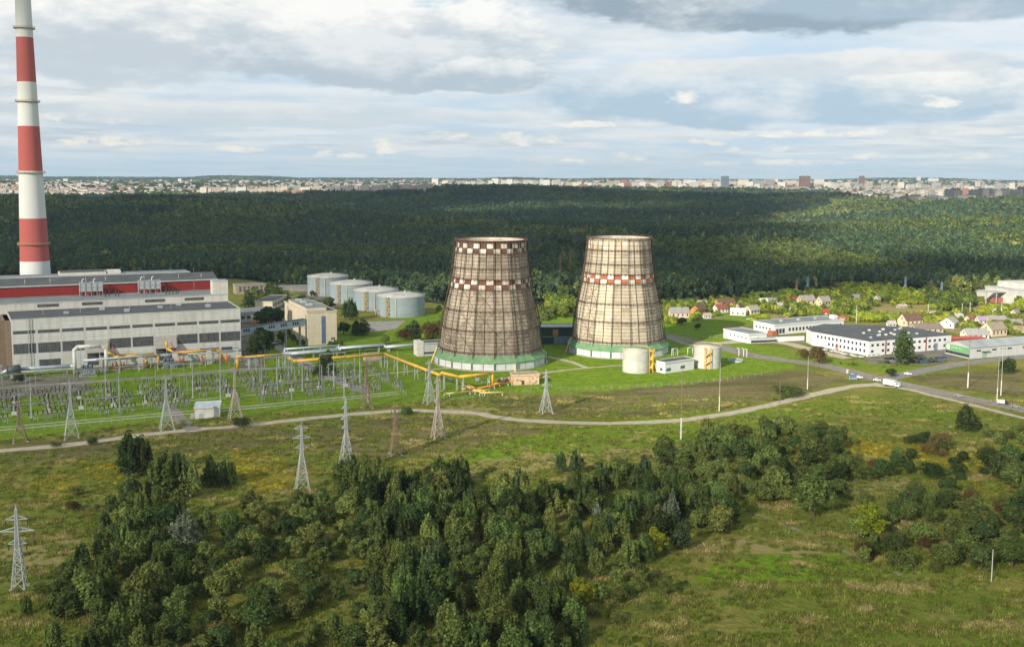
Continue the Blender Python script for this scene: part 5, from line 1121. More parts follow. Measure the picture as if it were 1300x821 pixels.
# ---------------------------------------------------------------- village houses
def house(px0, px1, pyb, pyt, rc, wc, lab, rot=0.25, gable=False, dep=None, cat='house', wd_=True):
    c_ = at((px0+px1)/2, pyb); D = c_.y; Lx = (px1-px0)/1300*D*.92; tot = (pyb-pyt)/1300*D*.97; Wy = dep or Lx*.62
    if gable: rot += math.pi/2; Lx, Wy = Wy*1.5, Lx*.9
    wallh = tot*.5; o = c_-Vector((math.cos(rot)*Lx/2, math.sin(rot)*Lx/2, 0)) + (Vector((-math.sin(rot), math.cos(rot), 0))*(-Wy*.5))
    o += Vector((0, Wy*.5 if not gable else Lx*.5, 0))
    t = empty('village_house', o, rot, lab, cat)
    w_ = MB(); w_.idx([(0, 0, 0), (Lx, 0, 0), (Lx, Wy, 0), (0, Wy, 0), (0, 0, wallh), (Lx, 0, wallh), (Lx, Wy, wallh), (0, Wy, wallh), (0, Wy/2, tot*.97), (Lx, Wy/2, tot*.97)], [(0, 1, 5, 4), (2, 3, 7, 6), (1, 2, 6, 9, 5), (3, 0, 4, 8, 7), (0, 3, 2, 1)])
    wn = 'wall_%s' % '_'.join(str(int(x*100)) for x in wc); w_.build('wall', mat(wn, wc, scale=.8, c2=tuple(x*.85 for x in wc)), t)
    e = .5; sl_ = (tot*.97-wallh)/(Wy/2); r = MB()
    for s_ in (0, 1):
        y0, y1 = (-e, Wy/2) if s_ == 0 else (Wy+e, Wy/2); z0, z1 = wallh-e*sl_+.05, tot*.97+.05
        r.idx([(-e, y0, z0), (Lx+e, y0, z0), (Lx+e, y1, z1), (-e, y1, z1), (-e, y0, z0+.25), (Lx+e, y0, z0+.25), (Lx+e, y1, z1+.25), (-e, y1, z1+.25)], [(0, 1, 2, 3), (7, 6, 5, 4), (0, 4, 5, 1), (1, 5, 6, 2), (2, 6, 7, 3), (3, 7, 4, 0)])
    rn = 'roof_%s' % '_'.join(str(int(x*100)) for x in rc); rf = r.build('roof', mat(rn, rc, scale=.6, c2=tuple(x*.75 for x in rc)), t)
    MB().box(Lx*.6, Lx*.6+.8, Wy*.4, Wy*.4+.8, tot*.7, tot+.8).build('chimney', mat('chimney_brick', (.3, .14, .1)), rf)
    if wd_:
        n = max(2, int(Lx/4))
        for i in range(n): MB().box(Lx*(i+.5)/n-.6, Lx*(i+.5)/n+.6, -.1, .02, wallh*.35, wallh*.8).build('window', glass_dark, t)
        for s_ in (0, 1):
            x_ = (-.1, .02) if s_ == 0 else (Lx-.02, Lx+.1)
            MB().box(*x_, Wy*.25-.5, Wy*.25+.5, wallh*.35, wallh*.8).build('window', glass_dark, t); MB().box(*x_, Wy*.5-.5, Wy*.5+.5, wallh*1.05, wallh*1.4).build('window', glass_dark, t)
    return t
g1 = (.3, .3, .29); wh_ = (.72, .7, .66); cr = (.68, .58, .42); br_ = (.17, .1, .075); rd = (.42, .07, .05); pk = (.66, .5, .44)
for a in ((850, 876, 403.5, 390, g1, pk, 'grey roofed house with pinkish walls right of the cream tower', .1),
 (877, 899, 398, 387, br_, (.55, .24, .08), 'house with orange gable and dark brown roof', .9), (885, 898, 389, 381, (.42, .38, .32), wh_, 'small pale house behind the orange gabled house', .3),
 (909, 934, 388.5, 379, br_, (.62, .42, .14), 'long brown roofed house with yellow ochre wall', .2), (906, 925, 397, 386, (.27, .09, .07), wh_, 'red brown roofed house among the bushes', .5),
 (928, 949, 400.5, 391, (.62, .61, .6), wh_, 'house with a bright whitish roof', -.3), (945, 966, 399, 387.5, (.4, .36, .3), cr, 'beige roofed house with cream gable, right of the whitish roof', .7),
 (964, 975, 386, 378.5, wh_, wh_, 'tiny white house among dark trees', .3), (973, 987, 384.5, 378, g1, wh_, 'small grey roofed house right of the tiny white house', .1),
 (996, 1016, 385.5, 377.5, rd, wh_, 'bright red roofed house in the green gardens', .1), (1014, 1036, 387.5, 374.5, (.36, .34, .3), cr, 'tall grey beige roofed house right of the red roof', .3),
 (1037, 1056, 389, 375.5, (.4, .37, .33), cr, 'beige roofed house left of the sandy clearing', .6), (991, 1009, 377.5, 371.5, (.12, .25, .4), (.4, .5, .6), 'blue roofed shed above the red roofed house', .1),
 (919, 935, 371, 360.5, (.42, .47, .46), wh_, 'lone white house in the dark forest edge', .8), (1109, 1120, 384.5, 375, (.5, .48, .45), wh_, 'small white gabled house at the sandy clearing', .9),
 (1075, 1096, 382, 373.5, g1, cr, 'grey roofed house half hidden behind trees', .2), (1144, 1173, 414.5, 397.5, br_, cr, 'big dark brown mansard roofed house behind the white office', .35),
 (1127, 1138, 414.5, 407, (.5, .47, .5), wh_, 'little white house left of the dark brown mansard roof', .2), (1160, 1199, 422.5, 411, (.25, .2, .16), (.5, .45, .38), 'long brown grey roof right behind the white office', .1),
 (1192, 1224, 416, 402.5, (.5, .47, .42), wh_, 'pale cream house with white gable', 1.0), (1240, 1254, 411.5, 401, (.4, .3, .45), wh_, 'small white house with a purple side', .3),
 (1254, 1280, 410, 401, (.36, .34, .32), wh_, 'grey roofed white house behind the tan hipped house', .1), (1249, 1281, 427, 408.5, (.34, .29, .22), cr, 'tan roofed cream house behind the grey warehouse', .5),
 (1280, 1299, 414, 405, (.3, .28, .26), cr, 'low cream house near the right edge', .1), (1225, 1257, 431, 417, (.36, .37, .36), wh_, 'long pale grey roof behind the green sign', .1),
 (1287, 1312, 424, 414, (.42, .3, .22), cr, 'orange beige house cut by the right edge', .2), (1064, 1078, 407, 401.5, (.4, .14, .07), (.4, .2, .1), 'low orange brick shed behind the long workshop', .1),
 (893, 903, 404, 397, (.4, .37, .33), wh_, 'small pale hut at the near end of the village lane', .3), (934, 944, 392, 384.5, br_, cr, 'brown roofed cottage behind the whitish roof', .8), (953, 962, 384, 378, (.35, .33, .3), wh_, 'pale cottage left of the tiny white house', .2),
 (986, 996, 391, 384, (.5, .48, .44), cr, 'pale roofed cottage left of the bright red roof', .4), (1001, 1010, 396, 389.5, g1, wh_, 'grey cottage among bright bushes below the red roof', .9), (1043, 1053, 399, 392.5, rd, cr, 'small red roofed cottage below the sandy clearing', .2), (1060, 1071, 391, 384, (.5, .47, .43), wh_, 'pale cottage right of the beige roofed house', .5),
 (1099, 1108, 389, 382.5, br_, wh_, 'small dark roofed cottage left of the sandy clearing', .1), (1210, 1220, 394, 388, (.5, .48, .44), wh_, 'white hut before the dark bushes of the yellow field', .1), (1226, 1238, 407, 400, (.33, .15, .1), cr, 'red brown roofed cottage left of the purple sided house', .6), (1262, 1273, 399, 392, (.5, .48, .44), wh_, 'white cottage below the white warehouse', .2), (1284, 1296, 400, 392.5, g1, cr, 'grey cottage below the right end of the white warehouse', .7),
 (862, 872, 386, 380.5, (.4, .37, .33), wh_, 'small pale cottage left of the pale house', .3), (1140, 1152, 391, 386, (.5, .45, .4), (.5, .42, .3), 'sand coloured hut in the yellow field', .3),
 (1205, 1224, 404, 398, (.5, .5, .46), wh_, 'small white roofed shed in the yellow bushes', .1), (1182, 1194, 399.5, 394.5, (.45, .42, .37), cr, 'small cream cottage above the pale cream house', .4)):
    house(*a)
rs = block('red_shed', at(1209, 437.5), R(10), 27, 10, 3.8, mat('red_shed_wall', (.4, .05, .05)), mat('red_shed_roof', (.5, .09, .07), c2=(.4, .14, .1)), 'red sheds behind the green sign band', 'shed')

# ================================================================== VEHICLES
def car_proto():
    t = empty('parked_car', (0, 0, 0), 0, 'x', 'car')
    b_ = MB(); xs = [(-2.15, .45, .75), (-2.05, .3, .95), (-1.1, .28, 1.0), (1.0, .28, .95), (2.0, .3, .82), (2.15, .4, .65)]; pts = []
    for x, z0, z1 in xs: pts += [(x, -.85, z0), (x, .85, z0), (x, .85, z1), (x, -.85, z1)]
    fs = [(0, 3, 2, 1), (20, 21, 22, 23)]+[(4*i+a, 4*i+(a+1) % 4, 4*i+4+(a+1) % 4, 4*i+4+a) for i in range(5) for a in range(4)]; b_.idx(pts, fs); b_.build('body', mat('car_white', (.75, .76, .76), rough=.3, c2=(.7, .7, .7), spec=.5), t)
    c_ = MB(); c_.idx([(-1.7, -.78, .96), (1.1, -.78, .93), (1.1, .78, .93), (-1.7, .78, .96), (-1.2, -.64, 1.42), (.35, -.64, 1.42), (.35, .64, 1.42), (-1.2, .64, 1.42)], [(0, 1, 5, 4), (1, 2, 6, 5), (2, 3, 7, 6), (3, 0, 4, 7)]); c_.build('cabin_glass', glass_dark, t)
    MB().box(-1.22, .37, -.66, .66, 1.42, 1.47).build('roof', mat('car_white', ()), t)
    for x in (-1.35, 1.35):
        for y in (-.78, .78): MB().tube((x, y-.1, .32), (x, y+.1, .32), .32, None, 10).build('wheel', tyre, t)
    return t
cp = car_proto(); snap = snapshot(cp); CC = {'white': MATS['car_white'], 'black': mat('car_black', (.03, .03, .035), rough=.3, spec=.5), 'silver': mat('car_silver', (.45, .46, .47), rough=.3, metal=.4), 'blue': mat('car_blue', (.05, .12, .3), rough=.3, spec=.5), 'red': mat('car_red', (.4, .03, .03), rough=.3, spec=.5), 'grey': mat('car_grey', (.16, .17, .18), rough=.3, spec=.5)}
items = []; firstc = True
def put_car(px, py, cname, ang, desc, grp=None, cat='car', nm='parked_car', sc_=1.0):
    global firstc
    p = at(px, py); o = cp if firstc else copy_thing(cp, snap, p, ang); o.location = p+Vector((0, 0, .1)); o.rotation_euler.z = ang; o.scale = (sc_,)*3; o.name = nm; o['category'] = cat
    for c_ in kids(o):
        if c_.name.split('.')[0] in ('body', 'roof'): c_.material_slots[0].link = 'OBJECT'; c_.material_slots[0].material = CC[cname]
    if 'group' in o.keys(): del o['group']
    if grp: o['group'] = grp
    items.append((o, px, desc % cname)); firstc = False
rc_ = random.Random(11)
for k_ in range(15):
    f_ = k_/14; put_car(1036+f_*57+rc_.uniform(-1, 1), 441.5+f_*12.5+rc_.uniform(-.4, .8), rc_.choice(('white', 'white', 'silver', 'black', 'grey')), R(115)+rc_.uniform(-.1, .1), '%s car parked along the left face of the white office', 'cars parked before the white office')
for k_ in range(3): put_car(1104+k_*6, 453.2-k_*.6, 'white', R(24), '%s car parked at the right face of the white office', 'cars parked before the white office')
for k_ in range(12):
    put_car(1126+(k_ % 6)*7+rc_.uniform(-1, 1), 456+(k_//6)*4.2-(k_ % 6)*.3, rc_.choice(('black', 'grey', 'silver', 'black', 'blue')), R(110)+rc_.uniform(-.15, .15), '%s car in the crowded yard round the tall dark tree', 'cars crowded round the tall dark tree')
for k_ in range(12):
    put_car(1170+(k_ % 6)*5.6+rc_.uniform(-.6, .6), 456.5+(k_//6)*4-(k_ % 6)*.4, rc_.choice(('black', 'blue', 'grey', 'black')), R(110)+rc_.uniform(-.1, .1), '%s car in the dark lot left of the warehouse', 'cars in the dark lot left of the warehouse')
for px, py, cn, d_ in ((1217, 503.5, 'silver', '%s car driving on the main road near the right edge'), (1083, 477, 'blue', '%s car on the main road left of the junction'), (1090.5, 480, 'white', '%s car just left of the junction'), (1113.5, 483.5, 'white', '%s car in the middle of the junction'), (1152.5, 475.5, 'white', '%s car on the side road'), (1289, 517, 'silver', '%s car at the right end of the main road')):
    put_car(px, py, cn, R(-22), d_, None, 'car', 'moving_car', 1.05)
for px, py in ((942, 386.5), (948, 388.5), (951, 406)): put_car(px, py, 'white', R(10), '%s car on the sandy lane of the village')
for px, py in ((352, 434), (356, 436.5), (350, 438)): put_car(px, py, 'grey', R(40), '%s car on the concrete road under the skybridge')
rank_labels(items)
# box truck at the junction
pA = at(1122, 489.3); pB = at(1141, 492.4); an = math.atan2(pB.y-pA.y, pB.x-pA.x); tk = empty('box_truck', pA+Vector((0, 0, .1)), an, 'big white box truck turning at the junction', 'truck')
ltr = min(12.5, (pB-pA).length*1.05)
MB().box(0, ltr-2.6, -1.3, 1.3, 1.05, 4.1).build('cargo_box', conc_white, tk); q = MB(); q.idx([(ltr-2.4, -1.2, .7), (ltr, -1.2, .7), (ltr, 1.2, .7), (ltr-2.4, 1.2, .7), (ltr-2.4, -1.2, 3.1), (ltr-.5, -1.2, 3.1), (ltr-.5, 1.2, 3.1), (ltr-2.4, 1.2, 3.1), (ltr, -1.2, 1.8), (ltr, 1.2, 1.8)], [(0, 1, 8, 5, 4), (3, 7, 6, 9, 2), (1, 2, 9, 8), (8, 9, 6, 5), (4, 5, 6, 7), (0, 4, 7, 3)]); q.build('cab', mat('truck_cab', (.6, .66, .76), rough=.4), tk)
MB().box(ltr-1.6, ltr-.6, -1.24, -1.18, 1.9, 2.8).build('side_window', glass_dark, tk); MB().box(0, ltr-2.2, -.5, .5, .7, 1.05).build('chassis', steel_dark, tk)
for x in (1.6, 2.8, ltr-1.3):
    for y in (-1.1, 1.1): MB().tube((x, y-.18, .5), (x, y+.18, .5), .5, None, 12).build('wheel', tyre, tk)
vn = empty('van', at(1266, 512.5)+Vector((0, 0, .1)), R(-24), 'dark and white van on the main road by the thin poles', 'van')
MB().box(0, 3.6, -1, 1, .6, 2.4).build('cargo_box', conc_white, vn); q = MB(); q.idx([(3.6, -1, .5), (5.4, -1, .5), (5.4, 1, .5), (3.6, 1, .5), (3.6, -1, 2.3), (4.4, -1, 2.3), (4.4, 1, 2.3), (3.6, 1, 2.3), (5.4, -1, 1.2), (5.4, 1, 1.2)], [(0, 1, 8, 5, 4), (3, 7, 6, 9, 2), (1, 2, 9, 8), (8, 9, 6, 5), (4, 5, 6, 7)]); q.build('cab', CC['black'], vn)
for x in (1, 4.5):
    for y in (-.9, .9): MB().tube((x, y-.12, .38), (x, y+.12, .38), .38, None, 10).build('wheel', tyre, vn)
for k_, (px, py, w_) in enumerate(((1193, 433, 5), (1075.5, 476, 2.2))): 
    t = empty('flatbed_truck' if not k_ else 'road_sign', at(px-12*(1-k_), py+3*(1-k_)), R(15), ('white truck parked at the right face of the white office', 'small white sign board left of the junction')[k_], ('truck', 'sign')[k_])
    if k_ == 0:
        MB().box(0, 6, -1.1, 1.1, 1, 2.9).build('cargo_box', conc_white, t); MB().box(6.1, 7.8, -1, 1, .6, 2.5).build('cab', CC['white'], t); [MB().tube((x, y-.15, .45), (x, y+.15, .45), .45, None, 10).build('wheel', tyre, t) for x in (1.2, 6.8) for y in (-.95, .95)]
    else: MB().box(-.7, .7, -.05, .05, 1.2, 3.6).build('board', conc_white, t); [MB().bar((x, .15, 0), (x, .15, 3.4), .12).build('post', steel, t) for x in (-.5, .5)]
t = empty('bus_shelter', at(1083, 482.5), R(-15), 'bluish bus shelter left of the junction', 'bus shelter'); MB().box(-2.2, 2.2, -.7, .9, 2.5, 2.7).build('roof', bluegrey, t); MB().box(-2.1, 2.1, .75, .85, .3, 2.4).build('back_wall', bluegrey, t); [MB().bar((x, -.5, 0), (x, -.5, 2.5), .12).build('post', steel, t) for x in (-2, 2)]; MB().box(-1.6, 1.6, .2, .6, .45, .55).build('bench', concrete, t)

# ================================================================== FAR CITY
def city_mat(name, c):
    return panel_mat(name, c, tuple(x*.55 for x in c), 3.2, 2.8, msize=.75, dirt=tuple(x*.7 for x in c), dirtk=.3, var=.04)
CMAT = {'cream': city_mat('block_cream', (.7, .65, .55)), 'white': city_mat('block_white', (.7, .7, .68)), 'grey': city_mat('block_grey', (.42, .42, .41)), 'rusty': city_mat('block_red', (.4, .2, .14)), 'beige': city_mat('block_beige', (.55, .48, .38)), 'brown': city_mat('block_brown', (.25, .16, .13)), 'bluish': city_mat('block_blue', (.2, .25, .3))}
def cblock(px, py, wpx, hpx, cname, lab, z=None, rot=None, dep=13, roofm=None):
    p = att(px, py); D = p.y; Lx = max(8, wpx/1300*D); h = max(5, hpx/1300*D); r_ = rot if rot is not None else rc_.uniform(-.35, .35)
    t = empty('city_block', p-Vector((Lx/2, 0, .5)), r_, lab, 'apartment block')
    MB().box(0, Lx, 0, dep, -4, h).build('wall', CMAT[cname], t); MB().box(-.3, Lx+.3, -.3, dep+.3, h+.01, h+.6).build('roof', roofm or (roof_grey if rc_.random() < .6 else roof_light), t)
    if h > 18:
        for x in (.25, .75): MB().box(Lx*x-2, Lx*x+2, 4, 9, h+.6, h+3).build('lift_house', CMAT[cname], t)
    return t, p
cblock(921.5, 241.5, 8, 16, 'bluish', 'lone dark blue grey high rise on the skyline', rot=.2, dep=24); cblock(1023, 241, 12, 16.5, 'brown', 'broad brown high rise on the skyline behind the forest', rot=.1, dep=30); cblock(1095, 238, 5, 14, 'brown', 'slim brown high rise on the right skyline', rot=.1, dep=22)
cblock(1166.5, 230.5, 5, 6, 'white', 'white tower block on the green hill at the right skyline', rot=0); cblock(1185, 231.5, 13, 5, 'white', 'wide white block on the green hill at the right skyline', rot=0)
cblock(1130, 258.5, 14, 9, 'white', 'large white building at the lit forest edge', rot=.3, dep=25); cblock(1098, 256.5, 18, 3, 'rusty', 'low red roofed hall at the forest edge on the right', rot=.1, dep=25)
items = []
def band(n, x0, x1, f, w_, h_, names, desc, jit=1.6):
    for i in range(n):
        px = x0+(x1-x0)*(i+rc_.random())/n; py = f(px)+rc_.uniform(-jit, jit); cn = rc_.choice(names)
        t, p = cblock(px, py, rc_.uniform(*w_), rc_.uniform(*h_)*1.2, cn, 'x'); t['group'] = desc; items.append((t, px, '%s block in the %s' % (cn, desc)))
band(30, 252, 545, lambda x: 247.5-(x-252)*.012, (7, 15), (5.5, 8), ('cream', 'white', 'grey', 'beige', 'cream'), 'long pale row on the left skyline', .9)
band(12, 350, 412, lambda x: 249.5, (5, 8), (5, 6.5), ('rusty', 'beige'), 'short rusty row left of centre', .7)
band(24, 545, 720, lambda x: 238.5, (4, 9), (5.5, 9), ('white', 'cream', 'white', 'grey', 'beige'), 'bright row on the centre skyline', 1.2)
band(26, 720, 905, lambda x: 240.0, (5, 12), (4.5, 8.5), ('grey', 'cream', 'white', 'beige', 'rusty'), 'skyline above the right cooling tower', 1.5)
band(26, 850, 1060, lambda x: 238, (6, 14), (4.5, 8), ('white', 'cream', 'white', 'grey'), 'white skyline row near the high rises', 2.0)
band(22, 1060, 1300, lambda x: 241, (5, 12), (4.5, 7.5), ('grey', 'cream', 'grey', 'white'), 'back row on the right skyline', 2.4)
band(26, 1200, 1310, lambda x: 250.5, (6, 12), (6, 10), ('cream', 'rusty', 'beige', 'cream', 'grey'), 'cream and rust estate far right', 2.6)
band(20, 1150, 1250, lambda x: 248.5, (5, 10), (4, 6.5), ('beige', 'cream', 'grey'), 'estate behind the large white building', 2.0)
band(8, 1150, 1230, lambda x: 259, (4, 6), (1.6, 2.4), ('white',), 'shed line at the lit forest edge', .5)
band(34, 60, 250, lambda x: 240+2.5*math.sin(x/20), (3, 7), (2.2, 4.2), ('white', 'grey', 'cream', 'white'), 'scattered houses of the left suburb', 7)
band(14, 0, 45, lambda x: 246, (4, 9), (2.5, 4.5), ('white', 'grey', 'cream'), 'suburb left of the chimney', 3.5)
band(4, 105, 130, lambda x: 264.5, (4, 7), (1.8, 2.4), ('white',), 'small clearing in the left forest', .5)
band(5, 175, 205, lambda x: 277, (4, 8), (1.8, 2.6), ('beige', 'cream'), 'second clearing in the left forest', .8)
band(5, 480, 530, lambda x: 253.5, (3, 5), (1.8, 2.6), ('white', 'beige'), 'forest clearing below the left skyline', .7)
rank_labels(items)
# countless small houses between the blocks
mb = MB(); n_ = 0
for i in range(3400):
    px = rc_.uniform(-60, 1360)
    if px < 260 and rc_.random() < .45: continue
    fb = np.interp(px, (0, 250, 545, 560, 700, 950, 1090, 1200, 1300), (249, 250, 246, 240, 240, 241, 250, 256, 255)); py = rc_.uniform(229.5, fb)
    p = att(px, py); w_, d_, h_ = rc_.uniform(10, 32), rc_.uniform(9, 14), rc_.uniform(4, 11); x, y, z = p
    mb.box(x, x+w_, y, y+d_, z-3, z+h_, n_ % 3); mb.idx([(x-.5, y-.5, z+h_), (x+w_+.5, y-.5, z+h_), (x+w_+.5, y+d_+.5, z+h_), (x-.5, y+d_+.5, z+h_), (x, y+d_/2, z+h_+3), (x+w_, y+d_/2, z+h_+3)], [(0, 1, 5, 4), (1, 2, 5), (2, 3, 4, 5), (3, 0, 4)], 3+n_ % 2); n_ += 1
tag(mb.build('distant_houses', [mat('dh_w', (.6, .59, .56)), mat('dh_c', (.5, .45, .38)), mat('dh_g', (.36, .36, .36)), mat('dh_r', (.3, .15, .11)), mat('dh_s', (.32, .33, .34))]), 'mass of small houses between the far apartment blocks', 'houses', kind='stuff')

# ================================================================== VEGETATION
LM = {'dark': leaf_mat('leaves_dark', (.07, .105, .034)), 'olive': leaf_mat('leaves_olive', (.16, .195, .055)), 'mid': leaf_mat('leaves_mid', (.125, .17, .048)), 'silver': leaf_mat('leaves_silver', (.2, .24, .16)), 'bluish': leaf_mat('leaves_blue_green', (.08, .12, .05), hue=.01), 'pine': leaf_mat('needles', (.03, .06, .028), val=.2),
      'yellow': leaf_mat('leaves_yellow_green', (.22, .25, .025)), 'brown': leaf_mat('leaves_brown', (.14, .1, .04)), 'forest': leaf_mat('forest_leaves', (.13, .17, .05), val=.38, hue=.025), 'forestp': leaf_mat('forest_needles', (.082, .13, .066), val=.35), 'forestl': leaf_mat('forest_birch_sunlit_leaves', (.2, .23, .07), val=.3), 'garden': leaf_mat('garden_leaves', (.2, .26, .045), val=.4, hue=.03), 'gyellow': leaf_mat('bush_yellow_green', (.38, .42, .05), val=.25)}
def crown_mesh(kind, seed, N, s, H=10.0):
    g_ = np.random.default_rng(seed); lobes = []
    if kind == 'round':
        lobes.append(((0, 0, H*.5), (H*.24, H*.24, H*.32))); el_ = g_.uniform(.85, 1.15)
        for i in range(24):
            a = g_.uniform(0, 6.283); u_ = g_.uniform(-.75, 1); q = .27*H*math.sqrt(max(0, 1-u_*u_))*g_.uniform(.75, 1.2)*el_; z = H*(.5+.36*u_*g_.uniform(.85, 1.08)); r_ = g_.uniform(.065, .135)*H; lobes.append(((q*math.cos(a), q*math.sin(a), z), (r_, r_, r_*g_.uniform(.8, 1.5))))
    elif kind == 'upright':
        for i in range(22):
            a = g_.uniform(0, 6.283); q = g_.uniform(0, .22)*H; top = (1.0-1.6*(q/H)**1.2)*g_.uniform(.78, 1.02); zc = top*H*.53; r_ = H*g_.uniform(.05, .085)
            lobes.append(((q*math.cos(a), q*math.sin(a), zc), (r_, r_, top*H*.47)))
            if i % 2: b_ = a+g_.uniform(-.5, .5); lobes.append(((q*.9*math.cos(b_), q*.9*math.sin(b_), g_.uniform(.12, .3)*H), (H*.1, H*.1, H*.1)))
    elif kind == 'spire':
        for i in range(10): z = H*(.14+.8*i/10); r_ = H*(.17*(1-i/11)+.03); a = g_.uniform(0, 6.283); lobes.append(((r_*.35*math.cos(a), r_*.35*math.sin(a), z), (r_, r_, H*.1)))
    elif kind == 'pine':
        for i in range(12): z = H*(.3+.66*i/12); r_ = H*(.2*(1-(i/13)**1.5)+.03)*g_.uniform(.8, 1.15); a = g_.uniform(0, 6.283); lobes.append(((r_*.4*math.cos(a), r_*.4*math.sin(a), z), (r_, r_, H*.06)))
    elif kind == 'shrub':
        for i in range(9): a = g_.uniform(0, 6.283); q = g_.uniform(0, .45)*H; r_ = g_.uniform(.25, .42)*H; lobes.append(((q*math.cos(a), q*math.sin(a), g_.uniform(.25, .55)*H), (r_, r_, r_)))
    C = np.array([l[0] for l in lobes]); Rd = np.array([l[1] for l in lobes]); w_ = Rd[:, 0]*Rd[:, 2]; w_ = w_/w_.sum()
    k_ = g_.choice(len(lobes), N, p=w_); d = g_.normal(size=(N, 3)); d /= np.linalg.norm(d, axis=1)[:, None]; d[:, 2] = np.where(d[:, 2] < -.4, -d[:, 2], d[:, 2])
    rad = 1-np.abs(g_.normal(0, .16, N)); rad = np.where(g_.random(N) < .14, g_.uniform(1.05, 1.3, N), rad); P = C[k_]+d*Rd[k_]*rad[:, None]
    if kind in ('upright', 'spire'):          # every spire narrows to a point
        rel = (P[:, 2]-C[k_, 2])/Rd[k_, 2]; fct = np.clip(1.2-.75*np.clip(rel, -.6, 1.1), .3, 1.6)[:, None]; P[:, :2] = C[k_, :2]+(P[:, :2]-C[k_, :2])*fct
    P[:, 2] = np.maximum(P[:, 2], H*.03+g_.random(N)*.5)
    nrm = d/Rd[k_]; nrm /= np.linalg.norm(nrm, axis=1)[:, None]; nrm = nrm+g_.normal(0, .45, (N, 3)); nrm /= np.linalg.norm(nrm, axis=1)[:, None]
    up = g_.normal(size=(N, 3)); t1 = np.cross(nrm, up); t1 /= np.linalg.norm(t1, axis=1)[:, None]; t2 = np.cross(nrm, t1)
    ss = s*g_.uniform(.55, 1.3, N)[:, None]; t1 *= ss; t2 *= ss*.75
    V = np.stack([P-t1, P-t2*.9+nrm*ss*.15, P+t1, P+t2*.9+nrm*ss*.15], 1).reshape(-1, 3); F = np.arange(N*4).reshape(-1, 4)
    me = bpy.data.meshes.new('crown_'+kind); me.from_pydata(V.tolist(), [], F.tolist()); return me
def trunk_mesh(kind, seed, H=10.0):
    g_ = random.Random(seed); m_ = MB(); th = {'round': .55, 'upright': .8, 'spire': .9, 'pine': .92, 'shrub': .35}[kind]*H; w0 = .022*H
    m_.tube((0, 0, -.3), (g_.uniform(-.2, .2), g_.uniform(-.2, .2), th*.5), w0, w0*.65, 7); m_.tube((0, 0, th*.5), (g_.uniform(-.3, .3), g_.uniform(-.3, .3), th), w0*.62, w0*.2, 6)
    for i in range(8):
        a = g_.uniform(0, 6.283); z = th*g_.uniform(.25, .85); l = H*(.2 if kind in ('round', 'shrub') else .1)*g_.uniform(.7, 1.1); m_.tube((0, 0, z), (l*math.cos(a), l*math.sin(a), z+l*.9), w0*.35, w0*.1, 5)
    me = bpy.data.meshes.new('trunk'); me.from_pydata(m_.v, [], m_.f); return me
SPEC = {}   # species -> list of (crown mesh, trunk mesh)
def add_species(nm, kind, lm, N, s, seeds, tm):
    l = []
    for sd in seeds:
        c_ = crown_mesh(kind, sd, N, s); c_.materials.append(LM[lm]); t_ = trunk_mesh(kind, sd); t_.materials.append(tm); l.append((c_, t_))
    SPEC[nm] = l
add_species('round', 'round', 'mid', 3600, .36, (1, 2, 3), bark); add_species('olive', 'round', 'olive', 3600, .36, (4, 5, 6), bark); add_species('dark', 'round', 'dark', 3600, .36, (7, 8), bark)
add_species('upright', 'upright', 'mid', 3600, .3, (11, 12, 13), bark_pale); add_species('upright_olive', 'upright', 'olive', 3600, .3, (14, 15), bark_pale); add_species('silver', 'upright', 'silver', 3600, .3, (16,), bark_pale); add_species('upright_dark', 'upright', 'dark', 3600, .3, (17, 18), bark)
add_species('bluish', 'upright', 'bluish', 3600, .3, (19, 20), bark); add_species('spire', 'spire', 'dark', 3200, .3, (21, 22), bark); add_species('pine', 'pine', 'pine', 3600, .3, (25, 26), bark)
add_species('shrub', 'shrub', 'olive', 2600, .42, (31, 32), bark); add_species('shrub_dark', 'shrub', 'dark', 2600, .42, (33,), bark); add_species('yellow', 'round', 'yellow', 3600, .34, (41,), bark); add_species('brown', 'shrub', 'brown', 2200, .42, (43,), bark)
DESC = {'round': 'bushy green tree', 'olive': 'rounded olive tree', 'dark': 'dense dark tree', 'upright': 'upright feathery tree', 'upright_olive': 'upright olive tree', 'silver': 'silvery grey tree', 'upright_dark': 'upright dark tree', 'spire': 'narrow dark tree', 'pine': 'dark pine tree', 'bluish': 'blue green tree', 'shrub': 'low olive shrub', 'shrub_dark': 'low dark shrub', 'yellow': 'yellow green tree', 'brown': 'brownish autumn shrub'}
def place_phrase(px, py):
    xs = ((110, 'by the bottom left pylon'), (230, 'under the left station half'), (330, 'under the goldenrod patch'), (410, 'under the three-armed pylon'), (480, 'under the broad pylon'), (545, 'under the rusty pylon'), (610, 'left under the brown tower'), (690, 'right under the brown tower'), (760, 'under the cream tower'), (830, 'under the round water tank'), (890, 'under the pump house'), (960, 'under the right water tank'), (1060, 'under the long workshop'), (1160, 'under the road junction'), (1240, 'under the green sign'), (9999, 'at the right edge'))
    ys = ((560, 'by the track'), (600, 'far rim'), (630, 'back rows'), (655, 'rear middle'), (680, 'middle rows'), (705, 'near middle'), (735, 'front rows'), (9999, 'bottom edge'))
    return ', '+next(n for y, n in ys if py < y)+' '+next(n for x, n in xs if px < x)
tree_items = []; SPECS = []
def isshrub(sp): return 'shrub' in sp or sp == 'brown'
def tree(px, py, sp, h, lab=None, wide=1.0, loc=None):
    p = loc or at(px, py); k_ = h/10*(1.25 if isshrub(sp) else 1.0)
    SPECS.append(dict(px=px, py=py, sp=sp, h=h, lab=lab, p=p, v=random.randrange(len(SPEC[sp])), s=(k_*wide*random.uniform(.92, 1.12), k_*wide*random.uniform(.92, 1.12), k_), r=random.uniform(0, 6.28)))
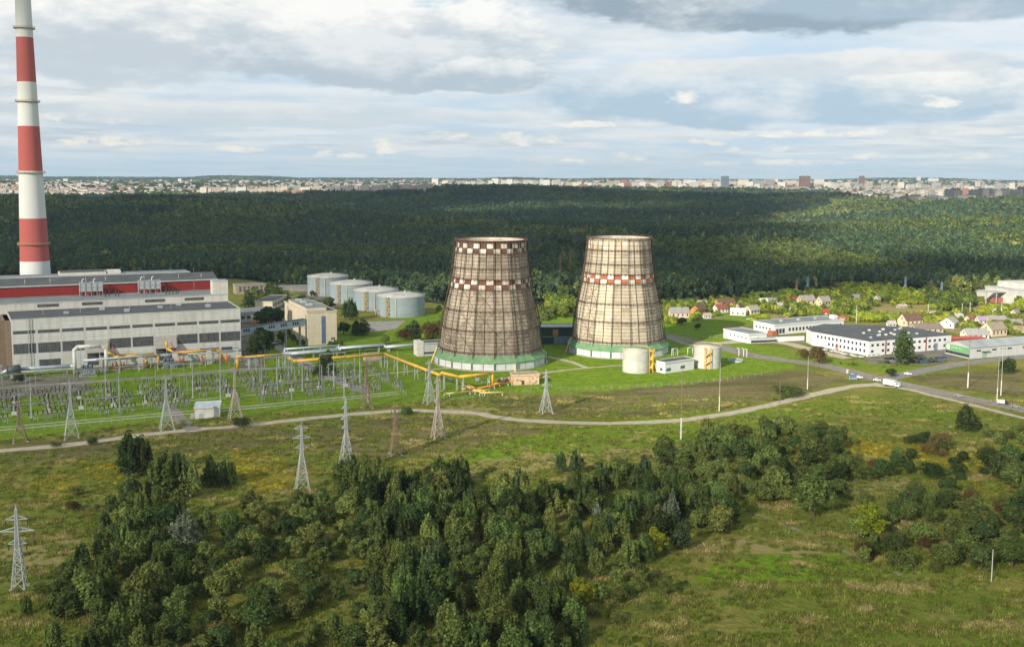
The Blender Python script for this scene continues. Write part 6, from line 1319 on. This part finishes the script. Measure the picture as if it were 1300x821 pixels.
def grow_all():
    big = [q for q in SPECS if not isshrub(q['sp'])]; shr = [q for q in SPECS if isshrub(q['sp'])]
    def size(q): return (1e6 if q['lab'] else 0)+q['h']/q['p'].length*(1.0 if -5 < q['px'] < 1305 and q['py'] < 850 else .1)
    keep = set(id(q) for q in sorted(big, key=size, reverse=True)[:296]) | set(id(q) for q in sorted(shr, key=size, reverse=True)[:280]); rest = []
    for q in SPECS:
        if id(q) not in keep: rest.append(q); continue
        sp = q['sp']; cm, tm = SPEC[sp][q['v']]; t = bpy.data.objects.new('shrub' if isshrub(sp) else {'pine': 'pine_tree'}.get(sp, 'broadleaf_tree'), None); col.objects.link(t)
        t.location = q['p']; t.scale = q['s']; t.rotation_euler = (0, 0, q['r'])
        for nm, m_ in (('crown', cm), ('trunk', tm)): o = bpy.data.objects.new(nm, m_); col.objects.link(o); o.parent = t
        t['category'] = 'shrub' if isshrub(sp) else 'tree'
        if q['lab']: t['label'] = q['lab']
        else: t['group'] = 'trees and shrubs of the meadow groves'; tree_items.append((t, q['px'], DESC[sp]+place_phrase(q['px'], q['py'])))
    return rest
def tpx(px, pyb, pyt): # tree height from its top row
    return (pyb-pyt)/1300*at(px, pyb).y*1.03
for px, pb, pt, sp, lab, wd in ((164, 607, 546, 'upright_dark', 'tall dark tree with two peaks, its left half, right at the track', 1.0), (180, 606, 552, 'upright_dark', 'tall dark tree with two peaks, its right half, right at the track', .95),
    (208, 632, 567, 'upright', 'tall feathery tree, left of the grey green one in the row above the grove', 1.2), (226, 630, 571, 'upright_dark', 'tall dark tree in the row above the grove, second from the left', 1.1), (242, 631, 581, 'upright_olive', 'grey green tree in the middle of the row above the grove', 1.2),
    (268, 617, 575, 'spire', 'single narrow spire tree before the goldenrod patch', 1.15), (285, 616, 580, 'upright', 'left tree of the pair at the left rim of the goldenrod', 1.1), (295, 617, 584, 'upright', 'right tree of the pair at the left rim of the goldenrod', .95),
    (236, 706, 648, 'silver', 'silvery white willow standing out in the left grove', 1.35), (1226, 547, 513, 'upright_dark', 'lone dark tree pair below the main road near the right edge, its taller left one', 1.5), (1236, 547, 525, 'dark', 'lower dark tree leaning on the lone dark tree near the right edge', 1.2),
    (1103, 681, 638, 'yellow', 'bright yellow green tree in the lower right meadow', 1.35), (1090, 682, 650, 'olive', 'olive tree touching the bright yellow green tree', 1.1), (1033, 655, 601, 'olive', 'big rounded olive tree at the near end of the right grove', 1.35),
    (832, 706, 668, 'yellow', 'yellow green small tree at the lower end of the central grove', 1.1), (712, 601, 571, 'bluish', 'left blue green tree of the pair in the middle meadow', 1.15), (731, 602, 569, 'bluish', 'right blue green tree of the pair in the middle meadow', 1.2),
    (1146, 463, 416, 'upright_dark', 'tall dark poplar before the big white office', 1.05), (1131, 478, 467, 'dark', 'small round bush on the verge before the parked cars', 1.5), (416, 475, 443, 'spire', 'tall dark spruce between the yellow pipe and silver pipes', 1.5), (408, 476, 452, 'spire', 'smaller dark spruce left of the tall spruce at the pipes', 1.5),
    (444, 406, 379, 'upright_dark', 'dark round tree before the third storage tank', 1.7), (452, 425, 406, 'spire', 'spruce on the lawn before the storage tanks, left one', 1.7), (461, 425, 403, 'spire', 'spruce on the lawn before the storage tanks, right one', 1.8), (436, 424, 408, 'dark', 'dark tree at the right wall of the cream office block', 1.5), (418, 393, 377, 'dark', 'dark tree behind the cream office block', 1.4),
    (525, 428, 405, 'upright_dark', 'dark tree left of the brown cooling tower, the left one', 1.5), (543, 427, 408, 'upright_dark', 'dark tree left of the brown cooling tower, the right one', 1.5), (551, 430, 413, 'brown', 'orange brown tree touching the brown cooling tower', 1.2), (515, 432, 418, 'brown', 'brownish bush on the lawn left of the brown cooling tower', 1.2), (490, 437, 425, 'olive', 'small bush on the lawn behind the silver pipes', 1.4),
    (334, 451, 415, 'dark', 'dark tree under the skybridge', 1.2), (322, 452, 424, 'upright_dark', 'dark tree in the corner between station and skybridge', 1.5), (345, 413, 388, 'dark', 'large dark tree left of the cream office block', 1.7), (335, 414, 392, 'dark', 'dark tree behind the cream cylinders', 1.6), (358, 436, 420, 'dark', 'dark bush under the left face of the cream office block', 1.4), (316, 390, 370, 'spire', 'dark spruce right of the red storey', 1.7),
    (24, 487, 472, 'dark', 'dark bush below the drum at the left corner of the station', 1.5), (866, 412, 403, 'dark', 'round dark bush right of the cream cooling tower', 1.9), (886, 418, 410, 'dark', 'small dark conifer on the shaded lawn', 1.6), (1003, 502, 490, 'shrub_dark', 'large round dark bush beside the gravel track', 2.0), (983, 508, 500, 'shrub', 'small bush left of the large round dark bush', 1.2), (957, 434, 427, 'shrub', 'round green bush at the corner of the white annex', 1.2),
    (1041, 462, 443, 'brown', 'reddish brown small tree beside the car park', .75), (1022, 456, 444, 'brown', 'reddish brown bush left of the car park', .9), (116, 565, 555, 'shrub_dark', 'dark bush touching the gravel track at the left', 1.0), (72, 567, 561, 'shrub', 'low bush at the gravel track left end', 1.2), (308, 541, 530, 'shrub_dark', 'dark bush at the foot of the tower right of the hut', 1.4), (518, 527, 518, 'shrub_dark', 'dark bush at the track below the grey pylon', 1.4), (1279, 475, 457, 'shrub_dark', 'dark bush at the side road near the right edge', .9)):
    tree(px, pb, sp, tpx(px, pb, pt), lab, wd)
def groove(poly, spacing, mix, hr, jit=.45, wide=1.0, hole=0.0, pxlim=None):
    spacing *= 1.1
    P = [at(*q) for q in poly]; Q = [(p.x, p.y) for p in P]; x0 = min(q[0] for q in Q); x1 = max(q[0] for q in Q); y0 = min(q[1] for q in Q); y1 = max(q[1] for q in Q); sps = [m[0] for m in mix]; ws = [m[1] for m in mix]; y = y0; row = 0; n = 0
    while y < y1:
        x = x0+(row % 2)*spacing*.5
        while x < x1:
            a, b_ = x+random.uniform(-jit, jit)*spacing, y+random.uniform(-jit, jit)*spacing
            if in_poly(a, b_, Q) and random.random() > hole:
                px, py = proj(a, b_); 
                if -40 < px < 1340 and py < 905: 
                    sp = random.choices(sps, ws)[0]; h = random.uniform(*hr)*(.5 if 'shrub' in sp or sp == 'brown' else 1); tree(px, py, sp, h, None, wide, Vector((a, b_, 0))); n += 1
            x += spacing
        y += spacing*.87; row += 1
    return n
MIXC = (('bluish', 1.5), ('upright', 6), ('upright_olive', 4), ('round', 1.5), ('dark', 1.2), ('upright_dark', 2.5), ('olive', 1.5), ('silver', .35), ('shrub', 1))
print('g1', groove([(85, 722), (120, 680), (148, 640), (190, 628), (228, 655), (215, 700), (190, 900), (60, 900)], 7.4, (('round', 2), ('upright', 3), ('upright_dark', 2), ('dark', 2), ('olive', 1), ('upright_olive', 1.5)), (7, 12.5), wide=1.1, hole=.07))
print('g2', groove([(215, 700), (250, 665), (330, 648), (400, 640), (430, 622), (470, 610), (480, 640), (480, 900), (190, 900)], 7.8, (('olive', 4), ('dark', 2.5), ('round', 3), ('shrub', 3), ('upright_olive', 1), ('upright', 1), ('brown', .3)), (5, 9.5), wide=1.25, hole=.1))
print('g3', groove([(425, 620), (448, 604), (470, 604), (520, 626), (560, 606), (590, 612), (620, 640), (665, 636), (700, 655), (690, 700), (730, 900), (480, 900), (470, 660)], 7.2, MIXC, (7.5, 14.5), wide=1.0, hole=.05))
print('g4', groove([(690, 640), (740, 622), (800, 600), (850, 612), (905, 640), (935, 672), (850, 712), (790, 722), (740, 745), (730, 900), (700, 790), (690, 700)], 7.6, MIXC, (6.5, 12), wide=1.15, hole=.08))
print('g5', groove([(825, 588), (870, 572), (900, 552), (960, 545), (1010, 540), (1060, 560), (1085, 588), (1078, 622), (1062, 648), (1000, 648), (950, 640), (900, 622), (850, 605)], 8.4, (('olive', 4), ('round', 4), ('dark', 3), ('upright_olive', 2), ('upright', 1.5), ('shrub', 3), ('brown', .8)), (5.5, 11), wide=1.25, hole=.1))
print('g6', groove([(1095, 590), (1150, 578), (1178, 590), (1165, 608), (1105, 612)], 9, (('dark', 3), ('shrub_dark', 2), ('olive', 1)), (5.5, 8), wide=1.3, hole=.15), groove([(1150, 560), (1182, 556), (1186, 570), (1155, 572)], 9, (('dark', 1), ('shrub_dark', 1)), (5, 7), wide=1.3), groove([(1190, 572), (1300, 590), (1340, 600), (1340, 615), (1250, 605), (1190, 582)], 9, (('dark', 2), ('shrub_dark', 3), ('round', 1)), (5, 7), wide=1.3), groove([(1245, 548), (1340, 545), (1340, 566), (1250, 564)], 9.5, (('shrub', 2), ('olive', 2), ('upright_olive', 1)), (5.5, 8), wide=1.25))
print('g7', groove([(1110, 655), (1160, 632), (1225, 622), (1240, 660), (1200, 676), (1120, 674)], 8.6, (('round', 2), ('dark', 2), ('olive', 2), ('brown', 1), ('upright', 1), ('shrub', 2)), (6, 9), wide=1.25, hole=.12), groove([(1240, 600), (1300, 592), (1345, 600), (1345, 650), (1262, 622)], 9.5, (('round', 2), ('dark', 2), ('upright', 1)), (8, 11), wide=1.2, hole=.1), groove([(1205, 700), (1235, 672), (1345, 650), (1345, 735), (1250, 728)], 8.8, (('dark', 2), ('round', 3), ('olive', 1)), (8, 11), wide=1.3), groove([(1150, 694), (1210, 690), (1225, 718), (1165, 712)], 8, (('brown', 2), ('shrub', 2)), (6, 8), wide=1.1, hole=.3))
print('g8', groove([(20, 745), (60, 735), (60, 800), (10, 800)], 9, (('shrub', 1), ('upright', 1)), (5, 7), hole=.3), groove([(720, 760), (800, 735), (860, 745), (830, 800), (720, 800)], 8, (('shrub', 2), ('yellow', 1), ('olive', 2)), (5, 7)))
for i in range(60):
    px, py = random.uniform(1085, 1300), random.uniform(568, 725)
    tree(px, py, random.choice(('shrub', 'shrub', 'olive', 'round', 'shrub_dark', 'brown', 'upright_olive', 'shrub')), random.uniform(2.5, 6.5))
for i in range(46):
    px, py = random.uniform(0, 1300), random.uniform(540, 760)
    if in_poly(px, py, [(60, 560), (1300, 560), (1300, 900), (60, 900)]) and not in_poly(px, py, [(540, 540), (800, 540), (700, 620), (560, 600)]): tree(px, py, random.choice(('shrub', 'shrub_dark', 'shrub', 'brown')), random.uniform(2, 4))
REST = grow_all(); rank_labels(tree_items); print('specs', len(SPECS), 'rest', len(REST))


# ---------------------------------------------------------------- masses of plants: instanced on points
def gn_stuff(name, label, cat, pts, rots, scls, idxs, protos):
    me = bpy.data.meshes.new(name); me.from_pydata([tuple(p) for p in pts], [], [])
    a = me.attributes.new('rot', 'FLOAT_VECTOR', 'POINT'); a.data.foreach_set('vector', np.asarray(rots, float).reshape(-1))
    a = me.attributes.new('scl', 'FLOAT_VECTOR', 'POINT'); a.data.foreach_set('vector', np.asarray(scls, float).reshape(-1))
    a = me.attributes.new('idx', 'INT', 'POINT'); a.data.foreach_set('value', np.asarray(idxs, int).tolist())
    o = bpy.data.objects.new(name, me); col.objects.link(o); tag(o, label, cat, kind='stuff')
    pc = bpy.data.collections.new(name+'_kinds')
    for i, (m_) in enumerate(protos): pc.objects.link(bpy.data.objects.new('%s_kind_%02d' % (name, i), m_))
    ng = bpy.data.node_groups.new(name+'_scatter', 'GeometryNodeTree'); ng.interface.new_socket('Geometry', in_out='INPUT', socket_type='NodeSocketGeometry'); ng.interface.new_socket('Geometry', in_out='OUTPUT', socket_type='NodeSocketGeometry')
    N_ = ng.nodes.new; gi = N_('NodeGroupInput'); go = N_('NodeGroupOutput'); ip = N_('GeometryNodeInstanceOnPoints'); ci = N_('GeometryNodeCollectionInfo'); ci.inputs[0].default_value = pc; ci.inputs['Separate Children'].default_value = True; ci.inputs['Reset Children'].default_value = True
    def att_(n, t): q = N_('GeometryNodeInputNamedAttribute'); q.data_type = t; q.inputs['Name'].default_value = n; return q.outputs['Attribute']
    ng.links.new(gi.outputs[0], ip.inputs['Points']); ng.links.new(ci.outputs[0], ip.inputs['Instance']); ip.inputs['Pick Instance'].default_value = True
    ng.links.new(att_('idx', 'INT'), ip.inputs['Instance Index']); ng.links.new(att_('rot', 'FLOAT_VECTOR'), ip.inputs['Rotation']); ng.links.new(att_('scl', 'FLOAT_VECTOR'), ip.inputs['Scale']); ng.links.new(ip.outputs[0], go.inputs[0])
    md = o.modifiers.new('scatter', 'NODES'); md.node_group = ng; return o
def lod(kind, seed, N, s, lm):
    m_ = crown_mesh(kind, seed, N, s); m_.materials.append(LM[lm]); return m_
rest_protos = []; ridx = {}
for sp, l in SPEC.items():
    for k_, (cm, tm) in enumerate(l):
        n1 = len(cm.vertices); V = [tuple(v.co) for v in cm.vertices]+[tuple(v.co) for v in tm.vertices]; Fc = [tuple(p.vertices) for p in cm.polygons]; F2 = [tuple(i+n1 for i in p.vertices) for p in tm.polygons]
        m_ = bpy.data.meshes.new('tree_'+sp); m_.from_pydata(V, [], Fc+F2); m_.materials.append(cm.materials[0]); m_.materials.append(tm.materials[0]); m_.polygons.foreach_set('material_index', [0]*len(Fc)+[1]*len(F2)); ridx[(sp, k_)] = len(rest_protos); rest_protos.append(m_)
if REST: gn_stuff('grove_trees', 'smaller trees filling the dense meadow grove', 'trees', [tuple(q['p']) for q in REST], [(0, 0, q['r']) for q in REST], [q['s'] for q in REST], [ridx[(q['sp'], q['v'])] for q in REST], rest_protos)
# the big forest
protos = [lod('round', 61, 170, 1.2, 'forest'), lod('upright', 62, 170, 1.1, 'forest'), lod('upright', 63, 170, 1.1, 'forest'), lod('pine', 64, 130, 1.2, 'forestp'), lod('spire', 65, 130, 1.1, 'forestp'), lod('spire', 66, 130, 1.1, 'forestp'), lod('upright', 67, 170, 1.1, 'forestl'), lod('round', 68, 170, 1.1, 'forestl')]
def pxpy(X, Y, Z):
    vz = Z-CAMH; w_ = Y*_f.y+vz*_f.z+X*_f.x; return 650+FPX*(X*_r.x+Y*_r.y+vz*_r.z)/w_, 365.5-FPX*(X*_u.x+Y*_u.y+vz*_u.z)/w_
def terrv(X, Y):
    sm = lambda a, b_, v: (lambda t: t*t*(3-2*t))(np.clip((v-a)/(b_-a), 0, 1))
    z = sm(1200, 6000, Y)*70+sm(6000, 11500, Y)*44; k = sm(1200, 2400, Y)*(1-.75*sm(4000, 6500, Y))
    z = z+k*24*np.sin(Y/290+X/900+1.0+.5*np.sin(X/500))+k*17*np.sin(X/420-Y/600+2.2)+k*5*np.sin(X/170+Y/230)+14*sm(500, 1500, X)*sm(1250, 1900, Y)
    z = np.minimum(z, 111)+17*np.maximum(0, np.sin(X/520+.6)+.6*np.sin(X/213+2)-.35)*sm(7800, 9800, Y)*(1-sm(10500, 13500, Y)); return np.where(Y < 1150, 0, z)
fp_, fs_, fi_ = [], [], []
def scatter(y0, y1, sp, hmin, hmax, keep=lambda X, Y, PXs, PYs: np.ones(X.shape, bool), wide=1.25):
    ys = np.arange(y0, y1, sp*.87)
    for r_i, y in enumerate(ys):
        hw = y*.54+60; xs = np.arange(-hw, hw, sp)+(r_i % 2)*sp/2; n = len(xs)
        X = xs+rng.uniform(-.42, .42, n)*sp; Y = y+rng.uniform(-.42, .42, n)*sp; Z = terrv(X, Y); a, b_ = pxpy(X, Y, Z)
        k = keep(X, Y, a, b_) & ~((np.abs(((X+40*np.sin(Y/160)+.35*Y) % 620)-310) < 5) & (Y > 1500)); X, Y, Z = X[k], Y[k], Z[k]; n = len(X)
        if not n: continue
        # stands: blocks of one age and kind with ragged borders
        U_ = X+60*np.sin(Y/210)+25*np.sin(X/70); W_ = Y+80*np.sin(X/330)+30*np.sin(X/95+Y/60)
        cell = np.floor(U_/260)*7.13+np.floor(W_/190)*3.71; q = np.modf(np.abs(np.sin(cell)*4375.85))[0]; q2 = np.modf(np.abs(np.sin(cell*1.7+2)*9371.3))[0]
        r0 = rng.random(n); pin = r0 < np.where(q < .62, .85, .15); birch_sunlit = (~pin) & (rng.random(n) < np.where(q2 > .7, .8, .12)+np.where(a[k] > 980, .3, 0))  # more pale crowns at right put sunlight on pines into the leaf colour
        h = rng.uniform(hmin, hmax, n)/10*(.72+.5*q2)*np.where(birch_sunlit, .9, 1.0); wd_ = wide*rng.uniform(.85, 1.15, n)*np.where(pin, .95, 1.12)
        fp_.append(np.stack([X, Y, Z-.3], 1)); fs_.append(np.stack([(hmin+hmax)/20*wd_, (hmin+hmax)/20*wd_, h], 1)); fi_.append(np.where(pin, rng.integers(3, 6, n), np.where(birch_sunlit, 6+rng.integers(0, 2, n), rng.integers(0, 3, n))))
def clear(a, b_):
    m_ = npoly(a+6*np.sin(b_/3.1)+5*np.sin(a/4), b_+4*np.sin(a/5.3), [(700, 318), (722, 308), (740, 314), (742, 345), (735, 380), (715, 384), (712, 350)]) | npoly(a, b_, [(100, 261), (135, 259), (135, 266), (100, 267)]) | npoly(a, b_, [(170, 272), (210, 273), (208, 281), (172, 280)]) | npoly(a, b_, [(475, 250), (535, 250), (535, 256), (478, 256)]) | npoly(a, b_, [(1226, 373), (1400, 373), (1400, 395), (1226, 395)]) | npoly(a, b_, [(912, 360), (938, 360), (938, 373), (912, 373)])
    return ~m_
edge_city = lambda a: np.interp(a, (-100, 0, 250, 400, 545, 560, 700, 950, 1060, 1090, 1200, 1300, 1400), (251, 251, 251, 250, 247, 241.5, 241.5, 242, 247, 258.5, 259.5, 256, 256))
near = lambda X, Y, a, b_: (b_ < forest_edge(a)) & (b_ > edge_city(a)) & clear(a, b_)
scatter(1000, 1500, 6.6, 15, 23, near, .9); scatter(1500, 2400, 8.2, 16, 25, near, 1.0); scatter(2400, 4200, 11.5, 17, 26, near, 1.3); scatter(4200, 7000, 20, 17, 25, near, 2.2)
# groups of trees between the houses of the far city and along the last ridge
def citykeep(X, Y, a, b_):
    nz_ = np.sin(X/340+1.3*np.sin(Y/420))+np.sin(Y/260+X/700)+rng.normal(0, .6, X.shape); return (b_ <= edge_city(a)) & (nz_ > .15)
scatter(3600, 7500, 32, 7, 12, citykeep, 4.0); scatter(7500, 11500, 48, 7, 12, lambda X, Y, a, b_: rng.random(X.shape) < .55, 5.0)
pts = np.concatenate(fp_); scl = np.concatenate(fs_); idx = np.concatenate(fi_); rots = np.zeros((len(pts), 3)); rots[:, 2] = rng.uniform(0, 6.28, len(pts))
print('forest', len(pts))
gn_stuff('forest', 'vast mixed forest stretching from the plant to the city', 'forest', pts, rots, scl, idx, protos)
# village gardens and field bushes
gp = [lod('round', 71, 520, .8, 'garden'), lod('shrub', 72, 420, .9, 'garden'), lod('shrub', 73, 420, .9, 'gyellow'), lod('round', 74, 520, .8, 'garden'), lod('round', 75, 520, .8, 'mid'), lod('shrub', 76, 420, .9, 'gyellow')]
gpt, gsc, gid = [], [], []
def bushes(poly, n, hr, kinds, far=False):
    P = [(att if far else at)(*q) for q in poly]; Q = [(p.x, p.y) for p in P]; x0 = min(q[0] for q in Q); x1 = max(q[0] for q in Q); y0 = min(q[1] for q in Q); y1 = max(q[1] for q in Q); k = 0; tries = 0
    while k < n and tries < n*30:
        tries += 1; x, y = random.uniform(x0, x1), random.uniform(y0, y1)
        if not in_poly(x, y, Q): continue
        cl = mnoise.noise(Vector((x/22, y/22, 0)))
        if cl < -.08: continue
        a, b_ = proj(x, y, terr(x, y))
        if any(h0-2 < a < h1+2 and hb-1 < b_ < hb+3.5 for h0, h1, hb in HB): continue
        h = random.uniform(*hr)/10; gpt.append((x, y, terr(x, y)-.1)); gsc.append((h*random.uniform(1, 1.4), h*random.uniform(1, 1.4), h)); gid.append(random.choice(kinds)); k += 1
HB = [(893, 903, 404), (934, 944, 392), (986, 996, 391), (1001, 1010, 396), (1043, 1053, 399), (1226, 1238, 407), (850, 876, 403), (877, 899, 398), (909, 934, 388), (906, 925, 397), (928, 949, 400), (945, 966, 399), (996, 1016, 385), (1014, 1036, 387), (1037, 1056, 389), (1144, 1173, 414), (1192, 1224, 416), (1240, 1254, 411), (1249, 1281, 427), (1127, 1138, 414), (1254, 1280, 410), (1109, 1120, 384), (1160, 1199, 422)]
bushes([(845, 386), (930, 380), (1000, 372), (1000, 404), (930, 398), (870, 410), (850, 408)], 330, (3.5, 7), (0, 0, 1, 3, 4, 2))
bushes([(985, 374), (1110, 368), (1118, 386), (1090, 402), (985, 404)], 520, (4, 8.5), (0, 3, 4, 1, 0, 2)); bushes([(1060, 366), (1110, 364), (1190, 378), (1180, 388), (1120, 384), (1070, 386)], 300, (4, 9), (0, 3, 2, 0))
bushes([(1120, 378), (1240, 385), (1300, 388), (1300, 398), (1190, 396), (1130, 388)], 120, (3, 6), (2, 5, 2, 0, 1)); bushes([(1020, 400), (1130, 402), (1140, 412), (1060, 405)], 110, (3, 6), (2, 1, 0, 5))
bushes([(1130, 402), (1300, 398), (1320, 430), (1240, 424), (1150, 410)], 300, (3, 6.5), (0, 1, 4, 2)); bushes([(1170, 372), (1236, 374), (1238, 394), (1190, 396)], 130, (6, 11), (4, 4, 3)); bushes([(1288, 380), (1340, 380), (1340, 398), (1290, 398)], 60, (5, 9), (0, 2))
bushes([(845, 396), (862, 402), (858, 412), (846, 410)], 40, (4, 6), (2, 0, 1)); bushes([(690, 372), (740, 370), (740, 402), (690, 404)], 110, (5, 11), (4, 3, 0)); bushes([(556, 396), (600, 392), (600, 425), (562, 420)], 60, (4, 8), (4, 3, 1))
bushes([(660, 395), (700, 392), (700, 430), (680, 430)], 50, (4, 8), (4, 3)); bushes([(305, 372), (350, 366), (352, 380), (312, 385)], 40, (5, 9), (4,)); bushes([(380, 398), (415, 372), (380, 364), (350, 366), (352, 380)], 40, (4, 7), (4, 1))
bushes([(1120, 460), (1168, 457), (1205, 452), (1208, 456), (1168, 464), (1120, 466)], 14, (1.5, 2.5), (1, 4)); bushes([(1060, 458), (1110, 465), (1110, 468), (1060, 461)], 6, (1.5, 3), (1, 4))
bushes([(955, 404), (990, 402), (985, 408), (950, 412)], 16, (3, 5), (2, 1))
bushes([(520, 418), (558, 414), (560, 432), (512, 434)], 14, (4, 8), (4, 0)); bushes([(365, 425), (392, 440), (420, 440), (430, 436), (440, 440), (380, 446)], 12, (3, 5), (4,))
bushes([(700, 318), (740, 310), (742, 352), (735, 384), (712, 384)], 260, (4, 9), (4, 4, 3, 1), True)
rots = [(0, 0, random.uniform(0, 6.28)) for _ in gpt]; print('bushes', len(gpt))
gn_stuff('garden_bushes', 'garden bushes and small trees crowding between the village houses', 'bushes', gpt, rots, gsc, gid, gp)
# tall grass and weeds of the meadow
def tuft(seed, n, h, sp, m_):
    g_ = random.Random(seed); b_ = MB()
    for i in range(n):
        a = g_.uniform(0, 6.28); r_ = sp*math.sqrt(g_.random()); x, y = r_*math.cos(a), r_*math.sin(a); hh = h*g_.uniform(.5, 1.2); w_ = .05*g_.uniform(.8, 2); a2 = g_.uniform(0, 3.14); lx, ly = g_.uniform(-.3, .3)*hh, g_.uniform(-.3, .3)*hh
        b_.face([(x-w_*math.cos(a2), y-w_*math.sin(a2), 0), (x+w_*math.cos(a2), y+w_*math.sin(a2), 0), (x+lx, y+ly, hh)])
    me_ = bpy.data.meshes.new('tuft'); me_.from_pydata(b_.v, [], b_.f); me_.materials.append(m_); return me_
GM = [leaf_mat('grass_green', (.17, .24, .035)), leaf_mat('grass_straw', (.42, .36, .15)), leaf_mat('grass_olive', (.23, .245, .06)), leaf_mat('goldenrod', (.45, .37, .03))]
tp = [tuft(1, 40, .7, 1.1, GM[0]), tuft(2, 40, .8, 1.2, GM[1]), tuft(3, 40, .8, 1.3, GM[2]), tuft(4, 46, .8, 1.0, GM[3]), tuft(5, 44, 1.1, .9, GM[2])]
gold_px = [[(292, 575), (330, 568), (372, 585), (372, 618), (330, 625), (300, 612)], [(105, 585), (170, 592), (150, 615), (110, 606)], [(40, 612), (100, 600), (104, 625), (60, 640)], [(1050, 552), (1150, 560), (1300, 590), (1300, 604), (1140, 585), (1040, 566)]]
lawn_px = [[(-60, 470), (300, 452), (560, 395), (850, 398), (915, 412), (985, 452), (1010, 468), (940, 476), (880, 487), (760, 496), (700, 500), (640, 498), (600, 506), (560, 508), (520, 510), (440, 518), (300, 528), (190, 536), (100, 548), (-60, 566)]]
NG = 62000; D_ = 215+(rng.random(NG)**1.25)*345; Xg = rng.uniform(-.56, .56, NG)*D_; A_, B_ = pxpy(Xg, D_, 0*D_)
inl = npoly(A_, B_, lawn_px[0]); ing = np.zeros(NG, bool)
for q in gold_px: ing |= npoly(A_, B_, q)
trk = np.array([(p.x, p.y) for p in catmull([at(*p) for p in TRACK], 6)]+[(p.x, p.y) for p in catmull([at(*p) for p in MAIN], 6)]+[(p.x, p.y) for p in catmull([at(*p) for p in ((1105, 489), (1140, 492), (1180, 501), (1230, 513), (1290, 528), (1400, 552))], 6)])
dmin = np.full(NG, 1e9)
for q in trk: dmin = np.minimum(dmin, np.hypot(Xg-q[0], D_-q[1]))
ptn = np.array([mnoise.noise(Vector((x/18, y/9, 0)))+.5*mnoise.noise(Vector((x/5, y/5, 3))) for x, y in zip(Xg, D_)])
kp = ~inl & (dmin > 6.5) & (ptn+rng.normal(0, .2, NG) > -.12) & (B_ > 495); Xg, D_, ing, ptn = Xg[kp], D_[kp], ing[kp], ptn[kp]; n = len(Xg)
kd = np.where(ptn > .42, 1, np.where(ptn > .12, 2, np.where(rng.random(n) < .3, 4, 0))); kd = np.where(ing & (rng.random(n) < .4), 3, kd); sc_ = rng.uniform(.5, 1.25, n)
print('tufts', n)
gn_stuff('tall_grass', 'rough tall grass and weeds covering the near meadow', 'grass', np.stack([Xg, D_, 0*Xg], 1), np.stack([0*Xg, 0*Xg, rng.uniform(0, 6.28, n)], 1), np.stack([sc_*1.3, sc_*1.3, sc_], 1), kd, tp)

# ------------------------------------------------------------------ render settings
sc.render.engine = 'CYCLES'; cy = sc.cycles
cy.max_bounces = 5; cy.diffuse_bounces = 2; cy.glossy_bounces = 1; cy.transmission_bounces = 2; cy.transparent_max_bounces = 10; cy.volume_bounces = 0
sc.render.resolution_x = 1024; sc.render.resolution_y = 646
